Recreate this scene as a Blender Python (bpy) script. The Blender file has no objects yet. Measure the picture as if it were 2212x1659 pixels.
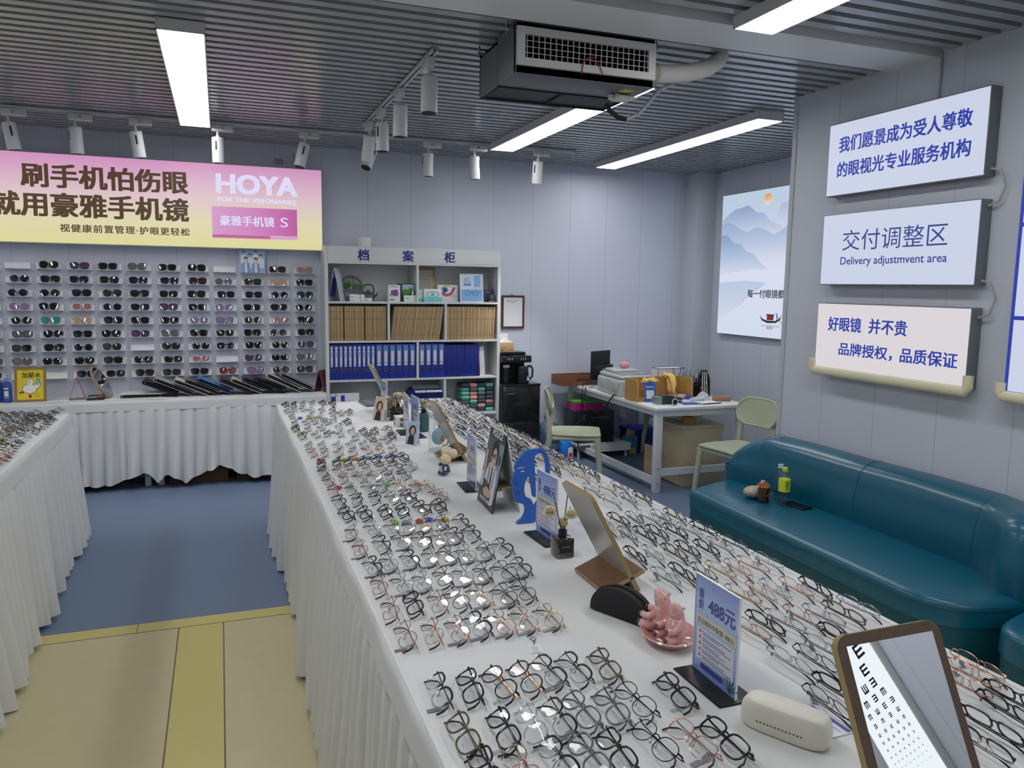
import bpy, bmesh, math, random
from mathutils import Vector, Matrix
S = bpy.context.scene
COL = S.collection
PI = math.pi
rnd = random.Random(7)
R = math.radians

# ------------------------------------------------------------------ camera, world, exposure
cam_data = bpy.data.cameras.new('camera')
cam = bpy.data.objects.new('camera', cam_data)
COL.objects.link(cam)
S.camera = cam
cam_data.sensor_fit = 'HORIZONTAL'
cam_data.sensor_width = 36.0
cam_data.lens = 1687.15 * 36.0 / 2212.0
cam_data.clip_start = 0.05
cam_data.clip_end = 60.0
YAW, PITCH, ROLL = 0.357461494, 0.125220591, 0.0144108946
_cy, _sy, _cp, _sp, _cr, _sr = math.cos(YAW), math.sin(YAW), math.cos(PITCH), math.sin(PITCH), math.cos(ROLL), math.sin(ROLL)
_R0 = Matrix(((_cy, -_sy, 0), (0, 0, -1), (_sy, _cy, 0)))
_Rp = Matrix(((1, 0, 0), (0, _cp, -_sp), (0, _sp, _cp)))
_Rr = Matrix(((_cr, -_sr, 0), (_sr, _cr, 0), (0, 0, 1)))
_Rw = _Rr @ _Rp @ _R0
_m = Matrix((_Rw[0], -_Rw[1], -_Rw[2])).transposed().to_4x4()
_m.translation = (0, 0, 1.68)
cam.matrix_world = _m

w = bpy.data.worlds.new('world')
S.world = w
w.use_nodes = True
w.node_tree.nodes['Background'].inputs[0].default_value = (0.80, 0.86, 1.0, 1)
w.node_tree.nodes['Background'].inputs[1].default_value = 0.35
S.view_settings.view_transform = 'Standard'
S.view_settings.look = 'None'
S.view_settings.gamma = 1.0
S.view_settings.exposure = 0.0
S.cycles.max_bounces = 10
S.cycles.transparent_max_bounces = 40
S.cycles.caustics_reflective = False
S.cycles.caustics_refractive = False
S.cycles.sample_clamp_indirect = 6.0
LAMP = 13.0      # brightness of the ceiling tubes

# ------------------------------------------------------------------ materials
def srgb(r, g, b):
    f = lambda c: ((c / 255.0) / 12.92) if c <= 10 else (((c / 255.0) + 0.055) / 1.055) ** 2.4
    return (f(r), f(g), f(b), 1.0)

MATS = {}
def mat(name, col, rough=0.5, metal=0.0, spec=0.5, emit=None, es=1.0, noise=0.0, nscale=20.0, bump=0.0, trans=0.0, alpha=1.0, coat=0.0, sheen=0.0):
    if name in MATS: return MATS[name]
    m = bpy.data.materials.new(name)
    m.use_nodes = True
    nt = m.node_tree
    b = nt.nodes['Principled BSDF']
    c = srgb(*col) if len(col) == 3 else col
    b.inputs['Base Color'].default_value = c
    b.inputs['Roughness'].default_value = rough
    b.inputs['Metallic'].default_value = metal
    b.inputs['Specular IOR Level'].default_value = spec
    b.inputs['Transmission Weight'].default_value = trans
    b.inputs['Alpha'].default_value = alpha
    b.inputs['Coat Weight'].default_value = coat
    b.inputs['Sheen Weight'].default_value = sheen
    if emit is not None:
        b.inputs['Emission Color'].default_value = srgb(*emit)
        b.inputs['Emission Strength'].default_value = es
    if noise or bump:
        tc = nt.nodes.new('ShaderNodeTexCoord')
        n = nt.nodes.new('ShaderNodeTexNoise')
        n.inputs['Scale'].default_value = nscale
        n.inputs['Detail'].default_value = 4
        nt.links.new(tc.outputs['Object'], n.inputs['Vector'])
        if noise:
            mx = nt.nodes.new('ShaderNodeMix'); mx.data_type = 'RGBA'
            mx.inputs['A'].default_value = tuple(x * (1 - noise) for x in c[:3]) + (1,)
            mx.inputs['B'].default_value = tuple(min(1, x * (1 + noise)) for x in c[:3]) + (1,)
            nt.links.new(n.outputs['Fac'], mx.inputs['Factor'])
            nt.links.new(mx.outputs['Result'], b.inputs['Base Color'])
        if bump:
            bp = nt.nodes.new('ShaderNodeBump')
            bp.inputs['Strength'].default_value = bump
            bp.inputs['Distance'].default_value = 0.01
            nt.links.new(n.outputs['Fac'], bp.inputs['Height'])
            nt.links.new(bp.outputs['Normal'], b.inputs['Normal'])
    MATS[name] = m
    return m

def thin_glass(name, tint=(1, 1, 1), f0=1.0, ior=1.5):
    """thin clear sheet: what passes is tinted, what is reflected follows Fresnel"""
    if name in MATS: return MATS[name]
    m = bpy.data.materials.new(name); m.use_nodes = True
    nt = m.node_tree
    nt.nodes.clear()
    out = nt.nodes.new('ShaderNodeOutputMaterial')
    tr = nt.nodes.new('ShaderNodeBsdfTransparent'); tr.inputs[0].default_value = (*tint, 1)
    gl = nt.nodes.new('ShaderNodeBsdfGlossy'); gl.inputs['Roughness'].default_value = 0.03
    lw = nt.nodes.new('ShaderNodeLayerWeight'); lw.inputs[0].default_value = 0.5
    pw = nt.nodes.new('ShaderNodeMath'); pw.operation = 'POWER'; pw.inputs[1].default_value = 5.0
    r0 = ((ior - 1) / (ior + 1)) ** 2 * f0
    ml = nt.nodes.new('ShaderNodeMath'); ml.operation = 'MULTIPLY_ADD'; ml.inputs[1].default_value = 1 - r0; ml.inputs[2].default_value = r0; ml.use_clamp = True
    mx = nt.nodes.new('ShaderNodeMixShader')
    nt.links.new(lw.outputs['Facing'], pw.inputs[0]); nt.links.new(pw.outputs[0], ml.inputs[0]); nt.links.new(ml.outputs[0], mx.inputs[0])
    nt.links.new(tr.outputs[0], mx.inputs[1]); nt.links.new(gl.outputs[0], mx.inputs[2])
    nt.links.new(mx.outputs[0], out.inputs[0])
    MATS[name] = m
    return m

def math_node(nt, op, a, b=None, c=None):
    n = nt.nodes.new('ShaderNodeMath'); n.operation = op
    for i, v in enumerate((a, b, c)):
        if v is None: continue
        if isinstance(v, (int, float)): n.inputs[i].default_value = v
        else: nt.links.new(v, n.inputs[i])
    return n.outputs[0]

def panel_mat(name, col, axis, pitch, offset, rough=0.45):
    """wall boards: flat paint with a narrow joint every PITCH metres along AXIS"""
    m = mat(name, col, rough, noise=0.03, nscale=3)
    nt = m.node_tree
    b = nt.nodes['Principled BSDF']
    src = b.inputs['Base Color'].links[0].from_socket
    g = nt.nodes.new('ShaderNodeNewGeometry')
    sp = nt.nodes.new('ShaderNodeSeparateXYZ')
    nt.links.new(g.outputs['Position'], sp.inputs[0])
    d = math_node(nt, 'ADD', sp.outputs[axis], 100 * pitch - offset)
    d = math_node(nt, 'MODULO', d, pitch)
    d = math_node(nt, 'LESS_THAN', d, 0.005)
    mx = nt.nodes.new('ShaderNodeMix'); mx.data_type = 'RGBA'
    nt.links.new(d, mx.inputs['Factor'])
    nt.links.new(src, mx.inputs['A'])
    c = srgb(*col)
    mx.inputs['B'].default_value = (c[0] * .74, c[1] * .74, c[2] * .74, 1)
    nt.links.new(mx.outputs['Result'], b.inputs['Base Color'])
    return m

def wood_mat(name, c1, c2, scale=(2, 30, 30), rough=0.45):
    if name in MATS: return MATS[name]
    m = mat(name, c1, rough)
    nt = m.node_tree; b = nt.nodes['Principled BSDF']
    tc = nt.nodes.new('ShaderNodeTexCoord'); mp = nt.nodes.new('ShaderNodeMapping')
    mp.inputs['Scale'].default_value = scale
    n = nt.nodes.new('ShaderNodeTexNoise'); n.inputs['Scale'].default_value = 4; n.inputs['Detail'].default_value = 6
    mx = nt.nodes.new('ShaderNodeMix'); mx.data_type = 'RGBA'
    mx.inputs['A'].default_value = srgb(*c1); mx.inputs['B'].default_value = srgb(*c2)
    nt.links.new(tc.outputs['Object'], mp.inputs[0]); nt.links.new(mp.outputs[0], n.inputs['Vector'])
    nt.links.new(n.outputs['Fac'], mx.inputs['Factor']); nt.links.new(mx.outputs['Result'], b.inputs['Base Color'])
    return m

def ramp_mat(name, stops, axis, lo, hi, emit=0.0, rough=0.4):
    """printed film whose ink runs through STOPS along an object axis; backlit if EMIT"""
    m = mat(name, (200, 200, 200), rough)
    nt = m.node_tree; b = nt.nodes['Principled BSDF']
    tc = nt.nodes.new('ShaderNodeTexCoord'); sp = nt.nodes.new('ShaderNodeSeparateXYZ')
    nt.links.new(tc.outputs['Object'], sp.inputs[0])
    mr = nt.nodes.new('ShaderNodeMapRange')
    mr.inputs[1].default_value = lo; mr.inputs[2].default_value = hi
    nt.links.new(sp.outputs[axis], mr.inputs[0])
    cr = nt.nodes.new('ShaderNodeValToRGB')
    el = cr.color_ramp.elements
    while len(el) < len(stops): el.new(0.5)
    for e, (p, c) in zip(el, stops): e.position = p; e.color = srgb(*c)
    nt.links.new(mr.outputs[0], cr.inputs[0])
    nt.links.new(cr.outputs[0], b.inputs['Base Color'])
    if emit:
        b.inputs['Base Color'].links and nt.links.remove(b.inputs['Base Color'].links[0])
        b.inputs['Base Color'].default_value = (0.05, 0.05, 0.05, 1)
        nt.links.new(cr.outputs[0], b.inputs['Emission Color'])
        b.inputs['Emission Strength'].default_value = emit
    return m

def lit(name, col, es=1.0):
    return mat(name, (12, 12, 12), 0.5, emit=col, es=es)

# ------------------------------------------------------------------ mesh building
class MB:
    """collects shapes, then links them as one mesh object"""
    def __init__(s): s.bm = bmesh.new(); s.mi = 0; s.mats = []
    def use(s, m):
        if m not in s.mats: s.mats.append(m)
        s.mi = s.mats.index(m); return s
    def _fin(s, faces):
        for f in faces: f.material_index = s.mi
        return s
    def box(s, lo, hi, M=None, bev=0.0, seg=2):
        x0, y0, z0 = lo; x1, y1, z1 = hi
        P = [(x0, y0, z0), (x1, y0, z0), (x1, y1, z0), (x0, y1, z0), (x0, y0, z1), (x1, y0, z1), (x1, y1, z1), (x0, y1, z1)]
        if M is not None: P = [M @ Vector(p) for p in P]
        v = [s.bm.verts.new(p) for p in P]
        F = [s.bm.faces.new([v[i] for i in q]) for q in ((3, 2, 1, 0), (4, 5, 6, 7), (0, 1, 5, 4), (1, 2, 6, 5), (2, 3, 7, 6), (3, 0, 4, 7))]
        s._fin(F)
        if bev > 0:
            ed = {e for f in F for e in f.edges}
            r = bmesh.ops.bevel(s.bm, geom=list(ed), offset=bev, segments=seg, affect='EDGES', profile=0.5, material=s.mi)
            s._fin(r['faces'])
        return s
    def tube(s, pts, r, n=8, closed=False, cap=True, flat=1.0, up=None):
        """tube along PTS; r a number or one per point; FLAT squashes the section along the frame's second axis"""
        pts = [Vector(p) for p in pts]; k = len(pts)
        rs = list(r) if isinstance(r, (list, tuple)) else [r] * k
        rings = []; nrm = None
        for i in range(k):
            a = pts[(i - 1) % k] if (closed or i > 0) else pts[i]
            b = pts[(i + 1) % k] if (closed or i < k - 1) else pts[i]
            t = (b - a)
            if t.length < 1e-9: t = Vector((0, 0, 1))
            t.normalize()
            if up is not None: nrm = Vector(up)
            elif nrm is None: nrm = Vector((0, 0, 1)) if abs(t.z) < .9 else Vector((1, 0, 0))
            q = nrm - t * nrm.dot(t)
            if q.length < 1e-6: q = t.orthogonal()
            nrm = q.normalized(); bi = t.cross(nrm)
            rings.append([s.bm.verts.new(pts[i] + nrm * (rs[i] * math.cos(2 * PI * j / n)) + bi * (rs[i] * flat * math.sin(2 * PI * j / n))) for j in range(n)])
        F = []
        for i in range(k if closed else k - 1):
            A, B = rings[i], rings[(i + 1) % k]
            for j in range(n): F.append(s.bm.faces.new((A[j], A[(j + 1) % n], B[(j + 1) % n], B[j])))
        if cap and not closed:
            F.append(s.bm.faces.new(rings[0][::-1])); F.append(s.bm.faces.new(rings[-1]))
        return s._fin(F)
    def lathe(s, prof, c=(0, 0, 0), n=24, M=None):
        """PROF list of (radius, z); closes at ends where radius is 0"""
        c = Vector(c); rings = []
        T = (lambda p: c + (M @ Vector(p))) if M is not None else (lambda p: c + Vector(p))
        for r_, z in prof:
            if r_ < 1e-6: rings.append([s.bm.verts.new(T((0, 0, z)))])
            else: rings.append([s.bm.verts.new(T((r_ * math.cos(2 * PI * j / n), r_ * math.sin(2 * PI * j / n), z))) for j in range(n)])
        F = []
        for A, B in zip(rings, rings[1:]):
            for j in range(n):
                k = (j + 1) % n
                if len(A) == 1 and len(B) == 1: continue
                if len(A) == 1: F.append(s.bm.faces.new((A[0], B[k], B[j])))
                elif len(B) == 1: F.append(s.bm.faces.new((A[j], A[k], B[0])))
                else: F.append(s.bm.faces.new((A[j], A[k], B[k], B[j])))
        if len(rings[0]) > 1: F.append(s.bm.faces.new(rings[0][::-1]))
        if len(rings[-1]) > 1: F.append(s.bm.faces.new(rings[-1]))
        return s._fin(F)
    def cyl(s, c, r, h, n=20, M=None): return s.lathe([(r, 0), (r, h)], c, n, M)
    def ball(s, c, r, n=16, m=10, sc=(1, 1, 1), M=None):
        Q = Matrix.Diagonal(sc) if M is None else M @ Matrix.Diagonal(sc)
        return s.lathe([(max(0, r * math.sin(PI * i / m)), -r * math.cos(PI * i / m)) if 0 < i < m else (0, -r if i == 0 else r) for i in range(m + 1)], c, n, Q)
    def prism(s, pts, depth, M=None, both=True):
        """outline PTS (x, z) in the XZ plane, extruded DEPTH along +y"""
        T = (lambda p: M @ Vector(p)) if M is not None else Vector
        a = [s.bm.verts.new(T((x, 0, z))) for x, z in pts]; F = []
        if depth:
            b = [s.bm.verts.new(T((x, depth, z))) for x, z in pts]; n = len(pts)
            for i in range(n): F.append(s.bm.faces.new((a[i], a[(i + 1) % n], b[(i + 1) % n], b[i])))
            F.append(s.bm.faces.new(b))
            F.append(s.bm.faces.new(a[::-1]))
        else: F.append(s.bm.faces.new(a[::-1]))
        return s._fin(F)
    def quad(s, *P):
        return s._fin([s.bm.faces.new([s.bm.verts.new(p) for p in P])])
    def grid(s, f, nu, nv, cu=False):
        """surface f(i, j) -> point"""
        V = [[s.bm.verts.new(f(i, j)) for j in range(nv + 1)] for i in range(nu + (0 if cu else 1))]
        F = []
        for i in range(nu):
            A, B = V[i], V[(i + 1) % len(V)]
            for j in range(nv): F.append(s.bm.faces.new((A[j], B[j], B[j + 1], A[j + 1])))
        return s._fin(F)
    def mesh(s, name, smooth=35):
        me = bpy.data.meshes.new(name)
        bmesh.ops.recalc_face_normals(s.bm, faces=s.bm.faces)
        s.bm.to_mesh(me); s.bm.free()
        for m in s.mats: me.materials.append(m)
        if smooth:
            me.polygons.foreach_set('use_smooth', [True] * len(me.polygons))
            if smooth < 180: me.set_sharp_from_angle(angle=R(smooth))
        return me
    def build(s, name, parent=None, loc=(0, 0, 0), rot=(0, 0, 0), smooth=35):
        return link(name, s.mesh(name, smooth), parent, loc, rot)

def link(name, me, parent=None, loc=(0, 0, 0), rot=(0, 0, 0)):
    o = bpy.data.objects.new(name, me)
    COL.objects.link(o)
    o.location = loc; o.rotation_euler = rot
    if parent is not None: o.parent = parent
    return o

def tag(o, label, cat, group=None):
    o['label'] = label; o['category'] = cat
    if group: o['group'] = group
    return o
def thing(name, label, cat, loc=(0, 0, 0), rotz=0.0, group=None, rot=None):
    o = bpy.data.objects.new(name, None); COL.objects.link(o)
    o.empty_display_size = 0.05
    o.location = loc; o.rotation_euler = rot if rot else (0, 0, rotz)
    return tag(o, label, cat, group)
def struct(name, mb, smooth=0):
    o = mb.build(name, smooth=smooth); o['kind'] = 'structure'; return o
def mb(m): return MB().use(m)

_fontcache = {}
def text_mesh(body, size, m, bold=0.0, shear=0.0, sx=1.0, extr=0.0004, align='CENTER', spacing=1.0, line=1.0):
    cu = bpy.data.curves.new('lettering', 'FONT')
    cu.body = body; cu.size = size; cu.offset = bold * size; cu.shear = shear
    cu.align_x = align; cu.align_y = 'CENTER'; cu.extrude = extr; cu.resolution_u = 3
    cu.space_character = spacing; cu.space_line = line
    o = bpy.data.objects.new('lettering_source', cu); COL.objects.link(o)
    bpy.context.view_layer.update()
    me = bpy.data.meshes.new_from_object(o.evaluated_get(bpy.context.evaluated_depsgraph_get()))
    bpy.data.objects.remove(o); bpy.data.curves.remove(cu)
    me.materials.clear(); me.materials.append(m)
    if sx != 1.0: me.transform(Matrix.Diagonal((sx, 1, 1, 1)))
    return me
def fit_text(body, width, height, m, bold=0.0, extr=0.0004, shear=0.0, spacing=1.0):
    """lettering scaled to a WIDTH x HEIGHT box centred on the origin, reading in the XY plane; BOLD thickens the strokes"""
    me = text_mesh(body, 1.0, m, 0.0, shear, extr=0.0, spacing=spacing)
    if not len(me.vertices): return me
    xs = [v.co.x for v in me.vertices]; ys = [v.co.y for v in me.vertices]
    cx, cy, dx, dy = (max(xs) + min(xs)) / 2, (max(ys) + min(ys)) / 2, max(xs) - min(xs), max(ys) - min(ys)
    me.transform(Matrix.Diagonal((width / dx, height / dy, 1, 1)) @ Matrix.Translation((-cx, -cy, 0)))
    if bold > 0:
        b = bmesh.new(); d = bold * height / dy
        for k, (ax, ay) in enumerate(((0, 0), (d, d * .6), (-d, d * .6), (d, -d * .6), (-d, -d * .6))):
            me2 = me.copy(); me2.transform(Matrix.Translation((ax, ay, k * .00003))); b.from_mesh(me2); bpy.data.meshes.remove(me2)
        b.to_mesh(me); b.free()
    return me
UP = (PI / 2, 0, 0)             # a sheet reading towards -y
FACE_MX = (PI / 2, 0, -PI / 2)  # a sheet reading towards -x
def put_text(parent, body, w_, h_, m, loc, rot=UP, bold=0.0, shear=0.0, name='lettering', spacing=1.0):
    return link(name, fit_text(body, w_, h_, m, bold, shear=shear, spacing=spacing), parent, loc, rot)

def copy_tree(o, parent=None):
    c = o.copy(); COL.objects.link(c)
    if parent is not None: c.parent = parent
    for ch in o.children: copy_tree(ch, c)
    return c
ORD = ['zeroth', 'first', 'second', 'third', 'fourth', 'fifth', 'sixth', 'seventh', 'eighth', 'ninth', 'tenth', 'eleventh', 'twelfth', 'thirteenth', 'fourteenth', 'fifteenth', 'sixteenth', 'seventeenth', 'eighteenth', 'nineteenth', 'twentieth']
def ordw(n):
    if n <= 20: return ORD[n]
    tens = {2: 'twenty', 3: 'thirty', 4: 'forty'}[n // 10]
    return {20: 'twentieth', 30: 'thirtieth', 40: 'fortieth'}[n] if n % 10 == 0 else tens + '-' + ORD[n % 10]

# common materials
M_white = mat('white_paint', (222, 223, 222), 0.45)
M_laminate = mat('white_laminate', (208, 211, 210), 0.4)
M_cloth = mat('white_tablecloth', (214, 216, 216), 0.85, spec=0.2, noise=0.015, nscale=300, bump=0.05)
M_black = mat('black_plastic', (22, 22, 25), 0.35)
M_blackm = mat('black_matte', (26, 26, 28), 0.7)
M_gray = mat('grey_paint', (150, 154, 160), 0.4)
M_chrome = mat('chrome', (200, 202, 205), 0.15, metal=1.0)
M_ink = mat('black_ink', (25, 24, 26), 0.6)
M_paper = mat('white_paper', (226, 228, 230), 0.7)
M_clear = thin_glass('clear_acrylic', (0.95, 0.96, 0.97))
M_kraft = mat('kraft_card', (176, 146, 104), 0.75, noise=0.08, nscale=40)
M_wood = wood_mat('oak_laminate', (176, 140, 88), (150, 112, 66))

# ------------------------------------------------------------------ the room
WB, WP, WR, ZC = 7.26, 3.40, 4.86, 2.86   # back wall, near right wall, deep right wall, slat underside
m_wall = panel_mat('wall_board_back', (200, 205, 219), 0, 0.404, 0.0715)
m_wally = panel_mat('wall_board_side', (200, 205, 217), 1, 0.408, 0.064)
m_floorb = mat('blue_vinyl', (102, 119, 145), 0.42, noise=0.16, nscale=260)
m_floorc = mat('cream_vinyl', (196, 186, 146), 0.4, noise=0.05, nscale=14)
m_floory = mat('yellow_vinyl', (200, 188, 116), 0.4, noise=0.05, nscale=60)
m_joint = mat('floor_joint', (110, 104, 80), 0.7)
f = mb(m_floorb)
f.box((-3.6, 4.07, -.05), (WR, WB, 0))
f.use(m_floory).box((-3.6, 3.965, -.05), (WR, 4.07, 0)).box((-.235, -3.4, -.05), (-.032, 3.965, 0))
f.use(m_floorc).box((-3.6, -3.4, -.05), (-.235, 3.965, 0)).box((-.032, -3.4, -.05), (WR, 3.965, 0))
f.use(m_joint)
for lo, hi in (((-3.6, 3.962), (WR, 3.967)), ((-.239, -3.4), (-.233, 3.965)), ((-.035, -3.4), (-.029, 3.965)), ((-.426, 3.965), (-.422, 4.07))):
    f.box((*lo, -.02), (*hi, .0008))
m_seam = mat('blue_vinyl_seam', (112, 128, 152), 0.4)
f.use(m_seam).box((-3.6, 5.998, -.02), (WR, 6.004, .0006))
struct('floor', f)
struct('wall_back', mb(m_wall).box((-3.6, WB, 0), (WR + .1, WB + .1, 3.0)))
struct('wall_left', mb(m_wally).box((-3.7, -3.5, 0), (-3.6, WB + .1, 3.0)))
struct('wall_right', mb(m_wally).box((WP, -3.4, 0), (WP + .12, 4.12, 3.0)))
m_edge = mat('wall_edge_trim', (190, 192, 198), 0.4)
struct('trim_1', mb(m_edge).box((WP - .006, 4.09, 0), (WP + .122, 4.126, ZC)))
struct('wall_far', mb(m_wally).box((WR, 3.9, 0), (WR + .1, WB + .1, 3.0)).box((WP + .12, 3.9, 0), (WR, 4.0, 3.0)))
struct('wall_corner', mb(mat('corner_boxing', (198, 201, 209), 0.45)).box((4.64, 7.02, 0), (WR + .02, WB + .02, 3.0)))
struct('wall_front', mb(m_wall).box((-3.6, -3.5, 0), (WP + .12, -3.4, 3.0)))
# ceiling: enamelled slats under a dark void, one flat beam casing
m_slat = mat('slat_enamel', (156, 160, 165), 0.22, metal=0.12)
m_void = mat('ceiling_void', (40, 42, 46), 0.8)
c = mb(m_void).box((-3.6, -3.4, 2.96), (WR, WB, 3.05))
c.use(m_slat)
y = -3.35
while y < WB - .02:
    if not (3.0 < y < 3.36): 
        xr = WP - .004 if y < 4.05 else WR - .004
        c.box((-3.59, y, ZC), (xr, y + .056, ZC + .05))
    y += .1
struct('ceiling', c)
struct('beam', mb(mat('beam_casing', (212, 215, 219), 0.4)).box((-3.6, 3.07, ZC - .022), (WP, 3.37, 2.97)))
# ------------------------------------------------------------------ ceiling lamps
M_tube = lit('lamp_diffuser', (255, 255, 255), LAMP)
M_lampbody = mat('lamp_housing', (206, 208, 211), 0.35)
M_lampline = mat('diffuser_joint', (150, 145, 200), 0.5)
def lamp(x, y0, y1, label):
    t = thing('ceiling_lamp', label, 'ceiling light', (x, (y0 + y1) / 2, 2.81), group='ceiling tube lamps')
    h = (y1 - y0) / 2
    b = mb(M_lampbody).box((-.105, -h, .004), (.105, h, .05)).box((-.105, -h, -.003), (-.099, h, .004)).box((.099, -h, -.003), (.105, h, .004)).box((-.105, -h, -.003), (.105, -h + .006, .004)).box((-.105, h - .006, -.003), (.105, h, .004))
    b.build('housing', t)
    mb(M_tube).box((-.099, -h + .006, -.002), (.099, h - .006, .003)).build('diffuser', t)
    mb(M_lampline).box((-.099, -.0025, -.0028), (.099, .0025, -.002)).build('joint', t)
    for yy in (-h * .55, h * .1, h * .6):
        mb(M_chrome).ball((-.09, yy, .054), .012, 8, 6).build('clip', t)
lamp(-.132, 4.03, 6.38, 'long white ceiling lamp above the sunglasses wall')
lamp(2.265, 4.06, 6.40, 'long white ceiling lamp half hidden behind the air conditioner')
lamp(3.50, 4.48, 6.90, 'long white ceiling lamp over the work desk')
lamp(2.245, .70, 3.03, 'white ceiling lamp hanging beyond the beam, cut by the top edge of the photo')
lamp(-.132, .40, 2.73, 'ceiling lamp over the aisle behind the beam')
lamp(-2.4, 4.03, 6.38, 'ceiling lamp over the outer end of the shop')
lamp(-2.4, .40, 2.73, 'ceiling lamp over the shop entrance side')
lamp(.9, -2.6, -.3, 'ceiling lamp at the rear of the shop')
lamp(2.6, -2.5, -.2, 'added ceiling lamp, out of view, brightening the wall by the eye chart')  # extra unseen lamp, added to brighten the wall seen in the table mirror

# ------------------------------------------------------------------ track lights
M_track = mat('track_rail', (196, 198, 202), 0.35)
M_spot = mat('spotlight_white', (214, 215, 216), 0.4)
def rail(name, a, b, label):
    t = thing(name, label, 'track', ((a[0] + b[0]) / 2, (a[1] + b[1]) / 2, 2.86))
    d = Vector((b[0] - a[0], b[1] - a[1], 0)); L = d.length / 2
    t.rotation_euler = (0, 0, math.atan2(d.y, d.x))
    mb(M_track).box((-L, -.018, -.02), (L, -.006, 0)).box((-L, .006, -.02), (L, .018, 0)).box((-L, -.018, -.004), (L, .018, 0)).build('rail', t)
    mb(M_blackm).box((-L + .02, -.006, -.012), (L - .02, .006, -.005)).build('conductor', t)
    mb(M_track).box((-L - .03, -.02, -.022), (-L, .02, 0)).build('end_cap', t)
rail('track_rail', (-3.2, 6.40), (2.95, 6.40), 'white lighting track running along the back of the ceiling')
rail('track_rail', (1.05, 5.98), (1.05, 3.98), 'short white lighting track running towards the back wall')
def spot(loc, yaw, tilt_x, tilt_y, label, energy=14, face=0):
    """adapter on the rail, swivel neck, can tilted by TILT"""
    t = thing('track_spotlight', label, 'spotlight', (loc[0], loc[1], 2.84), yaw, 'white track spotlights')
    mb(M_spot).box((-.075, -.02, -.05), (.075, .02, -.002), bev=.004).build('adapter', t)
    mb(mat('adapter_dial', (176, 178, 182), .4)).cyl((.0, -.0215, -.026), .012, .004, 12, Matrix.Rotation(PI / 2, 3, 'X')).build('dial', t)
    mb(M_spot).tube([(-.035, 0, -.05), (-.035, 0, -.085)], .008, 10).ball((-.035, 0, -.088), .014, 10, 8).build('neck', t)
    b = mb(M_spot).lathe([(.042, -.185), (.043, -.175), (.043, -.005), (.038, 0), (0, 0)], n=28)
    b.use(M_blackm).lathe([(.036, -.16), (.039, -.186)], n=28)
    b.lathe([(0, -.16), (.036, -.16)], n=28)
    can = b.build('can', t, (-.035, 0, -.095), (tilt_x, tilt_y, 0))
    Mz = Matrix.Rotation(face, 4, 'Z')
    mb(M_ink).box((-.006, -.0445, -.095), (.006, -.040, -.03), M=Mz, bev=.002).build('slot', can)
    ld = bpy.data.lights.new('spotlight_beam', 'SPOT'); ld.energy = energy; ld.spot_size = R(55); ld.spot_blend = .8; ld.shadow_soft_size = .03
    lo = bpy.data.objects.new('spotlight_beam', ld); COL.objects.link(lo); lo.parent = can; lo.location = (0, 0, -.19)
sx = {'end': 0}
spot((-1.29, 6.40), 0, R(4), R(-8), 'track spotlight at the outer end of the row above the banner', face=.3)
spot((-.885, 6.40), 0, R(3), R(-2), 'track spotlight above the first two banner characters', face=-1.2)
spot((-.50, 6.40), 0, R(3), R(-7), 'track spotlight above the middle of the banner lettering', face=0)
spot((.055, 6.40), 0, R(2), R(0), 'upright track spotlight beside the end of the lamp above the banner', face=-.3)
spot((.685, 6.40), 0, R(-6), R(14), 'tilted track spotlight above the banner logo', face=0)
spot((1.215, 6.40), 0, R(-20), R(24), 'track spotlight tilted most, half hidden behind the cross track', face=.4)
spot((1.665, 6.40), 0, R(2), R(0), 'track spotlight above the third bookcase character', 20, face=-1.5)
spot((2.06, 6.40), 0, R(2), R(-3), 'track spotlight between the bookcase and the wall frame', 20, face=1.0)
spot((2.635, 6.40), 0, R(12), R(-2), 'track spotlight at the inner end of the row near the desk', 90, face=-1.0)
spot((1.05, 4.13), PI / 2, R(2), R(4), 'track spotlight on the cross track closest to the air conditioner', face=1.4)
spot((1.05, 4.83), PI / 2, R(1), R(0), 'second spotlight along the cross track', face=2.4)
spot((1.05, 5.40), PI / 2, R(0), R(2), 'third spotlight along the cross track', face=-2.5)
spot((1.05, 5.86), PI / 2, R(3), R(-18), 'tilted spotlight at the far tip of the cross track', face=2.2)
tag(mb(M_gray).box((.49, WB - .02, 2.70), (.55, WB, 2.74), bev=.003).build('junction_box'), 'small grey junction box on the wall above the banner', 'junction box')

# ------------------------------------------------------------------ air conditioner
M_galv = mat('galvanised_casing', (112, 117, 124), 0.5, metal=0.35, noise=0.06, nscale=60)
M_grille = mat('grille_white', (214, 214, 212), 0.45)
t = thing('air_conditioner', 'grey ducted air conditioner with white louvred grille hanging under the ceiling', 'air conditioner', (1.63, 3.43, 2.63))
b = mb(M_galv).box((-.355, 0, .0), (.355, .25, .225), bev=.004)
b.prism([(-.355, .003), (.355, .003), (.355, .225), (-.355, .225)], .02)
b.box((-.355, .25, .0), (-.345, .52, .20)).box((.345, .25, .0), (.355, .52, .20)).box((-.355, .25, .19), (.355, .52, .20)).box((-.355, .51, 0), (.355, .52, .2))
b.build('casing', t)
b = mb(mat('return_filter', (52, 55, 60), 0.6, noise=.2, nscale=200)).box((-.345, .255, .004), (.345, .51, .012))
b.use(M_blackm)
for xx in (-.345, -.005, .335): b.box((xx, .255, -.004), (xx + .012, .51, .006))
b.box((-.35, .25, -.006), (.35, .262, .006)).box((-.35, .5, -.006), (.35, .512, .006)).build('return_filter', t)
g = mb(M_grille)
g.box((-.352, -.02, .035), (-.315, 0, .20)).box((.315, -.02, .035), (.352, 0, .20)).box((-.315, -.02, .168), (.315, 0, .20)).box((-.315, -.02, .035), (.315, 0, .067))
gr = g.build('grille_frame', t)
g = mb(M_grille)
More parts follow.
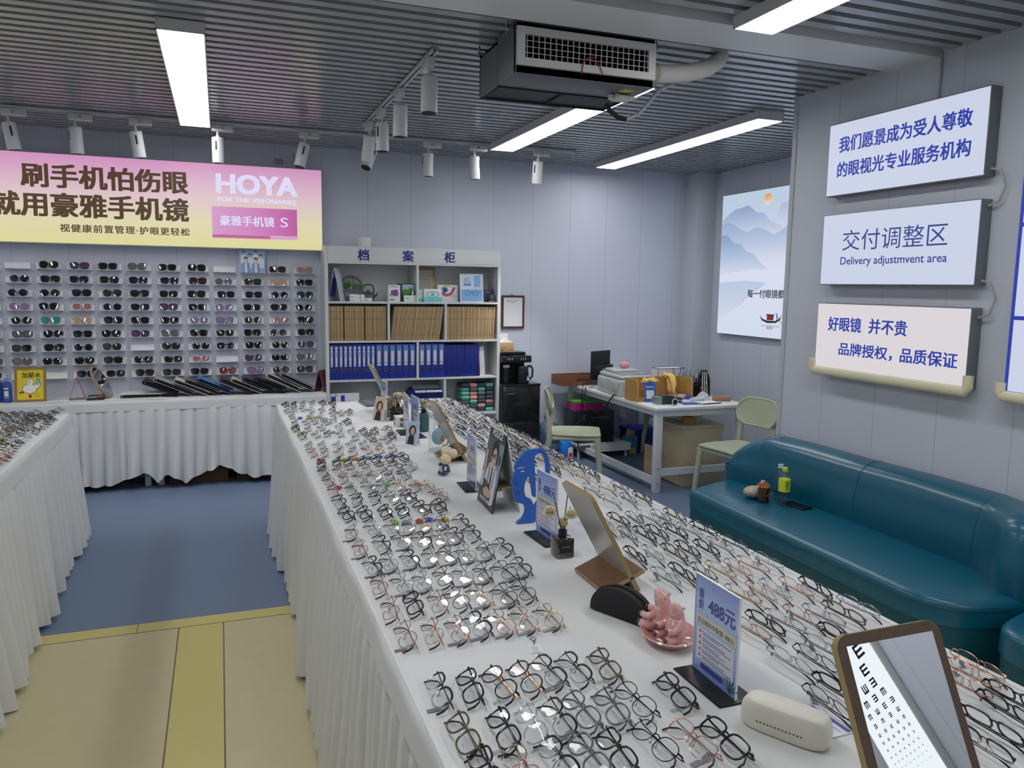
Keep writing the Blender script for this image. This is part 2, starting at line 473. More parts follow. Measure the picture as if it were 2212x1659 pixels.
for k in range(3):
    Mx = Matrix.Translation((0, -.012, .090 + .026 * k)) @ Matrix.Rotation(R(14), 4, 'X')
    g.box((-.315, -.007, -.0012), (.315, .007, .0012), Mx)
for k in range(22):
    xx = -.30 + .0286 * k
    g.box((xx - .0022, -.004, .067), (xx + .0022, .004, .168))
g.build('louvres', gr)
mb(M_ink).box((-.315, -.0012 + .016, .067), (.315, .018, .168)).build('opening', t)
r_ = mb(mat('red_ribbon', (168, 28, 42), .7)).tube([(-.01, -.024, .02), (.002, -.026, .08), (.03, -.026, .10), (.06, -.026, .098), (.085, -.026, .06), (.10, -.024, .035)], .0028, 6, flat=.15)
tag(r_.build('ribbon', None, (1.60, 3.43, 2.63)), 'red ribbon tied to the louvres of the air conditioner', 'ribbon')
mb(mat('warning_sticker', (206, 196, 60), .6)).box((.23, .06, -.001), (.29, .12, .0005)).build('sticker', t)
for yy in (.02, .42):
    for s_ in (-1, 1):
        b = mb(M_chrome).box((s_ * .375 - .02, yy, .19), (s_ * .375 + .02, yy + .03, .194)).cyl((s_ * .385, yy + .015, .17), .005, .09, 8).cyl((s_ * .385, yy + .015, .185), .011, .01, 6)
        b.build('hanger', t)
M_lag = mat('pipe_lagging', (206, 204, 198), 0.75, noise=.05, nscale=40, bump=.3)
b = mb(M_lag).tube([(.362, .07, .09), (.47, .07, .096), (.59, .07, .114), (.70, .07, .148), (.765, .078, .19), (.795, .09, .225)], [.044, .043, .042, .042, .041, .038], 16)
b.use(mat('lagging_tape', (176, 168, 148), .7)).tube([(.364, .07, .09), (.41, .07, .092)], .047, 16)
tag(b.build('insulated_pipe', None, (1.63, 3.43, 2.63)), 'fat white insulated pipe bending from the air conditioner up to the ceiling', 'pipe')
t = thing('condensate_pump', 'small pale pump box under the air conditioner corner', 'pump', (1.90, 3.60, 2.60))
mb(M_laminate).box((-.045, -.03, 0), (.045, .03, .028), bev=.004).build('pump_body', t)
mb(M_white).box((-.03, -.045, .008), (.07, -.028, .016)).cyl((-.055, 0, .004), .014, .02, 12).build('pump_lid', t)
h = mb(M_gray).tube([(.066, .07, -.081), (.129, .06, -.052), (.174, .04, .004), (.212, .02, .058), (.278, -.02, .098), (.36, -.04, .118)], .010, 10)
h.use(M_blackm).tube([(-.034, .10, -.008), (-.018, .09, -.042), (.023, .08, -.072), (.066, .07, -.081)], .012, 10)
tag(h.build('drain_hose', None, (1.88, 3.55, 2.60)), 'black and grey drain hose looping under the air conditioner', 'hose')

# ------------------------------------------------------------------ lightbox signs
M_alu = mat('lightbox_aluminium', (128, 133, 138), 0.4, metal=0.5)
M_blue_ink = lit('sign_blue_ink', (42, 60, 172), 0.85)
M_navy = lit('sign_navy_ink', (48, 62, 140), 0.9)
# banner over the sunglasses: local origin at its lower right corner on the wall
t = thing('lightbox_banner', 'long backlit banner fading pink to yellow with brown characters above the sunglasses', 'sign', (.862, WB, 1.96))
mb(M_white).box((-3.6, -.14, 0), (0, 0, .693), bev=.004).build('case', t)
m_ban = ramp_mat('banner_film', [(0, (238, 232, 162)), (.30, (240, 232, 188)), (.60, (238, 208, 216)), (1, (226, 156, 208))], 2, 0, .69, emit=.80)
mb(m_ban).box((-3.595, -.143, .005), (-.004, -.139, .689)).build('printed_film', t)
M_brown = lit('banner_brown_ink', (88, 66, 46), .8)
M_pale = lit('banner_pale_ink', (226, 222, 250), .95)
def bt(body, x0, x1, z0, z1, m, bold=0.0, name='lettering', shear=0.0, sp=1.0):
    return put_text(t, body, x1 - x0, z1 - z0, m, ((x0 + x1) / 2 - .862, -.1436, (z0 + z1) / 2 - 1.96), UP, bold, shear, name, sp)
bt('刷手机怕伤眼', -1.41, -.224, 2.392, 2.570, M_brown, .036)
bt('就用豪雅手机镜', -1.62, -.226, 2.168, 2.350, M_brown, .036)
bt('视健康前置管理·护眼更轻松', -1.165, -.22, 2.052, 2.114, M_brown, .024, sp=1.15)
bt('HOYA', .006, .646, 2.418, 2.570, M_pale, .045)
bt('FOR THE VISIONARIES', .008, .642, 2.347, 2.383, M_pale, .05)
mb(M_pale).prism([(-.04 - .862, 2.5 - 1.96), (.1 - .862, 2.506 - 1.96), (.26 - .862, 2.5 - 1.96), (.1 - .862, 2.492 - 1.96)], .0005, Matrix.Translation((0, -.1445, 0))).build('logo_stroke', t)
m_pink = ramp_mat('banner_pink_panel', [(0, (232, 168, 226)), (.55, (226, 140, 206)), (1, (206, 96, 176))], 0, -.345, .345, emit=.75)
mb(m_pink).box((-.345, -.1434, -.115), (.345, -.1425, .115)).build('name_panel', t, (.302 - .862, 0, 2.19 - 1.96))
mb(lit('banner_rose_strip', (214, 110, 178), .75)).box((-.345, -.1434, -.014), (.12, -.1425, .014)).use(lit('banner_pale_strip', (236, 172, 224), .8)).box((.12, -.1434, -.014), (.345, -.1425, .012)).build('name_strip', t, (.302 - .862, 0, 2.06 - 1.96))
q = bt('豪雅手机镜', .022, .456, 2.150, 2.232, M_pale, .022); q.location.y = -.1440
q = bt('S', .508, .571, 2.152, 2.232, M_pale, .0); q.location.y = -.1440
mb(M_blackm).tube([(-.2, -.08, .69), (-.22, -.03, .80), (-.23, -.012, .84)], .0025, 6).build('power_cord', t)

def wall_sign(y0, y1, z0, z1, label, film, depth=.07):
    t = thing('lightbox_sign', label, 'sign', (WP, (y0 + y1) / 2, z0), -PI / 2, 'backlit signs on the near wall')
    w_ = (y1 - y0) / 2; h_ = z1 - z0
    mb(M_alu).box((-w_, -depth, 0), (w_, 0, h_), bev=.002).build('case', t)
    mb(film).box((-w_ + .005, -depth - .0015, .005), (w_ - .005, -depth + .001, h_ - .005)).build('printed_film', t)
    return t, (lambda body, ya, yb, za, zb, m, bold=0.0: put_text(t, body, abs(ya - yb), zb - za, m, ((y0 + y1) / 2 - (ya + yb) / 2, -depth - .0022, (za + zb) / 2 - z0), UP, bold))
m_f1 = lit('sign_film_cool', (214, 222, 244), .86)
m_f3 = lit('sign_film_warm', (232, 226, 230), .86)
t, tx = wall_sign(2.714, 3.73, 2.216, 2.622, 'topmost backlit white sign with two lines of bold blue characters', m_f1)
tx('我们愿景成为受人尊敬', 3.645, 2.80, 2.456, 2.54, M_blue_ink, .026)
tx('的眼视光专业服务机构', 3.647, 2.797, 2.318, 2.402, M_blue_ink, .026)
t, tx = wall_sign(2.714, 3.734, 1.711, 2.113, 'middle backlit white sign reading Delivery adjustmvent area in thin navy letters', m_f1)
tx('交付调整区', 3.572, 2.881, 1.904, 2.018, M_navy, .0)
tx('Delivery adjustmvent area', 3.578, 2.876, 1.812, 1.868, M_navy, .012)
t, tx = wall_sign(2.716, 3.737, 1.215, 1.607, 'lowest backlit sign with blue characters and cream rubber corner guard', m_f3)
tx('好眼镜', 3.64, 3.392, 1.448, 1.528, M_blue_ink, .026)
tx('并不贵', 3.334, 3.081, 1.448, 1.528, M_blue_ink, .026)
tx('品牌授权，', 3.545, 3.165, 1.312, 1.384, M_blue_ink, .026)
tx('品质保证', 3.11, 2.771, 1.312, 1.386, M_blue_ink, .026)
M_guard = mat('cream_rubber_guard', (226, 220, 190), 0.6)
def guard(t, w_, d=.07):
    g = mb(M_guard).tube([(-w_ - .02, -d - .004, .06), (-w_ - .02, -d - .004, .012), (-w_ - .008, -d - .004, -.008), (w_ + .008, -d - .004, -.008), (w_ + .02, -d - .004, .012), (w_ + .02, -d - .004, .07)], .026, 12, flat=.75)
    g.build('corner_guard', t)
guard(t, .505)
M_frame_blue = lit('sign_frame_blue', (46, 66, 190), .7)
t = thing('lightbox_sign', 'backlit panel with blue border cut by the right edge of the photo', 'sign', (WP, 2.52, 1.22), -PI / 2, 'backlit signs on the near wall')
mb(M_alu).box((0, -.07, 0), (.9, 0, 1.3), bev=.002).build('case', t)
mb(M_frame_blue).box((.002, -.0735, .003), (.898, -.069, 1.297)).build('border', t)
f = mb(m_f1)
for z0, z1 in ((.02, .34), (.358, .75), (.768, 1.28)): f.box((.02, -.075, z0), (.88, -.072, z1))
f.build('printed_film', t)
g = mb(M_guard).tube([(-.015, -.074, .055), (-.015, -.074, .012), (-.003, -.074, -.008), (.9, -.074, -.008)], .026, 12, flat=.75); g.build('corner_guard', t)
M_cord = mat('grey_cord', (176, 178, 182), .5)
for k, (za, zb, wd) in enumerate(((2.25, 2.08, 'upper two signs'), (1.735, 1.56, 'lower two signs'))):
    pts = [(WP - .03, 2.712, za), (WP - .04, 2.66, za - .01), (WP - .03, 2.635, (za + zb) / 2), (WP - .03, 2.66, zb + .02), (WP - .03, 2.712, zb)]
    tag(mb(M_cord).tube(pts, .006, 8).build('sign_cable'), 'grey power cord looping between the ' + wd, 'cord')
tag(mb(M_cord).tube([(WP - .008, 3.06, ZC - .0), (WP - .008, 3.055, 2.75), (WP - .008, 3.06, 2.62)], .006, 6).build('ceiling_cable'), 'thin grey cord dropping from the ceiling beam behind the topmost sign', 'cord')

# landscape lightbox on the deep wall
t = thing('landscape_lightbox', 'large backlit picture of misty blue mountains with an orange sun and small boat', 'picture', (WR, 6.825, 1.225), -PI / 2)
mb(M_alu).box((0, -.06, 0), (1.9, 0, 1.385), bev=.002).build('case', t)
m_land = ramp_mat('landscape_film', [(0, (216, 226, 246)), (.45, (222, 228, 246)), (.75, (200, 212, 236)), (1, (192, 212, 232))], 2, 0, 1.38, emit=.88)
mb(m_land).box((.004, -.0625, .004), (1.896, -.059, 1.381)).build('printed_film', t)
def mount(pts, base, col, k, es=.85, name='mountain'):
    P_ = [(6.825 - y, z - 1.225) for y, z in pts] + [(6.825 - y, z - 1.225) for y, z in base]
    m = ramp_mat('ink_%s_%d' % (name, k), [(0, (220, 227, 246)), (.5, tuple((a + b) // 2 for a, b in zip(col, (220, 227, 246)))), (1, col)], 2, min(z for _, z in P_), max(z for _, z in P_), emit=es)
    mb(m).prism(P_, .0002, Matrix.Translation((0, -.0628 - .0003 * k, 0))).build(name, t)
mount([(6.0, 2.28), (5.936, 2.456), (5.841, 2.468), (5.78, 2.42), (5.6, 2.5), (5.4, 2.3)], [(5.4, 2.2), (6.07, 2.22), (6.06, 2.34)], (176, 192, 222), 0)
mount([(6.817, 2.34), (6.797, 2.368), (6.70, 2.42), (6.62, 2.456), (6.5, 2.465), (6.409, 2.482), (6.35, 2.45), (6.27, 2.40), (6.177, 2.397), (6.12, 2.35), (6.067, 2.309), (5.98, 2.28), (5.897, 2.247)], [(5.9, 2.15), (6.817, 2.15)], (142, 168, 210), 1)
mount([(6.817, 2.31), (6.75, 2.333), (6.701, 2.338), (6.6, 2.30), (6.528, 2.264), (6.401, 2.226), (6.32, 2.25), (6.236, 2.264), (6.15, 2.24), (6.023, 2.187), (5.915, 2.212), (5.812, 2.265), (5.6, 2.3), (5.4, 2.24)], [(5.4, 2.0), (6.817, 1.96)], (150, 176, 214), 2)
mount([(6.817, 2.215), (6.718, 2.21), (6.65, 2.16), (6.593, 2.129), (6.49, 2.112), (6.44, 2.07), (6.385, 2.036), (6.286, 2.017), (6.23, 1.97), (6.16, 1.917), (6.059, 1.863)], [(6.3, 1.87), (6.6, 1.84), (6.817, 1.82)], (128, 166, 206), 3)
mount([(6.817, 1.74), (6.4, 1.76), (6.08, 1.74)], [(6.2, 1.67), (6.30, 1.62), (6.372, 1.583), (6.45, 1.52), (6.592, 1.468), (6.68, 1.40), (6.771, 1.372), (6.817, 1.369)], (190, 208, 232), 4)
m_sun = ramp_mat('ink_sun', [(0, (222, 222, 236)), (.45, (242, 190, 140)), (1, (238, 130, 84))], 2, -.05, .055, emit=.9)
mb(m_sun).prism([(.058 * math.cos(a * PI / 16), .052 * math.sin(a * PI / 16)) for a in range(32)], .0002).build('sun', t, (6.825 - 6.12, -.0634, 2.512 - 1.225))
put_text(t, '每一付眼镜都', .525, .078, lit('ink_black_script', (22, 24, 30), .6), (6.825 - 6.087, -.0642, 1.638 - 1.225), UP, .02)
m_hull = lit('ink_boat', (40, 38, 46), .6)
b = mb(m_hull).prism([(6.825 - y, z - 1.225) for y, z in ((6.15, 1.44), (6.11, 1.405), (6.04, 1.39), (5.93, 1.39), (5.87, 1.415), (5.84, 1.45), (5.86, 1.40), (5.92, 1.372), (6.04, 1.368), (6.12, 1.39))], .0002, Matrix.Translation((0, -.0643, 0)))
b.use(lit('ink_boat_roof', (150, 40, 40), .6)).box((.78, -.0645, .17), (.875, -.0643, .22))
b.use(m_hull).box((.77, -.0646, .215), (.885, -.0644, .225))
b.use(lit('ink_boatman', (70, 110, 180), .6)).box((.915, -.0645, .18), (.928, -.0643, .235))
b.use(m_hull).tube([(.90, -.0645, .24), (.99, -.0645, .14)], .0025, 4)
b.use(lit('ink_boat_reflection', (190, 196, 216), .85)).box((.70, -.0643, .11), (.96, -.0642, .122)).use(lit('ink_roof_reflection', (214, 176, 176), .85)).box((.78, -.0644, .085), (.87, -.0643, .11))
b.build('boat', t)

# eye chart lightbox on the near wall behind the viewer; the table mirror reflects it
t = thing('eye_chart', 'backlit eye chart with rows of letter E, seen in the table mirror', 'eye chart', (WP - .004, -1.67, 1.05), -PI / 2)
mb(mat('chart_frame', (186, 188, 186), .35)).box((0, -.045, 0), (.40, 0, 1.26), bev=.004).build('case', t)
mb(lit('chart_white', (246, 250, 252), 1.25)).box((.012, -.047, .012), (.388, -.044, 1.248)).build('printed_film', t)
M_chart = lit('chart_black', (20, 20, 40), .3)
b = mb(M_chart)
rows = [(.0727, 1), (.0577, 1), (.0458, 2), (.0364, 3), (.0289, 4), (.023, 4), (.0182, 5), (.0145, 6), (.0115, 6), (.0091, 7), (.0073, 8), (.0058, 8), (.0046, 8)]
zc = 1.128; er = random.Random(5)
for ri, (sz, n) in enumerate(rows):
    zc -= sz / 2
    for k in range(n):
        xc = .20 + (k - (n - 1) / 2) * min(.085, .30 / max(n, 2)) + ((-.084, -.045, -.01)[ri] if ri < 3 else 0)
        Mx = Matrix.Translation((xc, -.0475, zc)) @ Matrix.Rotation(er.randrange(4) * PI / 2, 4, 'Y')
        u = sz / 5
        b.box((-2.5 * u, -.0005, -2.5 * u), (-1.5 * u, 0, 2.5 * u), Mx)
        for j in (-2, 0, 2): b.box((-2.5 * u, -.0005, (j - .5) * u), (2.5 * u, 0, (j + .5) * u), Mx)
    zc -= sz / 2 + max(.026, sz * .45)
b.build('letters', t)
# ------------------------------------------------------------------ draped tables
ZT = 0.84
def skirt_mesh(path, z_top, z_hem, seed, pitch=.092, flare=.07, lift=None, band=.075):
    """pleated cloth hung along PATH (list of xy, outward normal on the right of travel), plus the flat band above it"""
    r_ = random.Random(seed)
    segs = []; L = 0
    for a, b in zip(path, path[1:]):
        d = Vector((b[0] - a[0], b[1] - a[1])); l = d.length; d /= l
        segs.append((L, l, Vector(a), d, Vector((d.y, -d.x)))); L += l
    step = .0085; n = int(L / step); rows = 15
    bounds = [0.0]
    while bounds[-1] < L: bounds.append(bounds[-1] + pitch * r_.uniform(.75, 1.25))
    amp = [r_.uniform(.55, 1.15) for _ in bounds]; hem = [r_.uniform(-.012, .02) for _ in bounds]; ph = [r_.uniform(0, 6.28) for _ in bounds]
    m_ = MB().use(M_cloth)
    def P(i, j):
        s_ = min(L - 1e-6, i * L / n)
        k = 0
        while k + 1 < len(segs) and s_ >= segs[k + 1][0]: k += 1
        l0, l, a, d, nr = segs[k]
        q = 0
        lo, hi = 0, len(bounds) - 1
        while lo < hi - 1:
            md = (lo + hi) // 2
            if bounds[md] <= s_: lo = md
            else: hi = md
        q = lo; u = (s_ - bounds[q]) / max(1e-6, bounds[q + 1] - bounds[q]) if q + 1 < len(bounds) else 0
        t = j / rows
        saw = (u if u < .86 else (1 - u) / .14 * .86)            # a stitched pleat at the top ...
        wave = abs(math.sin(PI * u)) ** .75 * (1 + .12 * math.sin(3 * t + ph[q]))    # ... opening into a soft fold
        off = .002 + (1 - t) * .016 * saw * min(1, .35 + t * 12) + (t ** .85) * (.008 + flare * amp[q] * wave + .012 * math.sin(s_ * 2.3 + seed) + .006 * math.sin(s_ * 41 + 5 * t))
        sway = t * .014 * math.sin(s_ * 3.1 + ph[q] * .3) + t * t * .01 * math.sin(ph[q])
        e = min(1.0, (s_ - l0) / .03, (l0 + l - s_) / .03 + .0)
        off *= max(.25, e) if len(segs) > 1 else 1
        z = z_top - band + .012 - t * (z_top - band + .012 - z_hem - hem[q] * wave - (lift(s_) if lift else 0))
        p = a + d * (s_ - l0 + sway) + nr * off
        return (p.x, p.y, z)
    m_.grid(P, n, rows)
    return m_
def band_mesh(path, z_top, band=.085, r_=.012):
    m_ = MB().use(M_cloth)
    n = 0; pts = []
    for a, b in zip(path, path[1:]):
        d = Vector((b[0] - a[0], b[1] - a[1])); l = d.length; d /= l; nr = Vector((d.y, -d.x))
        k = max(2, int(l / .05))
        for i in range(k + 1): pts.append((Vector(a) + d * l * i / k, nr))
    prof = [(-.02, 0), (-.008, -.0005), (.0, -.004), (.006, -.012), (.008, -.03), (.010, -.06), (.012, -band)]
    def P(i, j):
        p, nr = pts[i]; o, z = prof[j]
        w_ = .003 * math.sin(p.x * 9 + p.y * 7) + .002 * math.sin(p.y * 23 + p.x * 17)
        return (p.x + nr.x * (o + w_ * min(1, j / 3)), p.y + nr.y * (o + w_ * min(1, j / 3)), z_top + z)
    return m_.grid(P, len(pts) - 1, len(prof) - 1)
def cloth_top(x0, y0, x1, y1, z):
    m_ = MB().use(M_cloth)
    nx, ny = max(4, int((x1 - x0) / .06)), max(4, int((y1 - y0) / .06))
    return m_.grid(lambda i, j: (x0 + (x1 - x0) * i / nx, y0 + (y1 - y0) * j / ny, z - .0001 + (.0007 * math.sin(i * .9 + j * .35) * math.sin(j * .6) if 0 < i < nx and 0 < j < ny else 0) - .0007), nx, ny)
def table(name, label, x0, y0, x1, y1, z, path, seed, hem=.02, **kw):
    t = thing(name, label, 'table', (0, 0, 0))
    cloth_top(x0, y0, x1, y1, z).build('tabletop', t, smooth=180)
    band_mesh(path, z).build('cloth_band', t, smooth=180)
    skirt_mesh(path, z, hem, seed, **kw).build('skirt', t, smooth=180)
    return t
M_leg = mat('table_leg_steel', (60, 58, 56), .4, metal=.5)
t = table('display_table', 'long white draped table in the middle covered with rows of eyeglasses', .345, -.55, 1.595, 5.60, ZT, [(.345, -.55), (.345, 5.60), (1.595, 5.60), (1.595, -.55)][::-1], 3)
for x_, y_ in ((.45, .4), (1.5, .4), (.45, 5.3), (1.5, 5.3)): mb(M_leg).box((x_, y_, 0), (x_ + .04, y_ + .04, .81)).build('leg', t)
t = table('display_table', 'white draped table across the aisle at the left edge of the photo', -2.10, -.55, -.905, 5.56, ZT, [(-2.10, 5.56), (-.905, 5.56), (-.905, -.55)][::-1], 11, flare=.085)
for x_, y_ in ((-1.0, 2.62), (-1.0, 5.4), (-2.0, 5.4)): mb(M_leg).box((x_, y_, 0), (x_ + .04, y_ + .04, .81)).build('leg', t)
ZB = .73
def lift(s_):
    x = .865 - s_
    f = lambda c, w_, h: h * max(0, 1 - abs(x - c) / w_)
    return .02 + f(-.04, .26, .12) + f(-.62, .22, .08) + f(-.42, .12, .05) - f(-.52, .06, .05) - f(-.31, .05, .03)
t = table('back_table', 'white draped side table along the back wall below the sunglasses', -3.5, 6.84, .838, WB - .004, ZB, [(-3.5, 6.84), (.838, 6.84)], 5, hem=.03, lift=None)
mb(M_cloth).box((.834, 6.842, .05), (.840, WB - .004, ZB - .001), bev=.001).build('side_drop', t)
for x_ in (-.60, -.50): mb(M_white).box((x_ - .022, 6.93, 0), (x_ + .022, 6.97, .70)).build('leg', t)
for o in t.children:
    if o.name.startswith('skirt'):
        for v in o.data.vertices:
            if v.co.y < 6.86:
                k = max(0, (.62 - v.co.z) / .6) ** 2.2
                v.co.z += k * lift(.865 - v.co.x)
M_carton = mat('brown_carton', (112, 88, 58), .8, noise=.06)
for k, (x0, x1, h) in enumerate(((-.44, .02, .20), (.09, .72, .24))):
    b = mb(M_carton).box((x0, 6.95, .0), (x1, 7.2, h))
    tag(b.build('storage_carton'), ('brown carton under the left part of the back table skirt', 'brown carton showing below the lifted skirt hem near the aisle corner')[k], 'box')

# ------------------------------------------------------------------ display ledges and sunglasses on the back wall
M_ledge = mat('white_acrylic_ledge', (240, 241, 243), .3)
led = mb(M_ledge)
led.box((-.09, -.055, 0), (.09, 0, .004)).box((-.09, -.055, 0), (.09, -.052, .006))
led.quad((-.09, -.004, .004), (.09, -.004, .004), (.09, -.012, .05), (-.09, -.012, .05))
led.box((-.09, -.014, .004), (.09, -.004, .05))
ledge_me = led.mesh('display_ledge')
LX = [-1.72, -1.499, -1.282, -1.06, -.843, -.624, -.397, -.175, .044, .268, .49, .711]
LZ = [1.757 - .1106 * k for k in range(9)]
colw = lambda c: '%s column from the bookcase' % ordw(12 - c)
SG = {}   # lens colour, frame colour per style
SGM = {'k': ((24, 24, 28), (26, 26, 30)), 'n': ((26, 24, 52), (30, 30, 40)), 'g': ((44, 52, 48), (34, 34, 36)), 'p': ((92, 66, 104), (52, 38, 60)),
       'l': ((150, 128, 172), (110, 96, 128)), 'y': ((108, 112, 112), (70, 72, 74)), 'a': ((196, 168, 128), (190, 150, 90)), 't': ((40, 150, 150), (160, 130, 60)),
       'o': ((178, 140, 140), (190, 160, 150)), 'b': ((52, 38, 34), (40, 30, 28)), 'r': ((134, 50, 58), (60, 30, 34)), 'w': ((176, 116, 124), (226, 220, 214)),
       'e': ((140, 132, 78), (50, 48, 40)), 'q': ((210, 168, 150), (220, 180, 160))}
SGN = {'k': 'black', 'n': 'navy-lens', 'g': 'dark green-lens', 'p': 'plum gradient', 'l': 'lilac-lens', 'y': 'grey-lens', 'a': 'amber-lens gold', 't': 'turquoise mirror-lens', 'o': 'pale rose-lens', 'b': 'dark brown', 'r': 'wine-red lens', 'w': 'white-framed pink', 'e': 'olive-yellow lens', 'q': 'peach-lens'}
def outline(a, b, n=2.6, k=28, drop=0.0, cx=0.0):
    o = []
    for i in range(k):
        th = 2 * PI * i / k
        c_, s_ = math.cos(th), math.sin(th)
        x = a * abs(c_) ** (2 / n) * (1 if c_ >= 0 else -1); y = b * abs(s_) ** (2 / n) * (1 if s_ >= 0 else -1)
        o.append((cx + x * (1 + drop * (y / b) * .15), y - (drop * .003 if y < 0 else 0)))
    return o
def lens_mesh(ol, m, curve=1.2, name='lens'):
    b = MB().use(m)
    ctr = b.bm.verts.new((sum(p[0] for p in ol) / len(ol), sum(p[1] for p in ol) / len(ol), 0.0012 - curve * (sum(p[0] for p in ol) / len(ol)) ** 2))
    vs = [b.bm.verts.new((x, y, -curve * x * x)) for x, y in ol]
    b._fin([b.bm.faces.new((ctr, vs[i], vs[(i + 1) % len(vs)])) for i in range(len(vs))])
    return b.mesh(name, 180)
SHAPES = {'s': (.027, .020, 3.2, .6), 'r': (.0255, .0225, 2.1, 0), 'c': (.029, .0205, 2.5, 1.2), 'v': (.0285, .0225, 2.3, 1.0)}
sg_cache = {}
def sunglass_proto(col, shp):
    """standing sunglasses facing -y: frame with folded-back temples, two lenses"""
    if (col, shp) in sg_cache: return sg_cache[(col, shp)]
    lc, fc = SGM[col]
    a, b_, n, dr = SHAPES[shp]
    ml = mat('sunglass_lens_' + col, lc, .06, spec=.9, coat=.6)
    mf = mat('sunglass_frame_' + col, fc, .25)
    f = MB().use(mf)
    Q = Matrix.Rotation(PI / 2, 4, 'X')
    thick = .0026 if shp in 'sc' else .0013
    lenses = []
    for sd in (-1, 1):
        ol = outline(a, b_, n, 26, dr, 0)
        ol = [(sd * (x + .0345), y) for x, y in ol]
        f.tube([(x, y, -1.2 * x * x) for x, y in ol], thick, 6, closed=True)
        lm = lens_mesh(ol, ml); lm.transform(Q); lenses.append(lm)
        f.box((sd * .0625 - .004, .004, -.010), (sd * .0625 + .004, .011, -.002))
        f.tube([(sd * .066, .008, -.005), (sd * .066, .007, -.011), (sd * .052, .006, -.014 - .003 * (sd > 0)), (-sd * .045, .003, -.016 - .003 * (sd > 0)), (-sd * .062, -.012, -.016)], .0022, 6, flat=.6)
    f.tube([(-.012, .006, .0005), (0, .009, .001), (.012, .006, .0005)], thick * 1.1, 6)
    fm = f.mesh('sunglasses'); fm.transform(Q)
    fm.transform(Matrix.Rotation(R(-10), 4, 'X'))
    for lm in lenses: lm.transform(Matrix.Rotation(R(-10), 4, 'X'))
    z0 = min(v.co.z for v in fm.vertices if v.co.y < .02)
    for m_ in [fm] + lenses: m_.transform(Matrix.Translation((0, 0, -z0)))
    for m_ in [fm] + lenses: m_.transform(Matrix.Diagonal((1.08, 1, 1.2, 1)))
    sg_cache[(col, shp)] = (fm, lenses)
    return sg_cache[(col, shp)]
WALL = ['k-kpkykk-Pbo', 'nnknknnbyRqk'.replace('R', 'g'), 'nnkkgkkkknng', 'kllkwnnpklknke'[:12], 'kktaknkklgokb'[:12], 'kykkkpykbkgk', 'kkknk-ykknkp', 'kykkkkkw-pky', 'k--nkbgnrlkg']
WALL = ['-kpkykk-Pbo', 'nknknnbygqk', 'nkkgkkkknng', 'lkwnnpklknke'[:11], 'ktankkllgokb'[:11], 'ykkkpykbkgk', 'kkng-gknkkp', 'ykkkkkw-pky', '--nkbgnrlkg']
SHP = ['rvssvscrsss', 'rssssscrsqs'.replace('q', 'v'), 'rrcvcscssrv', 'rvcrscsrscr', 'rvrcssrsrsc', 'cvscsvcscrc', 'scrvscrscrv', 'vscccscscsv', 'sscscscvcrsc'[:11]]
SHN = {'s': 'square', 'r': 'round', 'c': 'cat-eye', 'v': 'aviator'}
for r_i in range(9):
    for c_i in range(12):
        lo = link('display_ledge', ledge_me, None, (LX[c_i], WB, LZ[r_i]))
        empty_ = False
        if c_i > 0:
            code = WALL[r_i][c_i - 1]
            empty_ = code in '-'
            if code == 'P': COL.objects.unlink(lo); bpy.data.objects.remove(lo); continue
        else: code = 'knykngkyk'[r_i]
        tag(lo, '%swhite acrylic ledge, %s row from the banner, %s' % ('empty ' if empty_ else '', ordw(r_i + 1), colw(c_i)), 'ledge', 'white ledges for sunglasses on the back wall')
        if empty_: continue
        shp = SHP[r_i][c_i - 1] if c_i else 'c'
        fm, lm = sunglass_proto(code, shp)
        o = link('sunglasses', fm, None, (LX[c_i] - .03 + rnd.uniform(-.012, .012) + .03, WB - .042, LZ[r_i] + .0065), (0, 0, R(rnd.uniform(-9, 9))))
        tag(o, '%s %s sunglasses, %s row from the banner, %s' % (SGN[code], SHN[shp], ordw(r_i + 1), colw(c_i)), 'sunglasses', 'sunglasses on the wall ledges')
        for l_ in lm: link('lens', l_, o)
# poster of a group
t = thing('group_poster', 'small poster of six young people in white tucked among the sunglasses', 'poster', (.27, WB - .075, 1.757))
mb(mat('poster_sky', (158, 190, 224), .5)).box((-.106, 0, 0), (.106, .002, .20)).build('sheet', t)
ms, mh, mw = mat('poster_skin', (232, 200, 184), .6), mat('poster_hair', (38, 30, 34), .6), mat('poster_shirt', (226, 230, 240), .6)
mj = mat('poster_denim', (140, 164, 206), .6)
for k, (px, pz, s_) in enumerate(((-.068, .17, .8), (.03, .175, .8), (-.015, .148, .9), (.072, .145, .9), (-.052, .115, 1.1), (.03, .11, 1.1))):
    y_ = -.0004 - .0005 * k
    b = mb(mj if k > 3 else mw).prism([(px + s_ * x, max(.002, pz + s_ * z)) for x, z in ((-.030, -.115), (.030, -.115), (.028, -.03), (.010, -.019), (-.010, -.019), (-.028, -.03))], .0002, Matrix.Translation((0, y_, 0)))
    if k > 3: b.use(mw).prism([(px + s_ * x, max(.002, pz + s_ * z)) for x, z in ((-.010, -.11), (.010, -.11), (.008, -.02), (-.008, -.02))], .0002, Matrix.Translation((0, y_ - .0001, 0)))
    el = lambda cx, cz, a, c_: [(cx + a * math.cos(q * PI / 8), cz + c_ * math.sin(q * PI / 8)) for q in range(16)]
    b.use(mh).prism(el(px, pz + .004 * s_, .0145 * s_, .017 * s_), .0002, Matrix.Translation((0, y_ - .0002, 0)))
    b.use(ms).prism(el(px, pz - .004 * s_, .0105 * s_, .0135 * s_), .0002, Matrix.Translation((0, y_ - .0003, 0)))
    b.build('printed_figure', t)

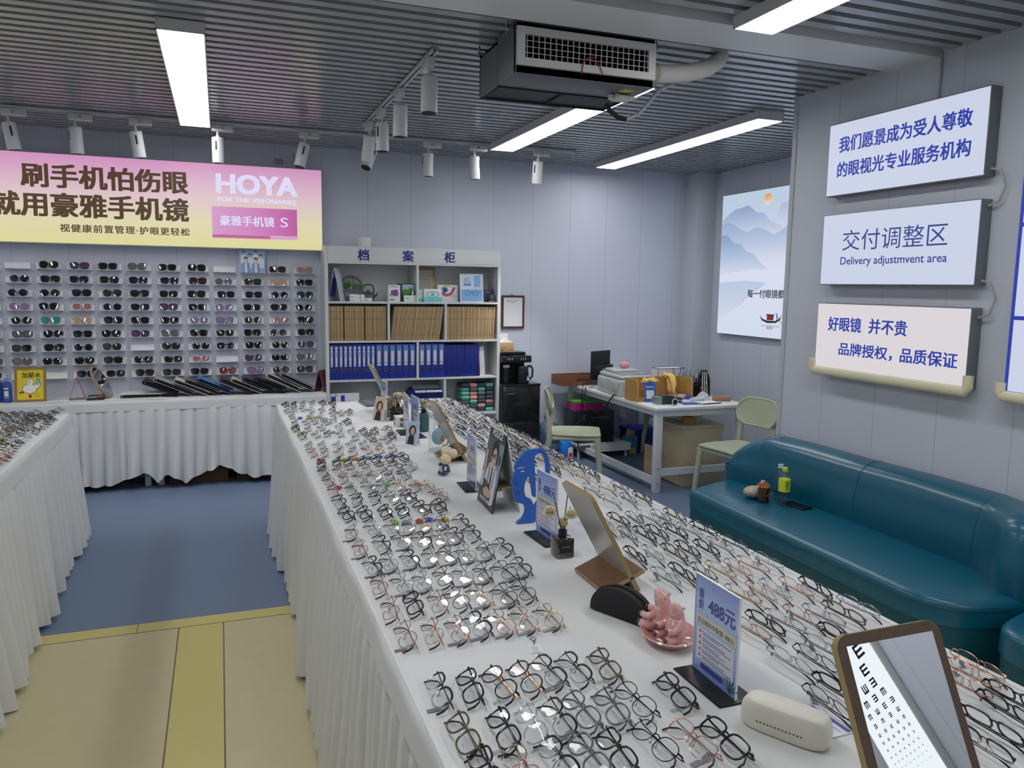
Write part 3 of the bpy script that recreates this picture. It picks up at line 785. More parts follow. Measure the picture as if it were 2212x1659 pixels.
# ------------------------------------------------------------------ things on the back table
def frame_pic(t, w_, h_, d, fw, mframe, mpic):
    b = mb(mframe)
    b.box((-w_ / 2, 0, 0), (w_ / 2, d, fw)).box((-w_ / 2, 0, h_ - fw), (w_ / 2, d, h_)).box((-w_ / 2, 0, fw), (-w_ / 2 + fw, d, h_ - fw)).box((w_ / 2 - fw, 0, fw), (w_ / 2, d, h_ - fw))
    b.build('frame', t)
    return mb(mpic).box((-w_ / 2 + fw, d * .35, fw), (w_ / 2 - fw, d * .9, h_ - fw)).build('picture', t)
M_gold = mat('gold_frame', (150, 122, 78), .45, metal=.2)
t = thing('framed_poster', 'yellow poster of a white duck lifting a glass in a brown gold frame', 'picture frame', (-1.405, 6.93, ZB + .002), rot=(R(-9), 0, R(-2)))
pc = frame_pic(t, .215, .268, .016, .016, M_gold, mat('yellow_poster', (232, 208, 48), .5))
m_o = mat('poster_ink', (32, 28, 24), .6)
put_text(pc, '加薪水', .128, .042, m_o, (.008, .0052, .207), UP, .02)
put_text(pc, 'MONEY', .045, .009, m_o, (-.03, .0052, .242), UP)
put_text(pc, '与薪为友', .036, .008, m_o, (.04, .0052, .058), UP); put_text(pc, '越加越有', .036, .008, m_o, (.05, .0052, .042), UP)
b = mb(mat('duck_ink', (30, 28, 26), .6)).ball((-.005, .0052, .10), .052, 20, 12, (1, .02, .72)).ball((.0, .0050, .152), .027, 16, 10, (1, .03, .9)).box((.042, .0044, .125), (.066, .0048, .178))
b.prism([(.02, .12), (.055, .15), (.075, .145), (.068, .115), (.03, .085)], .0004, Matrix.Translation((0, .0046, 0))).build('duck_outline', pc)
b = mb(mat('duck_white', (240, 240, 236), .6)).ball((-.005, .0044, .10), .048, 20, 12, (1, .02, .72)).ball((.0, .0042, .152), .024, 16, 10, (1, .03, .9)).prism([(.02, .118), (.055, .146), (.071, .142), (.065, .117), (.03, .09)], .0004, Matrix.Translation((0, .0036, 0)))
b.use(mat('duck_red', (176, 36, 40), .6)).box((-.012, .0036, .030), (.008, .0042, .055)).box((-.075, .0036, .066), (-.045, .0042, .08)).use(mat('glass_blue', (150, 190, 214), .4)).box((.045, .0034, .128), (.063, .0038, .175)).use(m_o).ball((-.006, .0034, .152), .005, 8, 6, (1, .1, 1))
b.build('duck', pc)
M_bluebot = mat('blue_bottle', (70, 110, 200), .15, trans=.55)
bottle_prof = [(.0, 0), (.03, 0), (.032, .01), (.032, .135), (.027, .15), (.014, .158), (.014, .165)]
for k, (x_, y_) in enumerate(((-1.56, 6.95), (-1.625, 6.98), (-1.69, 6.94))):
    t = thing('cleaner_bottle', '%s blue cleaner bottle counted from the yellow duck picture' % ordw(k + 1), 'bottle', (x_, y_, ZB), group='blue cleaner bottles')
    mb(M_bluebot).lathe(bottle_prof, n=20).build('bottle', t)
    mb(mat('blue_cap', (120, 150, 220), .3)).lathe([(.016, .16), (.016, .188), (.0, .188)], n=18).build('cap', t)
    mb(M_paper).box((-.014, -.0335, .035), (.014, -.031, .115)).use(mat('label_navy', (60, 66, 150), .5)).box((-.014, -.0338, .092), (.014, -.033, .104)).box((-.014, -.0338, .04), (.014, -.033, .048)).build('paper_label', t)
m_or = mat('orange_acrylic', (226, 130, 96), .2, trans=.6)
b = mb(m_or)
for s_ in (-1, 1): b.box((-.0015, -.05, 0), (.0015, .05, .185), Matrix.Translation((s_ * .058, 0, 0)) @ Matrix.Rotation(R(-17.5 * s_), 4, 'Y'))
b.box((-.058, -.05, 0), (.058, .05, .003))
tag(b.build('acrylic_tent', None, (-1.09, 7.0, ZB), (0, 0, R(8))), 'orange acrylic tent card standing on the back table', 'sign stand')
t = thing('price_stand', 'small black price tray lying before the oval mirror', 'price stand', (-.95, 6.90, ZB), rot=(0, 0, R(3)))
mb(M_blackm).prism([(-.066, 0), (.05, 0), (.066, .02), (.06, .06), (-.05, .06)], .004, Matrix.Rotation(R(-50), 4, 'X')).box((-.06, 0, 0), (.06, .05, .006)).build('tray', t)
for k in range(5): mb(M_gray if k < 3 else mat('orange_print', (200, 110, 60), .6)).box((-.05 + .021 * k, -.0012, .026 + .01 * (k > 2)), (-.034 + .021 * k, 0, .04 + .01 * (k > 2)), Matrix.Rotation(R(-50), 4, 'X')).build('print', t)
t = thing('oval_mirror', 'oval mirror in a wooden rim leaning on its wire foot', 'mirror', (-.85, 7.02, ZB), rot=(0, R(-27), R(-12)))
el = [(.12 * math.cos(a * PI / 20), .145 + .145 * math.sin(a * PI / 20)) for a in range(40)]
mb(wood_mat('mirror_rim_wood', (176, 150, 106), (150, 124, 84))).prism(el, .012, Matrix.Rotation(PI / 2, 4, 'Z')).build('rim', t)
mb(mat('mirror_silver', (220, 224, 228), .0, metal=1.0)).prism([(x * .9, .145 + (z - .145) * .9) for x, z in el], .0015, Matrix.Translation((.0008, 0, 0)) @ Matrix.Rotation(PI / 2, 4, 'Z')).build('mirror_glass', t)
mb(M_blackm).tube([(-.012, 0, .06), (-.10, 0, -.046)], .003, 6).build('foot', t)
# binders fallen in a row
lean = [(-.60, 124, 'white', .30, 0), (-.605, 40, 'black', .27, 24), (-.52, 170, 'silver', .31, 24), (-.37, 235, 'pale', .28, 24), (-.285, 120, 'taupe', .27, 24), (-.195, 1, 'sky blue', .29, 24), (-.015, 60, 'charcoal', .27, 24), (.075, 200, 'beige', .26, 24), (.165, 2, 'slate blue', .28, 24), (.262, 30, 'black', .27, 24), (.36, 240, 'ivory', .31, 27), (.475, 150, 'navy-spined grey', .31, 27)]
colr = {'white': (222, 222, 218), 'black': (30, 31, 34), 'silver': (168, 170, 172), 'pale': (206, 208, 210), 'taupe': (126, 116, 98), 'sky blue': (84, 130, 196), 'charcoal': (58, 59, 62), 'beige': (198, 192, 178), 'slate blue': (64, 78, 130), 'ivory': (214, 212, 200), 'navy-spined grey': (150, 152, 156)}
whe = ['flat under the others', 'next to the flat one', 'leaning on the black one', 'beside the silver one', 'between the pale and blue ones', 'with embossed cover', 'right of the sky blue one', 'between the charcoal and slate ones', 'in the middle right of the row', 'beside the slate blue one', 'standing steepest', 'at the bookcase end of the row']
for k, (x_, _, cn, ln, ang) in enumerate(lean):
    th = .030
    t = thing('ring_binder', '%s ring binder fallen sideways, %s' % (cn, whe[k].replace(' right ', ' ')), 'binder', (x_ + (ln * math.cos(R(ang)) if ang else .15 - .02), 7.03 + .012 * (k % 3), ZB + (.001 if ang == 0 else .002 + .0)), group='binders on the back table')
    m_ = mat('binder_' + cn, colr[cn], .45)
    w2 = .105
    Mr = Matrix.Rotation(R(ang), 4, 'Y')
    b = mb(m_)
    b.box((-ln, -w2, .0), (0, w2, .003), Mr).box((-ln, -w2, th), (0, w2, th + .003), Mr)
    b.tube([Mr @ Vector((-ln, -w2, .0015)), Mr @ Vector((-ln - .012, -w2, .006)), Mr @ Vector((-ln - .012, -w2, th - .004)), Mr @ Vector((-ln, -w2, th + .0015))], .002, 6)
    b.box((-ln - .012, -w2, .004), (-ln - .008, w2, th - .001), Mr).box((-ln - .010, -w2, 0), (-ln + .0, w2, .004), Mr).box((-ln - .010, -w2, th - .001), (-ln, w2, th + .003), Mr)
    b.build('cover', t)
    mb(M_blackm).box((-ln + .015, -w2 + .01, .005), (-.03, w2 - .01, th - .009), Mr).build('pages', t)
    mb(M_chrome).tube([Mr @ Vector((-ln - .002, -w2 + .002, .008)), Mr @ Vector((-ln + .012, -w2 + .002, th * .5)), Mr @ Vector((-ln - .002, -w2 + .002, th - .006))], .0022, 6).build('ring', t)
t = thing('tent_card', 'small dark maroon tent card at the bookcase end of the back table', 'sign stand', (.825, 7.0, ZB), rotz=R(50))
b = mb(mat('maroon_card', (92, 44, 58), .4))
for s_ in (-1, 1): b.box((-.055, -.0015, 0), (.055, .0015, .195), Matrix.Translation((0, s_ * .05, 0)) @ Matrix.Rotation(R(15 * s_), 4, 'X'))
b.build('card', t)
# ------------------------------------------------------------------ bookcase
BX0, BX1, BY0, BY1 = .853, 2.468, 6.95, WB - .004
t = thing('bookcase', 'tall white open bookcase with blue characters on its top board', 'bookcase', (0, BY0, 0))
D_ = BY1 - BY0
b = mb(M_laminate)
b.box((BX0, 0, 0), (BX0 + .03, D_, 2.0)).build('side_panel', t); mb(M_laminate).box((BX1 - .028, 0, 0), (BX1, D_, 2.0)).build('side_panel', t)
mb(M_laminate).box((BX0 + .03, D_ - .008, .04), (BX1 - .028, D_, 1.99)).build('back_panel', t)
mb(M_laminate).box((BX0 + .03, -.004, 1.868), (BX1 - .028, .014, 2.0)).box((BX0 + .03, 0, 1.985), (BX1 - .028, D_ - .008, 2.0)).build('header_board', t)
SHZ = [(1.850, 1.868), (1.505, 1.522), (1.158, 1.175), (.812, .828), (.468, .486), (.06, .078)]
for a, c in SHZ: mb(M_laminate).box((BX0 + .03, 0, a), (BX1 - .028, D_ - .008, c)).build('shelf', t)
for x_, z0, z1 in ((1.676, 1.522, 1.85), (1.412, 1.175, 1.505), (1.94, 1.175, 1.505), (1.676, .828, 1.158), (1.385, .486, .812), (1.934, .486, .812), (1.42, .078, .468), (1.93, .078, .468)):
    mb(M_laminate).box((x_ - .010, .002, z0), (x_ + .010, D_ - .008, z1)).build('divider', t)
m_navy = mat('navy_letters', (30, 34, 120), .5)
for ch, x_ in (('档', 1.188), ('案', 1.587), ('柜', 1.972)): put_text(t, ch, .096, .096, m_navy, (x_, -.0048, 1.928), UP, .034)
t = thing('wifi_router', 'white cylindrical wifi router on top of the bookcase', 'router', (1.22, 7.08, 2.0))
mb(M_white).lathe([(.058, 0), (.060, .004), (.060, .080), (.056, .086), (0, .086)], n=32).build('body', t)
mb(M_gray).box((-.004, -.0612, .05), (.004, -.059, .056)).build('lamp', t)
z1 = 1.5221
# top shelf, left part
t = thing('tent_card', 'tall blue and white tent card at the far end of the top shelf', 'sign stand', (.970, 7.04, z1), rotz=R(62))
b = mb(mat('pale_card', (196, 202, 216), .5))
for s_ in (-1, 1): b.box((-.07, -.0015, 0), (.07, .0015, .295), Matrix.Translation((0, s_ * .055, 0)) @ Matrix.Rotation(R(10.5 * s_), 4, 'X'))
b.build('card', t)
mb(mat('blue_print', (70, 92, 164), .5)).box((-.068, -.0025, .04), (.068, -.0018, .21), Matrix.Translation((0, .055, 0)) @ Matrix.Rotation(R(10.5), 4, 'X')).box((-.068, .0018, .04), (.068, .0026, .21), Matrix.Translation((0, .055, 0)) @ Matrix.Rotation(R(10.5), 4, 'X')).build('print', t)
m_iron = mat('grey_iron', (92, 94, 96), .6)
t = thing('plant_basket', 'round grey planter with an arch handle and two plastic succulents, lettered Home', 'planter', (1.10, 7.09, z1))
ring = [(.098 * math.cos(a * PI / 24), 0, .12 + .098 * math.sin(a * PI / 24)) for a in range(-4, 29)]
mb(m_iron).tube(ring, .012, 8, flat=.5).build('hoop', t)
b = mb(m_iron).prism([(.095 * math.cos(a * PI / 20), .11 + .11 * math.sin(a * PI / 20)) for a in range(20, 41)], .07, Matrix.Translation((0, -.035, 0)))
pt = b.build('pot', t)
put_text(pt, 'Home', .09, .028, mat('planter_letter', (196, 198, 196), .6), (.0, -.0356, .062), UP)
m_leaf = mat('succulent_green', (64, 120, 62), .5)
b = mb(m_leaf)
for k in range(26):
    a = k * 2.4; rr = .012 + .028 * (k / 26); h = .07 - .04 * (k / 26)
    b.tube([(-.04, 0, .105), (-.04 + rr * math.cos(a), rr * .6 * math.sin(a), .11 + h * .6), (-.04 + 1.7 * rr * math.cos(a), 1.0 * rr * math.sin(a), .115 + h)], [.006, .006, .0008], 5)
b.build('rosette_succulent', t)
b = mb(m_leaf)
for k in range(9): b.tube([(.03 + .009 * k - .015, .006 * (k % 3), .105), (.03 + .010 * k - .016, .007 * (k % 3), .15 + .02 * ((k * 7) % 5) / 5)], [.005, .0035], 6)
b.build('finger_succulent', t)
mb(mat('tan_cord', (130, 98, 70), .8)).tube([(.0, -.012, .225), (.012, -.016, .19), (.02, -.016, .16), (.028, -.016, .19), (.02, -.012, .225)], .003, 6).build('cord_loop', t)
m_tea = mat('teapot_blue', (62, 82, 98), .35, noise=.1)
t = thing('teapot', 'slate blue teapot with an arched black handle', 'teapot', (1.255, 7.10, z1))
mb(m_tea).lathe([(.03, 0), (.05, .01), (.062, .035), (.056, .06), (.034, .078), (.0, .082)], n=28).build('body', t)
mb(m_tea).tube([(.045, -.02, .04), (.068, -.03, .055), (.078, -.034, .078)], [.013, .009, .006], 10).build('spout', t)
mb(m_tea).lathe([(.03, .078), (.024, .088), (.006, .092), (.007, .1), (0, .104)], n=20).build('lid', t)
mb(M_blackm).tube([(-.048, 0, .068), (-.05, 0, .11), (-.04, 0, .142), (0, 0, .152), (.04, 0, .142), (.05, 0, .11), (.048, 0, .068)], .005, 8).build('handle', t)
def carton(name, label, cat, lo, hi, m, prints=(), rotz=0, group=None):
    cx, cy = (lo[0] + hi[0]) / 2, (lo[1] + hi[1]) / 2
    t = thing(name, label, cat, (cx, cy, lo[2]), rotz, group)
    mb(m).box((lo[0] - cx, lo[1] - cy, 0), (hi[0] - cx, hi[1] - cy, hi[2] - lo[2]), bev=.0012).build('carton', t)
    for x0, x1, za, zb, mm in prints:
        mb(mm).box((x0 - cx, lo[1] - cy - .0006, za - lo[2]), (x1 - cx, lo[1] - cy, zb - lo[2])).build('print', t)
    return t
P = lambda n, c, r_=.5: mat(n, c, r_)
M_wbox = P('white_carton', (222, 224, 224))
for k, (xa, za) in enumerate(((1.07, 0), (1.07, .031), (1.165, .0))):
    carton('eye_drop_box', ('small white carton at the bottom before the planter', 'small white carton on top of another before the planter', 'upright white carton pair before the teapot')[k], 'box', (xa, 6.97 - .0 + .0, z1 + za), (xa + (.09 if k < 2 else .035), 6.995, z1 + za + (.03 if k < 2 else .062)), M_wbox, [(xa + .012, xa + .03, z1 + za + .008, z1 + za + .014, M_gray)])
carton('eye_drop_box', 'flat white carton beside the upright one before the teapot', 'box', (1.203, 6.97, z1), (1.268, 6.995, z1 + .032), M_wbox, [(1.21, 1.225, z1 + .01, z1 + .018, P('print_violet', (120, 100, 140)))])
t = carton('supplement_box', 'white carton printed with purple blueberries', 'box', (1.413, 6.98, z1), (1.521, 7.05, z1 + .148), M_wbox, [(1.425, 1.50, z1 + .132, z1 + .138, P('print_violet', (120, 100, 140))), (1.425, 1.47, z1 + .012, z1 + .022, P('print_violet', (120, 100, 140)))])
b = mb(P('berry_purple', (130, 74, 140)))
for dx, dz in ((-.012, 0), (.014, .006), (.002, -.016), (.018, -.014)): b.ball((dx, -.0355, .085 + dz), .02, 12, 8, (1, .04, 1))
b.use(P('berry_leaf', (88, 140, 96))).ball((-.03, -.0355, .062), .014, 10, 6, (1, .04, .6)); b.build('berry_print', t)
t = carton('supplement_box', 'dark green carton with a mountain meadow picture', 'box', (1.522, 7.02, z1), (1.668, 7.10, z1 + .165), P('dark_green_carton', (44, 72, 56)), [(1.55, 1.66, z1 + .065, z1 + .155, P('meadow_sky', (170, 186, 214)))])
m_ = P('meadow_green', (70, 140, 62))
mb(m_).prism([(-.045, -.095 + .16), (.065, .065), (.065, .105), (.03, .128), (.0, .105), (-.02, .118), (-.045, .1)], .0004, Matrix.Translation((0, -.0412, 0))).build('meadow_print', t)
carton('lens_cleaner_box', 'low white carton before the dark green one', 'box', (1.555, 6.975, z1), (1.665, 7.0, z1 + .058), M_wbox, [(1.565, 1.60, z1 + .028, z1 + .034, M_gray)])
t = thing('spray_bottle', 'tiny white spray tube on the low white carton', 'bottle', (1.638, 6.988, z1 + .058)); mb(M_white).lathe([(.008, 0), (.008, .03), (.005, .033), (.005, .045), (0, .045)], n=12).build('tube', t)
# top shelf, right part
t = thing('certificate_frame', 'gold framed certificate leaning at the back of the top shelf', 'picture frame', (1.80, 7.17, z1 + .002), rot=(R(-10), 0, R(-4)))
t['label'] = 'gold framed certificate standing behind the mint carton on the top shelf'
pc = frame_pic(t, .20, .315, .015, .018, mat('brass_frame', (160, 136, 86), .4, metal=.3), P('certificate_paper', (216, 208, 184)))
for k in range(6): mb(M_gray).box((-.06, .005, .09 + .022 * k), (.06, .0053, .096 + .022 * k)).build('text_line', pc)
mb(P('seal_red', (180, 60, 50))).ball((.045, .0052, .075), .014, 12, 6, (1, .05, 1)).build('seal', pc)
m_teal = P('mint_print', (116, 196, 196))
carton('patch_box', 'narrow mint green carton beside the shelf divider', 'box', (1.69, 7.0, z1), (1.735, 7.06, z1 + .115), m_teal, [(1.69, 1.735, z1 + .03, z1 + .11, P('pale_mint', (196, 222, 218)))])
t = carton('patch_box', 'white carton with a mint green base and drawn eye', 'box', (1.738, 6.975, z1), (1.906, 7.045, z1 + .118), M_wbox, [(1.738, 1.906, z1, z1 + .042, m_teal)])
mb(m_teal).tube([(.055 * math.cos(a * PI / 14), -.0356, .068 + .026 * math.sin(a * PI / 14)) for a in range(28)], .005, 6, closed=True, flat=.1).ball((0, -.0356, .068), .018, 14, 8, (1, .03, 1)).build('eye_print', t)
t = carton('eye_mask_box', 'wide white carton with a large colourful eye', 'box', (1.889, 7.06, z1), (2.09, 7.13, z1 + .155), M_wbox, [(1.90, 1.94, z1 + .015, z1 + .025, P('print_pink', (220, 130, 150)))])
b = mb(P('eye_yellow', (214, 190, 90))).tube([(-.085, -.0357, .10), (-.055, -.0357, .135), (-.02, -.0357, .148), (.03, -.0357, .14)], .006, 6, flat=.1)
b.use(P('eye_magenta', (186, 70, 120))).tube([(-.07, -.0357, .085), (-.02, -.0357, .06), (.03, -.0357, .075), (.06, -.0357, .135)], .012, 6, flat=.06)
b.use(P('eye_teal', (70, 150, 150))).ball((-.03, -.0357, .11), .030, 18, 8, (1, .03, 1)).use(P('eye_navy', (40, 60, 110))).ball((-.03, -.0365, .11), .017, 14, 8, (1, .03, 1)); b.build('eye_print', t)
put_text(t, 'EYE CARE PATCH', .07, .010, M_ink, (.045, -.0360, .058), UP); put_text(t, 'PATCH', .04, .007, M_gray, (.05, -.0360, .045), UP)
t = thing('poster_frame', 'white framed poster in blue with a pair of glasses', 'picture frame', (2.20, 6.985, z1), rot=(R(-6), 0, 0))
pc = frame_pic(t, .225, .262, .014, .008, M_white, P('poster_pale_blue', (198, 212, 234)))
b = mb(P('poster_blue', (128, 170, 222))).box((-.104, .0042, .008), (.104, .0049, .118)).box((.025, .0042, .14), (.085, .0049, .245)); b.build('blue_print', pc)
b = mb(P('poster_navy', (48, 80, 130)))
for s_ in (-1, 1): b.tube([(s_ * .038 + .026 * math.cos(a * PI / 12), .0038, .085 + .017 * math.sin(a * PI / 12)) for a in range(24)], .0025, 5, closed=True, flat=.3)
b.box((-.012, .0036, .09), (.012, .0041, .094)).tube([(-.04 + .032 * math.cos(a * PI / 12), .0038, .19 + .034 * math.sin(a * PI / 12)) for a in range(3, 26)], .002, 5, flat=.3).box((-.075, .0036, .155), (-.005, .0041, .165)); b.build('glasses_print', pc)
put_text(pc, '关于', .04, .02, P('poster_navy', (48, 80, 130)), (-.04, .0036, .20), UP, .01); put_text(pc, '近视防控', .05, .014, P('poster_navy', (48, 80, 130)), (-.04, .0036, .178), UP, .01)
carton('perfume_box', 'dark navy carton at the desk end of the top shelf', 'box', (2.322, 7.04, z1), (2.426, 7.10, z1 + .118), P('dark_navy_carton', (42, 50, 84)), [(2.34, 2.40, z1 + .09, z1 + .094, M_gray)])
t = thing('lens_jar', 'small grey metal canister before the navy carton', 'jar', (2.395, 6.995, z1)); mb(mat('canister_steel', (120, 124, 130), .3, metal=.8)).lathe([(.028, 0), (.030, .004), (.030, .05), (.022, .056), (.022, .07), (0, .072)], n=20).build('canister', t); mb(M_blackm).lathe([(.0305, .02), (.0305, .034)], n=20).build('band', t)
# kraft notebooks: three compartments
zk = 1.1752
m_kr = [mat('kraft_cover_%d' % k, c, .8, noise=.06, nscale=30) for k, c in enumerate(((184, 158, 118), (174, 148, 108), (190, 166, 128), (168, 142, 104)))]
m_band = mat('kraft_cover_print', (120, 88, 56), .8)
kr_me = []
for m_ in m_kr:
    me = mb(m_).box((0, 0, 0), (.0112, .215, .305), bev=.001).use(m_band).box((-.0001, -.0004, .04), (.0113, .0, .043)).box((-.0001, -.0004, .19), (.0113, .0, .194)).box((-.0001, -.0004, .255), (.0113, .0, .257)).mesh('notebook'); kr_me.append(me)
comp = [(.888, 1.398, 0.0, 'aisle-side'), (1.430, 1.925, 7.5, 'middle'), (1.958, 2.436, 3.2, 'desk-side')]
for ci, (xa, xb, lean_, nm) in enumerate(comp):
    x_ = xa + .001; k = 0
    n_tot = 0
    while True:
        u = (x_ - xa) / (xb - xa)
        an = R(lean_ * (0 if ci == 0 else (1 if ci == 1 else max(0, (u - .35) / .65)) ** 1.0))
        wd = .0112 / math.cos(an)
        top = .305 * math.sin(an)
        if x_ + wd + top > xb - .002: break
        if ci == 0 and k in (10, 24): x_ += .012
        o = link('kraft_notebook', kr_me[(k * 7 + ci) % 4], None, (x_, 6.972 + .004 * ((k * 5) % 3), zk + .0113 * math.sin(an)), (0, an, 0))
        tag(o, '%s brown kraft notebook from the aisle end of the %s compartment' % (ordw(k + 1), nm), 'notebook', 'kraft notebooks on the second shelf')
        x_ += wd + (.0008 if ci != 1 else .0018) + (.0016 if (k * 13) % 7 == 0 else 0); k += 1
# blue lever files
zf = .8282
m_file = mat('file_blue', (34, 52, 150), .4)
m_filed = mat('folder_navy', (30, 42, 128), .45)
m_lab = P('file_label', (206, 210, 212))
def lever_file(wd, second):
    t = thing('lever_arch_file', 'x', 'file')
    mb(m_file).box((0, 0, 0), (wd, .26, .315), bev=.0015).build('case', t)
    cx = wd / 2
    if second:
        l_ = mb(P('label_grey_border', (150, 158, 166))).box((.012, -.001, .118), (wd - .012, 0, .302)).build('label_holder', t)
        mb(m_lab).box((.018, -.0015, .15), (wd - .018, -.0009, .25)).box((.018, -.0015, .122), (wd - .018, -.0009, .138)).use(P('label_sky', (60, 140, 220))).box((.018, -.0015, .256), (wd - .018, -.0009, .296)).build('card', l_)
    else:
        l_ = mb(m_lab).box((.010, -.001, .116), (wd - .010, 0, .295)).build('paper_label', t)
        mb(P('label_stripe', (120, 160, 200))).box((.010, -.0014, .262), (wd - .010, -.0009, .272)).use(M_gray).box((cx - .004, -.0014, .20), (cx + .004, -.0009, .245)).box((cx, -.0014, .12), (wd - .012, -.0009, .14)).build('label_print', l_)
    mb(M_chrome).tube([(cx + .013 * math.cos(a * PI / 10), -.001, .083 + .013 * math.sin(a * PI / 10)) for a in range(20)], .0025, 6, closed=True).build('finger_ring', t)
    mb(M_blackm).ball((cx, .0, .083), .0115, 12, 6, (1, .06, 1)).build('finger_hole', t)
    return t
src = [lever_file(.0395, False), lever_file(.060, True)]
used = [False, False]
def place_file(kind, x_, label):
    if not used[kind]: o = src[kind]; used[kind] = True
    else: o = copy_tree(src[kind])
    o.location = (x_, 6.972, zf); o['label'] = label; o['group'] = 'blue lever arch files on the third shelf'
x_ = .887
for k in range(10): place_file(0, x_, '%s narrow blue lever file from the aisle end of the third shelf' % ordw(k + 1)); x_ += .0405
x_ += .003
for k in range(6): place_file(1, x_, '%s wide blue lever file after the ten narrow ones' % ordw(k + 1)); x_ += .0612
x_ = 1.690
for k in range(4): place_file(1, x_, '%s wide blue lever file past the divider of the third shelf' % ordw(k + 1)); x_ += .0578 if False else .0612
fme = mb(m_filed).box((0, 0, 0), (.0136, .235, .300), bev=.0015).box((.002, -.0006, .12), (.0116, 0, .16)).mesh('document_folder')
x_ = 1.937; k = 0
while x_ < 2.262:
    o = link('document_folder', fme, None, (x_, 6.975 + .003 * (k % 2), zf), (0, R(1.2) if k > 12 else 0, 0)); k += 1
    tag(o, '%s slim navy folder after the wide lever files' % ordw(k), 'folder', 'slim navy folders on the third shelf'); x_ += .0144
mag = [(.010, (206, 204, 196)), (.008, (222, 222, 218)), (.011, (212, 210, 206)), (.007, (226, 226, 224)), (.008, (200, 202, 206))]
x_ = 2.285
for k, (w_, c_) in enumerate(mag):
    o = mb(P('magazine_cover_%d' % k, c_)).box((0, 0, 0), (w_, .21, .285 - .006 * (k % 3))).build('magazine', None, (x_, 6.985, zf), (0, R(-3.2), 0)); x_ += w_ + .0015
    tag(o, '%s thin white magazine leaning on the navy folders' % ordw(k + 1), 'magazine', 'white magazines at the end of the third shelf')
# fourth shelf
z4 = .4862
t = carton('flat_box', 'wide white carton with blue print on the lowest visible shelf', 'box', (.892, 7.0, z4), (1.149, 7.12, z4 + .215), M_wbox, [(.90, .94, z4 + .12, z4 + .19, P('carton_blue', (40, 60, 170))), (.985, 1.02, z4 + .11, z4 + .20, P('carton_blue', (40, 60, 170))), (.93, .955, z4 + .196, z4 + .204, P('carton_blue', (40, 60, 170))), (1.02, 1.075, z4 + .11, z4 + .15, P('carton_beige', (190, 176, 150)))])
t = thing('document_case', 'navy case with a white lid on the lowest visible shelf', 'case', (1.772, 7.10, z4))
mb(m_filed).prism([(-.15, 0), (.15, 0), (.15, .205), (.13, .232), (-.12, .232), (-.15, .2)], .20, Matrix.Translation((0, -.1, 0))).build('case', t)
mb(P('lid_white', (210, 212, 212))).box((-.115, -.105, .17), (.14, .08, .176), Matrix.Translation((0, 0, .065)) @ Matrix.Rotation(R(14), 4, 'X')).build('lid', t)
mb(P('carton_blue', (40, 60, 170))).box((-.04, -.1012, .06), (.02, -.100, .12)).build('print', t)
cc = {'g': (92, 94, 96), 'n': (50, 66, 82), 't': (98, 168, 152), 'p': (208, 144, 126)}
cn = {'g': 'dark grey', 'n': 'slate navy', 't': 'mint', 'p': 'salmon'}
case_me = {}
for k_, c_ in cc.items(): case_me[k_] = mb(mat('spectacle_case_' + k_, c_, .6)).box((-.0385, -.09, 0), (.0385, .09, .0385), bev=.013, seg=3).use(M_blackm).box((-.0387, -.0903, .0185), (.0387, -.085, .0195)).mesh('spectacle_case')
grid_ = ['-gnpn'[0:0] + 'nnnt', 'ttnt', 'tgtn', 'npgn', 'gtpg', 'gtgt'] 
grid_ = ['ntgnt', 'gtngp', 'npgtg', 'gptng', 'ngpgn', '-npnt']
grid_ = [['n', 'n', 'n', 't'], ['t', 'g', 'p', 'n'], ['g', 't', 'n', 'p'], ['t', 'p', 'g', 'n'], ['t', 'p', 'g', 'n'], ['t', 'g', 't', 'n'], ['n', 'p', 'n', 't']]
wh_r = ['bottom', 'second', 'third', 'fourth', 'fifth', 'sixth', 'topmost']
for r_i, row in enumerate(grid_):
    for c_i, k_ in enumerate(row):
        o = link('spectacle_case', case_me[k_], None, (2.145 + .0795 * c_i, 7.07 + .003 * ((r_i + c_i) % 3), z4 + .0388 * r_i))
        tag(o, '%s zip spectacle case, %s of the stack, %s from the aisle' % (cn[k_], wh_r[r_i] + (' row' if r_i < 6 else ' row'), ordw(c_i + 1)), 'spectacle case', 'stacked spectacle cases on the lowest visible shelf')
# framed notice on the wall (code left out)
t = thing('framed_notice', 'dark wood framed paper notice on the wall beside the bookcase', 'picture frame', (2.705, WB - .022, 1.263))
pc = frame_pic(t, .236, .322, .02, .018, wood_mat('walnut_frame', (92, 54, 36), (70, 40, 26)), M_paper)
for k in range(3): mb(M_gray).box((-.07, .0062, .275 - .012 * k), (.07 - .02 * k, .0068, .279 - .012 * k)).build('text_line', pc)
tag(mb(M_laminate).box((2.69, WB - .012, 1.592), (2.72, WB, 1.612), bev=.002).build('wall_hook'), 'small clear hook above the framed notice', 'hook')

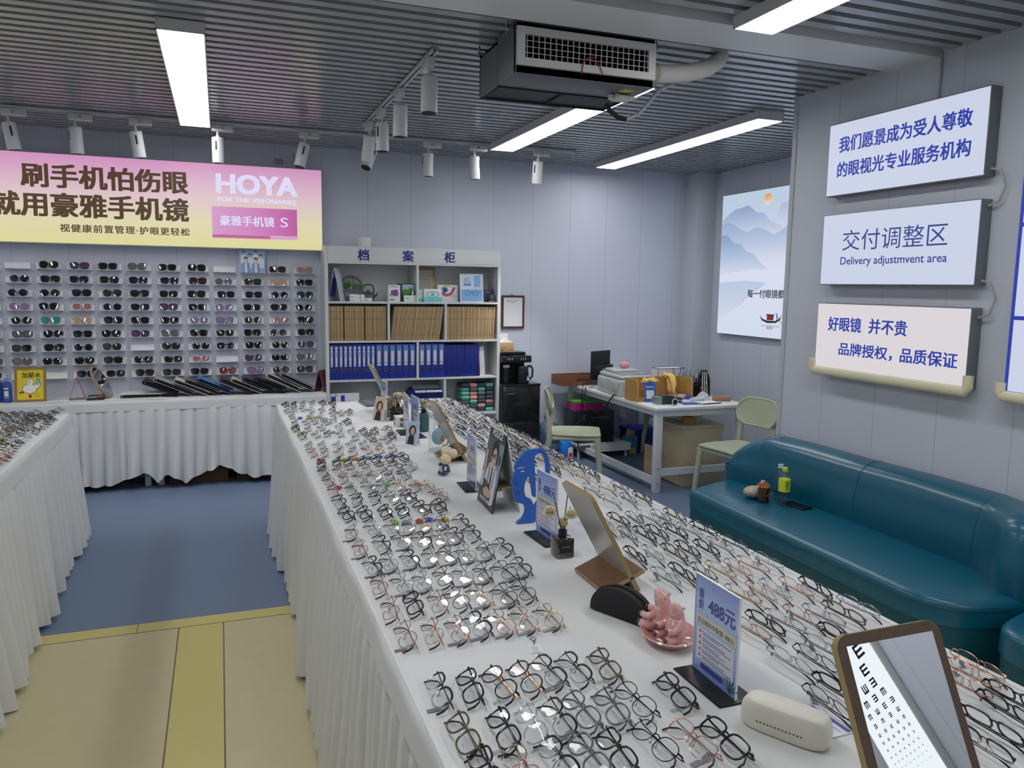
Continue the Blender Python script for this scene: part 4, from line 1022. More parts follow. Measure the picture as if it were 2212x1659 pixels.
# ------------------------------------------------------------------ water dispenser and what stands on it
M_disp = mat('dispenser_black', (20, 21, 24), .18, coat=.3)
DX0, DX1 = 2.475, 2.862
t = thing('water_dispenser', 'glossy black tea bar water dispenser beside the bookcase', 'water dispenser', (0, 6.88, 0))
mb(M_disp).box((DX0, 0, .02), (DX1, .30, .735), bev=.008).build('cabinet', t)
mb(M_disp).box((DX0 - .004, -.006, .735), (DX1 + .004, .306, .752), bev=.004).build('counter', t)
mb(M_disp).box((DX0 + .01, -.006, .40), (DX1 - .01, 0, .70), bev=.003).box((DX0 + .01, -.006, .04), (DX1 - .01, 0, .385), bev=.003).build('door', t)
mb(M_gray).box((DX0 + .05, -.0075, .66), (DX0 + .12, -.006, .664)).build('handle', t)
mb(M_blackm).box((DX0, .17, .752), (2.76, .30, 1.01), bev=.004).build('column', t)
hd = mb(M_disp).box((DX0, .02, .955), (2.775, .30, 1.02), bev=.006).box((DX0, .10, 1.02), (2.745, .30, 1.05), bev=.008).build('head', t)
for k in range(6): mb(P('panel_glyph', (170, 176, 180))).box((2.53 + .022 * k + (.07 if k > 2 else 0), .0185, .98), (2.536 + .022 * k + (.07 if k > 2 else 0), .02, 1.0)).build('glyph', hd)
t = thing('tissue_box', 'open brown tissue carton with white lining on the dispenser', 'tissue box', (2.54, 7.02, 1.0505))
mb(M_kraft).box((-.075, -.06, 0), (.075, .06, .092), bev=.001).build('carton', t)
mb(M_white).prism([(-.075, .09), (.055, .09), (.055, .17), (-.075, .172)], .004, Matrix.Translation((0, .055, 0))).build('raised_flap', t)
mb(M_paper).prism([(-.05, .09), (.06, .09), (.045, .112), (.0, .128), (-.03, .11)], .05, Matrix.Translation((0, -.04, 0))).build('tissue', t)
put_text(t, 'TISSUE', .045, .008, M_ink, (-.03, -.0606, .045), UP); mb(M_ink).ball((-.045, -.0605, .018), .008, 10, 6, (1, .08, 1)).build('emblem', t)
t = thing('glass_tumbler', 'tall clear glass tumbler on the dispenser counter', 'glass', (2.528, 6.93, .753)); mb(thin_glass('tumbler_glass', (.82, .86, .88))).lathe([(.028, .0), (.03, .004), (.031, .17)], n=24).build('glass', t); mb(M_gray).lathe([(.0305, .155), (.0325, .158), (.0325, .178), (.0, .18)], n=24).build('lid', t)
t = thing('electric_kettle', 'black electric kettle with loop handle and blue label', 'kettle', (2.70, 6.95, .753), rotz=R(10))
mb(M_disp).lathe([(.062, 0), (.066, .006), (.066, .02), (.062, .022), (.064, .03), (.058, .15), (.054, .165), (.0, .168)], n=32).build('body', t)
mb(M_blackm).tube([(.05, 0, .16), (.10, 0, .158), (.115, 0, .13), (.112, 0, .06), (.09, 0, .035), (.06, 0, .04)], .011, 8, flat=.7).build('handle', t)
mb(P('kettle_label', (70, 130, 200))).box((.012, -.066, .03), (.042, -.058, .072)).use(M_paper).box((.016, -.0668, .036), (.038, -.0655, .05)).build('label_sticker', t)

# ------------------------------------------------------------------ chairs
M_chair = mat('sage_plastic', (176, 181, 156), .45)
def chair(loc, rotz, label, m=None):
    """sage stacking chair, seat centre at LOC, facing local -y"""
    m = m or M_chair
    t = thing('stacking_chair', label, 'chair', (loc[0], loc[1], 0), rotz, 'sage green plastic chairs')
    n = 14
    sz = .45
    def seat(i, j):
        u, v = i / n * 2 - 1, j / n * 2 - 1
        x = .205 * u * (1 - .10 * v * v - (.05 if v > 0 else 0)); y = .205 * v
        cor = max(0, abs(u) - .55) ** 2 * .3 + max(0, -v - .6) ** 2 * .22
        return (x, y, sz - .012 * (1 - u * u) * (1 - v * v) - .04 * cor)
    b = mb(m).grid(seat, n, n).grid(lambda i, j: tuple(Vector(seat(i, j)) - Vector((0, 0, .025))), n, n)
    per = [(i, 0) for i in range(n)] + [(n, j) for j in range(n)] + [(i, n) for i in range(n, 0, -1)] + [(0, j) for j in range(n, 0, -1)]
    b.tube([Vector(seat(i, j)) - Vector((0, 0, .0125)) for i, j in per], .0125, 8, closed=True)
    b.build('seat', t, smooth=180)
    rim = [(.19, -.19), (.19, .19), (-.19, .19), (-.19, -.19)]
    b = mb(m)
    for a, c in zip(rim, rim[1:] + rim[:1]): b.tube([(a[0], a[1], sz - .045), (c[0], c[1], sz - .045)], .016, 8, flat=.8)
    b.build('apron', t)
    for s_ in (-1, 1):
        mb(m).tube([(s_ * .185, -.185, sz - .03), (s_ * .19, -.195, sz - .10), (s_ * .215, -.225, 0)], [.030, .025, .019], 10).build('leg', t)
        mb(m).tube([(s_ * .19, .30, .0), (s_ * .185, .215, sz - .06), (s_ * .18, .225, sz + .10), (s_ * .165, .245, sz + .20)], [.017, .025, .022, .016], 10).build('leg', t)
    def back(i, j):
        a = i / n * 2 - 1; v = j / 8
        x = .215 * a * (1 - .12 * (2 * v - 1) ** 2); y = .235 + .03 * v - .045 * a * a
        z = sz + .14 + v * .215
        if abs(a) > .7: z += (abs(a) - .7) * (.25 * (.5 - v))
        return (x, y, z)
    b = mb(m).grid(back, n, 8).grid(lambda i, j: tuple(Vector(back(i, j)) + Vector((0, .012, 0))), n, 8)
    b.tube([Vector(back(i, 8)) + Vector((0, .006, 0)) for i in range(n + 1)] + [Vector(back(n, j)) + Vector((0, .006, 0)) for j in range(7, -1, -1)] + [Vector(back(i, 0)) + Vector((0, .006, 0)) for i in range(n - 1, -1, -1)] + [Vector(back(0, j)) + Vector((0, .006, 0)) for j in range(1, 8)], .009, 6, closed=True)
    b.build('backrest', t, smooth=180)
    return t
chair((2.85, 6.05), R(65), 'sage green plastic chair in profile beside the white desk legs')
chair((4.22, 6.67), R(-90), 'sage green plastic chair mostly hidden behind the desk frame')
chair((3.79, 5.07), R(-82), 'sage green plastic chair half hidden by the wall end behind the sofa')

# ------------------------------------------------------------------ work desk
M_desk = mat('desk_steel_white', (212, 215, 218), .4)
DZ = .71; X0, X1, Y0, Y1 = 3.30, 4.16, 5.46, 7.22
t = thing('work_desk', 'white steel framed work desk against the back wall', 'desk', (0, 0, 0))
mb(M_white).box((X0 - .02, Y0 - .02, DZ - .025), (X1 + .02, Y1, DZ), bev=.002).build('desktop', t)
for x_ in (X0, X1 - .06):
    for y_ in (Y0, Y1 - .07):
        l_ = mb(M_desk).box((x_, y_, 0), (x_ + .06, y_ + .05, DZ - .025), bev=.002).build('leg', t)
        if x_ == X0 and y_ == Y0:
            for z_ in (.075, .20): mb(M_blackm).cyl((x_ + .03, y_ - .002, z_), .006, .003, 10, Matrix.Rotation(PI / 2, 3, 'X')).build('bolt', l_)
for z0, z1_ in ((DZ - .075, DZ - .025), (.06, .115)):
    b = mb(M_desk)
    b.box((X0 + .015, Y0 + .05, z0), (X0 + .05, Y1 - .07, z1_)).box((X1 - .05, Y0 + .05, z0), (X1 - .015, Y1 - .07, z1_)) if z0 > .3 else b.box((X0 + .015, Y0 + .05, z0), (X0 + .05, Y1 - .07, z1_))
    b.box((X0 + .06, Y0 + .01, z0 + (.08 if z0 < .3 else 0)), (X1 - .06, Y0 + .04, z1_ + (.08 if z0 < .3 else 0)))
    b.build('rail', t)
M_ply = wood_mat('maple_laminate', (198, 186, 154), (184, 170, 136), (3, 3, 30))
t = thing('pedestal_cabinet', 'pale maple drawer cabinet under the desk', 'cabinet', (3.83, 5.78, 0))
mb(M_ply).box((-.20, -.20, 0), (.20, .24, .50), bev=.002).build('body', t); mb(M_ply).box((-.21, -.21, .50), (.21, .25, .52), bev=.002).build('top', t)
mb(M_ply).box((-.222, -.19, .02), (-.202, .22, .17)).build('drawer', t)
t = thing('tape_roll', 'roll of amber packing tape on the maple cabinet', 'tape roll', (3.76, 5.70, .521)); mb(mat('amber_tape', (190, 150, 50), .25, trans=.2)).lathe([(.037, 0), (.056, 0), (.056, .058), (.037, .058), (.037, 0)], n=28).build('tape', t)
mb(M_kraft).lathe([(.034, .0), (.0375, .0), (.0375, .058), (.034, .058), (.034, 0)], n=28).build('core', t)
for k, (dx, dy, rz) in enumerate(((.10, .02, 8), (.05, .08, -6))): tag(mb(M_paper).box((-.13, -.09, 0), (.13, .09, .006), bev=.001).build('paper_stack', None, (3.86 + dx * .4, 5.80 + dy, .521 + .007 * k), (0, 0, R(rz))), ('grey paper sheets jutting over the maple cabinet edge', 'upper paper sheets lying behind the tape roll')[k], 'papers')
# things on the desk
zd = DZ
m_tray = wood_mat('dark_tray_wood', (128, 84, 52), (100, 62, 38))
t = thing('wooden_tray', 'brown wooden tray lettered ORIGINALS in the desk corner by the wall', 'tray', (3.36, 7.05, zd), rotz=R(0))
mb(m_tray).box((-.26, -.12, 0), (.26, .12, .01)).build('base', t)
for lo, hi in (((-.26, -.12, .01), (.26, -.108, .10)), ((-.26, .108, .01), (.26, .12, .10)), ((-.26, -.108, .01), (-.248, .108, .10)), ((.248, -.108, .01), (.26, .108, .10))): mb(m_tray).box(lo, hi).build('side', t)
put_text(t, 'ORIGINALS', .19, .03, M_ink, (.0, -.1206, .055), UP, .02)
m_pk = mat('pink_paper', (226, 190, 200), .7)
for k in range(5): tag(mb(m_pk).prism([(-.05, 0), (.05, 0), (.03, .03), (-.02, .035)], .08, Matrix.Translation((0, -.04, 0))).build('paper_slip', None, (3.18 + .075 * k, 7.04 + .012 * (k % 2), zd + .0105 + .0), (0, 0, R(20 * k))), '%s pink paper slip from the wall end of the wooden tray' % ordw(k + 1), 'paper slip', 'pink slips in the wooden tray')
t = thing('monitor', 'black computer monitor seen from behind on the desk', 'monitor', (3.425, 6.74, zd), rotz=R(206))
mb(M_blackm).box((-.145, -.008, .10), (.145, .010, .36), bev=.004).build('screen', t)
mb(M_black).box((-.15, .010, .085), (.15, .045, .225), bev=.008).build('rear_housing', t)
mb(M_gray).box((-.01, .046, .15), (.025, .0465, .19)).use(M_paper).box((-.006, .0466, .155), (.02, .047, .172)).build('rating_label', t)
mb(M_blackm).tube([(.0, .03, .13), (.0, .06, .06), (.0, .05, .004)], .012, 8).tube([(-.09, .10, .004), (.0, .04, .006), (.09, .10, .004)], .007, 8).build('stand', t)
t = thing('keyboard', 'black keyboard lying behind the monitor foot', 'keyboard', (3.52, 6.50, zd), rotz=R(80)); mb(M_blackm).box((-.18, -.06, 0), (.18, .06, .014), bev=.003).build('body', t)
M_eq = mat('equipment_grey', (186, 192, 192), .45)
t = thing('lens_edger', 'light grey lens grinding machine with rounded lid', 'machine', (3.475, 6.33, zd), rotz=R(-3))
b = mb(M_eq)
b.box((-.17, -.25, .0), (.17, .25, .15), bev=.02, seg=3); b.box((-.155, -.235, .15), (.155, .235, .19), bev=.018, seg=3).build('housing', t)
mb(M_eq).box((-.12, .0, .19), (.13, .20, .222), bev=.016, seg=3).build('lid', t)
mb(M_eq).box((-.182, -.20, .05), (-.168, -.10, .13), bev=.006).box((-.182, .06, .05), (-.168, .16, .14), bev=.006).build('side_latch', t)
mb(M_gray).box((-.172, -.245, .09), (-.168, -.225, .10)).box((-.172, -.245, .115), (-.168, -.225, .125)).build('vent', t)
mb(M_gray).box((-.13, -.20, .19), (.13, -.03, .198), bev=.004).build('deck', t)
tag(mb(mat('pink_cloth', (222, 160, 166), .8)).ball((0, 0, .03), .05, 14, 8, (1, .8, .7)).build('polishing_pad', None, (3.52, 6.43, zd + .222 - .0)), 'pink wad of cloth on the grinding machine lid', 'cloth')
m_pine = wood_mat('pine_organiser', (196, 156, 96), (170, 126, 70), (2, 2, 26))
t = thing('wooden_organiser', 'low open pine organiser with curved ends on the desk', 'organiser', (3.585, 5.90, zd), rotz=R(3))
arc = [(0, 0), (.19, 0), (.19, .19), (.10, .19), (.03, .185), (.0, .16)]
side = [(-.10, 0), (.10, 0), (.10, .19), (-.06, .19), (-.085, .182), (-.10, .16)]
for s_ in (-1, 1): mb(m_pine).prism(side, .014, Matrix.Translation((s_ * .272 - .007, 0, 0)) @ Matrix.Rotation(PI / 2, 4, 'Z') @ Matrix.Translation((0, -.014 if s_ > 0 else 0, 0))).build('end_panel', t)
mb(m_pine).box((-.265, .086, .0), (.265, .10, .19)).build('back_panel', t); mb(m_pine).box((-.265, -.09, 0), (.265, .086, .012)).build('base', t)
m_yel = mat('yellow_cloth', (232, 196, 118), .85)
def rag(label, loc, pts, r0):
    b = mb(m_yel)
    for k in range(5):
        q = [(p[0] + .012 * math.sin(k * 2 + i), p[1] + .018 * (k - 2), p[2] + .006 * math.cos(k * 3 + i)) for i, p in enumerate(pts)]
        b.tube(q, [r0 * (1 + .25 * math.sin(i + k)) for i in range(len(q))], 8)
    tag(b.build('polishing_cloth', None, loc, smooth=180), label, 'cloth')
rag('yellow polishing cloth draped over the back of the pine organiser', (3.71, 5.985, zd), [(-.02, .03, .17), (-.01, .0, .205), (.0, -.04, .20), (.01, -.07, .14), (.0, -.085, .08), (.02, -.09, .03)], .016)
rag('small yellow polishing cloth behind the blue payment card', (3.46, 5.86, zd), [(-.07, .0, .15), (-.04, 0, .185), (.0, .0, .165), (.04, .0, .185), (.07, .0, .165)], .014)
t = thing('payment_card', 'blue payment card standing before the pine organiser', 'sign', (3.42, 5.77, zd), rotz=R(-6))
mb(P('payment_blue', (42, 104, 190))).prism([(-.052, 0), (.052, 0), (.052, .17), (-.052, .17)], .003, Matrix.Rotation(R(-10), 4, 'X')).build('card', t)
mb(M_paper).prism([(-.035, .03), (.035, .03), (.035, .10), (-.035, .10)], .0006, Matrix.Rotation(R(-10), 4, 'X') @ Matrix.Translation((0, -.0008, 0))).build('blank_panel', t)
put_text(t, '推荐使用支付', .08, .014, M_paper, (0, .0205, .128), (R(80), 0, 0), .01)
for k, c_ in enumerate(((206, 210, 212), (196, 150, 150), (200, 204, 200))):
    t = thing('parts_box', '%s small clear parts box inside the pine organiser' % ordw(k + 1), 'parts box', (3.60 + .085 * k, 5.86, zd + .012)); mb(P('parts_box_%d' % k, c_, .25)).box((-.038, -.03, 0), (.038, .03, .034), bev=.003).build('body', t); mb(M_clear).box((-.038, -.03, .034), (.038, .03, .036)).build('lid', t)
t = thing('paper_bag', 'white paper bag with navy edges behind the organiser', 'bag', (3.80, 6.13, zd), rotz=R(4)); mb(M_paper).box((-.14, -.05, 0), (.14, .05, .25)).build('bag', t)
mb(m_navy).tube([(-.14, -.051, 0), (-.14, -.051, .25), (.14, -.051, .25), (.14, -.051, 0)], .003, 5).tube([(-.14, -.05, .25), (-.14, .05, .25), (.14, .05, .25), (.14, -.05, .25)], .003, 5).tube([(.02, -.053, .25), (.04, -.053, .19), (.07, -.053, .17), (.10, -.053, .20), (.11, -.053, .25)], .003, 5).build('edging', t)
t = thing('water_bottle', 'small clear bottle with lilac cap behind the grinding machine', 'bottle', (3.70, 6.62, zd)); mb(thin_glass('bottle_pet', (.86, .88, .95))).lathe([(.028, 0), (.03, .01), (.03, .14), (.012, .18)], n=18).build('bottle', t); mb(mat('lilac_cap', (196, 196, 226), .4)).lathe([(.014, .18), (.014, .20), (0, .20)], n=14).build('cap', t)
# plier rack
t = thing('plier_rack', 'black plier rack crowded with tools at the wall side of the desk', 'tool rack', (3.98, 6.02, zd), rotz=R(2))
mb(M_blackm).prism([(-.13, 0), (.13, 0), (.11, .10), (-.13, .10)], .10, Matrix.Translation((0, -.04, 0))).box((-.13, .06, 0), (.13, .075, .15)).build('rack', t)
mt = mat('plier_steel', (176, 180, 184), .25, metal=1.0); mgr = mat('plier_grip', (26, 26, 28), .5)
for k in range(12):
    x_ = -.12 + .0215 * k; h = .19 + .05 * ((k * 7) % 5) / 5 + (.03 if k > 7 else 0)
    t2 = thing('pliers', '%s pair of black handled pliers from the organiser end of the rack' % ordw(k + 1), 'pliers', (3.98 + x_, 6.02 - .045 - .012 * (k % 2), zd + .03), group='pliers hanging in the rack')
    for s_ in (-1, 1): mb(mgr).tube([(s_ * .003, -.004, .10), (s_ * .009, -.012, .05), (s_ * .006, -.016, -.01)], .0045, 6).build('handle', t2)
    mb(mt).tube([(0, -.004, .10), (0, 0, .13), (0, .004, h)], [.005, .008, .003], 6, flat=.5).build('jaw', t2)
t = thing('tool_pouch', 'black fabric tool pouch hung with white cables beside the rack', 'pouch', (4.07, 5.93, zd), rotz=R(-4)); mb(M_blackm).prism([(-.05, 0), (.055, 0), (.05, .16), (.02, .24), (-.02, .24), (-.04, .15)], .05).build('pouch', t)
b = mb(M_paper)
for k in range(3): b.tube([(-.03 + .02 * k, -.006, .23), (-.035 + .02 * k, -.012, .16), (-.03 + .02 * k, -.012, .08), (-.02 + .02 * k, -.008, .04)], .004, 6)
b.use(mat('yellow_cable', (214, 190, 90), .5)).tube([(-.03, -.014, .12), (-.05, -.018, .07), (-.02, -.018, .05), (.01, -.018, .09), (-.005, -.014, .14)], .003, 6).build('cables', t)
t = thing('spectacle_case', 'dark green box shaped spectacle case on the desk front', 'spectacle case', (3.47, 5.66, zd), rotz=R(-4)); mb(mat('case_dark_green', (34, 62, 58), .5)).prism([(-.03, 0), (.11, 0), (.11, .045), (.07, .072), (0.0, .075), (-.03, .065)], .10, Matrix.Translation((0, -.05, 0))).build('body', t); mb(mat('case_silver_end', (150, 160, 158), .35, metal=.5)).prism([(-.075, 0), (-.03, 0), (-.03, .066), (-.075, .06)], .10, Matrix.Translation((0, -.05, 0))).build('end', t)
t = thing('spectacle_case', 'small black hard case with white seam on the desk front', 'spectacle case', (3.64, 5.71, zd), rotz=R(8)); mb(M_blackm).ball((0, 0, .022), .06, 22, 10, (1.1, .6, .36)).build('shell', t); mb(M_paper).tube([(.0665 * math.cos(a * PI / 16), .0365 * math.sin(a * PI / 16), .020) for a in range(32)], .0022, 5, closed=True).build('seam', t)
t = thing('clip_disc', 'small black disc with a white rim standing at the desk edge', 'disc', (3.52, 5.555, zd)); mb(M_blackm).cyl((0, .012, .030), .026, .024, 24, Matrix.Rotation(PI / 2, 3, 'X')).build('disc', t); mb(M_paper).tube([(.027 * math.cos(a * PI / 12), -.012, .030 + .027 * math.sin(a * PI / 12)) for a in range(24)], .003, 6, closed=True).build('rim', t)
tag(mb(P('folder_blue_sheet', (52, 100, 170))).box((-.12, -.06, 0), (.12, .06, .004)).build('blue_folder', None, (3.74, 5.60, zd), (0, 0, R(-4))), 'flat blue folder lying at the desk edge', 'folder')
t = thing('notepad', 'open white notepad over the blue folder', 'notepad', (3.87, 5.59, zd + .0042), rotz=R(6)); mb(M_paper).box((-.095, -.06, 0), (.095, .06, .006)).build('pages', t); mb(M_blackm).box((-.098, -.063, -.0), (.098, -.06, .006)).build('cover', t)
m_film = thin_glass('plastic_film', (.9, .92, .94), 1.6)
b = mb(P('film_white', (214, 218, 222), .3)).tube([(-.13, -.03, .022), (.0, -.02, .02), (.06, .02, .03)], .012, 8).prism([(-.06, 0), (.11, 0), (.10, .06), (.05, .085), (-.03, .03)], .03, Matrix.Rotation(R(-20), 4, 'X'))
tag(b.build('plastic_wrap', None, (3.88, 5.72, zd), (0, 0, R(4))), 'crumpled clear plastic wrap beside the tool pouch', 'plastic wrap')
tag(mb(mat('royal_blue_felt', (40, 70, 190), .7)).ball((0, 0, .02), .04, 14, 8, (1, .8, .5)).build('felt_pouch', None, (3.83, 5.84, zd)), 'small royal blue felt pouch before the plier rack', 'pouch')
t = thing('wood_block', 'pinkish brown wooden case at the desk corner by the wall', 'spectacle case', (4.06, 5.665, zd), rotz=R(-12)); mb(wood_mat('block_wood', (178, 130, 104), (160, 112, 88))).box((-.08, -.026, 0), (.08, .026, .042), bev=.01, seg=2).build('block', t)
# under the desk
t = thing('computer_tower', 'black computer tower standing under the desk', 'computer', (3.44, 6.92, .15), rotz=R(0)); mb(M_black).box((-.205, -.09, 0), (.205, .21, .32), bev=.004).build('case', t); mb(P('psu_plate', (60, 62, 66))).box((-.18, -.0915, .22), (-.12, -.09, .29)).build('power_inlet', t); mb(M_gray).box((-.05, -.0915, .25), (.14, -.09, .254)).build('seam', t)
t = thing('tower_stand', 'white open frame tower stand under the desk', 'stand', (3.52, 6.88, 0)); b = mb(M_white).box((-.30, -.10, .135), (.26, .24, .149)).box((-.16, -.12, .07), (.28, -.10, .148))
for x_ in (-.28, .24):
    for y_ in (-.08, .2): b.box((x_, y_, 0), (x_ + .02, y_ + .02, .135))
b.build('frame', t)
t = thing('storage_box', 'magenta box with a lime green lid on the computer tower', 'box', (3.38, 6.97, .4705)); mb(P('magenta_card', (170, 30, 120))).box((-.15, -.10, 0), (.15, .10, .075)).build('body', t); mb(P('lime_card', (86, 176, 40))).box((-.152, -.102, .075), (.152, .102, .095)).build('lid', t)
t = thing('wall_socket', 'white double wall socket under the desk', 'socket', (3.955, WB, .34)); mb(M_white).box((-.043, -.012, -.045), (.043, 0, .045), bev=.003).build('plate', t); mb(M_ink).box((-.015, -.0125, .012), (-.011, -.0119, .024)).box((.011, -.0125, .012), (.015, -.0119, .024)).build('slots', t)
t = thing('wall_plug', 'white plug with a hanging cord in the wall socket', 'plug', (3.955, WB - .0125, .315)); mb(M_white).box((-.018, -.03, -.018), (.018, 0, .018), bev=.004).build('plug', t); mb(M_cord).tube([(0, -.02, -.016), (.0, -.02, -.08), (-.04, -.02, -.16), (-.06, -.015, -.29)], .004, 6).build('cord', t)
t = thing('storage_box', 'royal blue storage box with dark band under the desk', 'box', (4.03, 7.02, 0)); mb(P('storage_blue', (28, 44, 160))).box((-.16, -.11, 0), (.16, .11, .22), bev=.004).build('body', t); mb(P('storage_lid', (40, 60, 190))).box((-.165, -.115, .22), (.165, .115, .25), bev=.003).build('lid', t); mb(P('storage_band', (40, 52, 74))).box((-.161, -.1115, .11), (.161, -.11, .16)).build('band', t)
t = thing('gift_bag', 'teal carton with a small yellow label under the desk', 'box', (3.84, 6.86, 0), rotz=R(12)); mb(P('teal_card', (40, 128, 136))).box((-.06, -.05, 0), (.06, .05, .19)).build('body', t); mb(mat('yellow_label', (206, 170, 50), .6)).box((-.03, -.0515, .02), (.04, -.0503, .08)).build('label_sticker', t); mb(M_kraft).prism([(-.02, .19), (.06, .19), (.075, .23), (.0, .26)], .04).build('crumpled_paper', t)
tag(mb(P('timber_board', (190, 170, 130))).box((-.010, -.08, 0), (.010, .08, .29)).build('wood_board', None, (3.545, 5.96, 0), (0, R(0), 0)), 'narrow pale board standing beside the maple cabinet', 'board')
t = thing('power_strip', 'grey power strip on the floor by the back wall', 'power strip', (3.80, 7.17, 0)); mb(M_gray).box((-.07, -.03, 0), (.07, .03, .035), bev=.003).build('body', t)
M_cable = mat('black_cable', (20, 20, 22), .5)
tag(mb(M_cable).tube([(3.40, 6.77, zd + .05), (3.30, 6.85, zd + .03), (3.268, 6.80, zd - .06), (3.265, 6.78, zd - .25), (3.268, 6.80, zd - .32)], .007, 6).tube([(3.36, 6.75, zd + .01), (3.272, 6.74, zd - .01), (3.262, 6.74, zd - .12), (3.266, 6.76, zd - .2)], .004, 6).build('cable_bundle'), 'bundle of black cables hanging off the wall end of the desk', 'cable')
tag(mb(M_cable).tube([(3.285, 6.76, zd + .008), (3.262, 6.72, zd - .05), (3.262, 6.6, zd - .17), (3.265, 6.50, zd - .20), (3.262, 6.32, zd - .14), (3.262, 6.22, zd - .05), (3.275, 6.17, zd + .012), (3.30, 6.165, zd + .012)], .006, 6).build('power_cable'), 'black cable sagging from the monitor to the grinding machine', 'cable')
tag(mb(M_cable).tube([(3.285, 6.826, .40), (3.225, 6.79, .36), (3.21, 6.77, .25), (3.225, 6.77, .15), (3.25, 6.75, .02)], .006, 6).build('power_cable'), 'black cable running from the computer tower to the floor', 'cable')
# water jugs
m_jug = mat('jug_blue', (110, 140, 176), .12, trans=.6)
t = thing('water_jug', 'large clear blue water cooler jug on the floor behind the chair', 'water jug', (3.02, 7.05, 0)); mb(m_jug).lathe([(.0, .005), (.12, 0), (.13, .02), (.13, .13), (.124, .14), (.124, .16), (.13, .17), (.13, .27), (.11, .31), (.05, .345), (.03, .36), (.03, .38)], n=32).build('jug', t); mb(P('jug_cap', (44, 80, 170))).lathe([(.036, .375), (.036, .40), (.030, .405), (.030, .47), (0, .47)], n=20).build('cap', t)
t = thing('detergent_bottle', 'bright blue detergent bottle with a red and white label on the floor', 'bottle', (3.115, 6.82, 0)); mb(P('detergent_blue', (30, 120, 210), .2)).lathe([(.055, 0), (.06, .01), (.06, .15), (.05, .18), (.03, .19), (.03, .21), (0, .21)], n=20).build('bottle', t); mb(M_paper).box((.0, -.063, .03), (.05, -.045, .13)).use(P('label_red', (200, 50, 60))).box((.008, -.0645, .04), (.042, -.0625, .08)).build('label_sticker', t)

# ------------------------------------------------------------------ sofa
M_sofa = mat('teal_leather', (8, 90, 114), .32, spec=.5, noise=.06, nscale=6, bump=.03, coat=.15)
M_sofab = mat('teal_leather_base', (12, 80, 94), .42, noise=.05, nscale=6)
M_sofaseam = mat('teal_seam', (18, 70, 88), .5)
def blob(outline_, z0, z1_, r_, m, rows=6):
    """cushion: plan OUTLINE filled, sides straight, top edge rounded by R"""
    b = mb(m); n = len(outline_)
    cx = sum(p[0] for p in outline_) / n; cy = sum(p[1] for p in outline_) / n
    def inset(d):
        o = []
        for i in range(n):
            p0, p, p1 = Vector(outline_[i - 1]), Vector(outline_[i]), Vector(outline_[(i + 1) % n])
            tn = (p1 - p0).normalized(); nr = Vector((-tn.y, tn.x))
            o.append(p + nr * d)
        return o
    lv = [(0, z0)] + [(r_ * (1 - math.cos(a * PI / 2 / rows)), z1_ - r_ + r_ * math.sin(a * PI / 2 / rows)) for a in range(rows + 1)]
    rings = []
    for d, z in lv: rings.append([b.bm.verts.new((p.x, p.y, z)) for p in inset(d)])
    F = []
    for A, B in zip(rings, rings[1:]):
        for i in range(n): F.append(b.bm.faces.new((A[i], A[(i + 1) % n], B[(i + 1) % n], B[i])))
    last = [v.co.copy() for v in rings[-1]]
    prev = rings[-1]
    for q in (.8, .55, .3):
        cur = [b.bm.verts.new((cx + (v.x - cx) * q, cy + (v.y - cy) * q, z1_ + .012 * (1 - q * q))) for v in last]
        for i in range(n): F.append(b.bm.faces.new((prev[i], prev[(i + 1) % n], cur[(i + 1) % n], cur[i])))
        prev = cur
    c = b.bm.verts.new((cx, cy, z1_ + .012)); 
    for i in range(n): F.append(b.bm.faces.new((prev[i], prev[(i + 1) % n], c)))
    b._fin(F)
    return b
def rounded(pts, rad, k=6):
    o = []
    n = len(pts)
    for i in range(n):
        p0, p, p1 = Vector(pts[i - 1]), Vector(pts[i]), Vector(pts[(i + 1) % n])
        r_ = rad[i] if isinstance(rad, (list, tuple)) else rad
        a = (p0 - p).normalized(); c = (p1 - p).normalized()
        s_, e = p + a * r_, p + c * r_
        for j in range(k + 1):
            u = j / k; o.append(tuple((1 - u) ** 2 * s_ + 2 * u * (1 - u) * p + u * u * e))
    # subdivide long runs
    q = []
    for i in range(len(o)):
        a, c = Vector(o[i]), Vector(o[(i + 1) % len(o)]); q.append(tuple(a))
        m_ = int((c - a).length / .12)
        for j in range(1, m_): q.append(tuple(a + (c - a) * j / m_))
    return q
seat_pl = rounded([(2.735, 4.13), (2.70, 2.22), (3.10, 2.14), (3.39, 2.14), (3.39, 4.26), (3.05, 4.26)], [.07, .22, .12, .02, .02, .09])
SZ = .42
t = thing('sofa', 'long teal leather waiting sofa against the near wall', 'sofa', (0, 0, 0))
blob(seat_pl, SZ - .11, SZ, .035, M_sofa).build('seat_cushion', t, smooth=60)
base_pl = rounded([(2.739, 4.126), (2.704, 2.224), (3.10, 2.144), (3.385, 2.155), (3.385, 4.245), (3.05, 4.245)], [.07, .22, .12, .02, .02, .09])
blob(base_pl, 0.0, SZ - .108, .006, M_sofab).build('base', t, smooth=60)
b = mb(M_sofaseam)
pl = rounded([(2.733, 4.132), (2.698, 2.218), (3.10, 2.138)], [.0, .22, .12])
b.tube([(x, y, SZ - .034) for x, y in pl[:-1]], .0025, 5).build('piping', t)
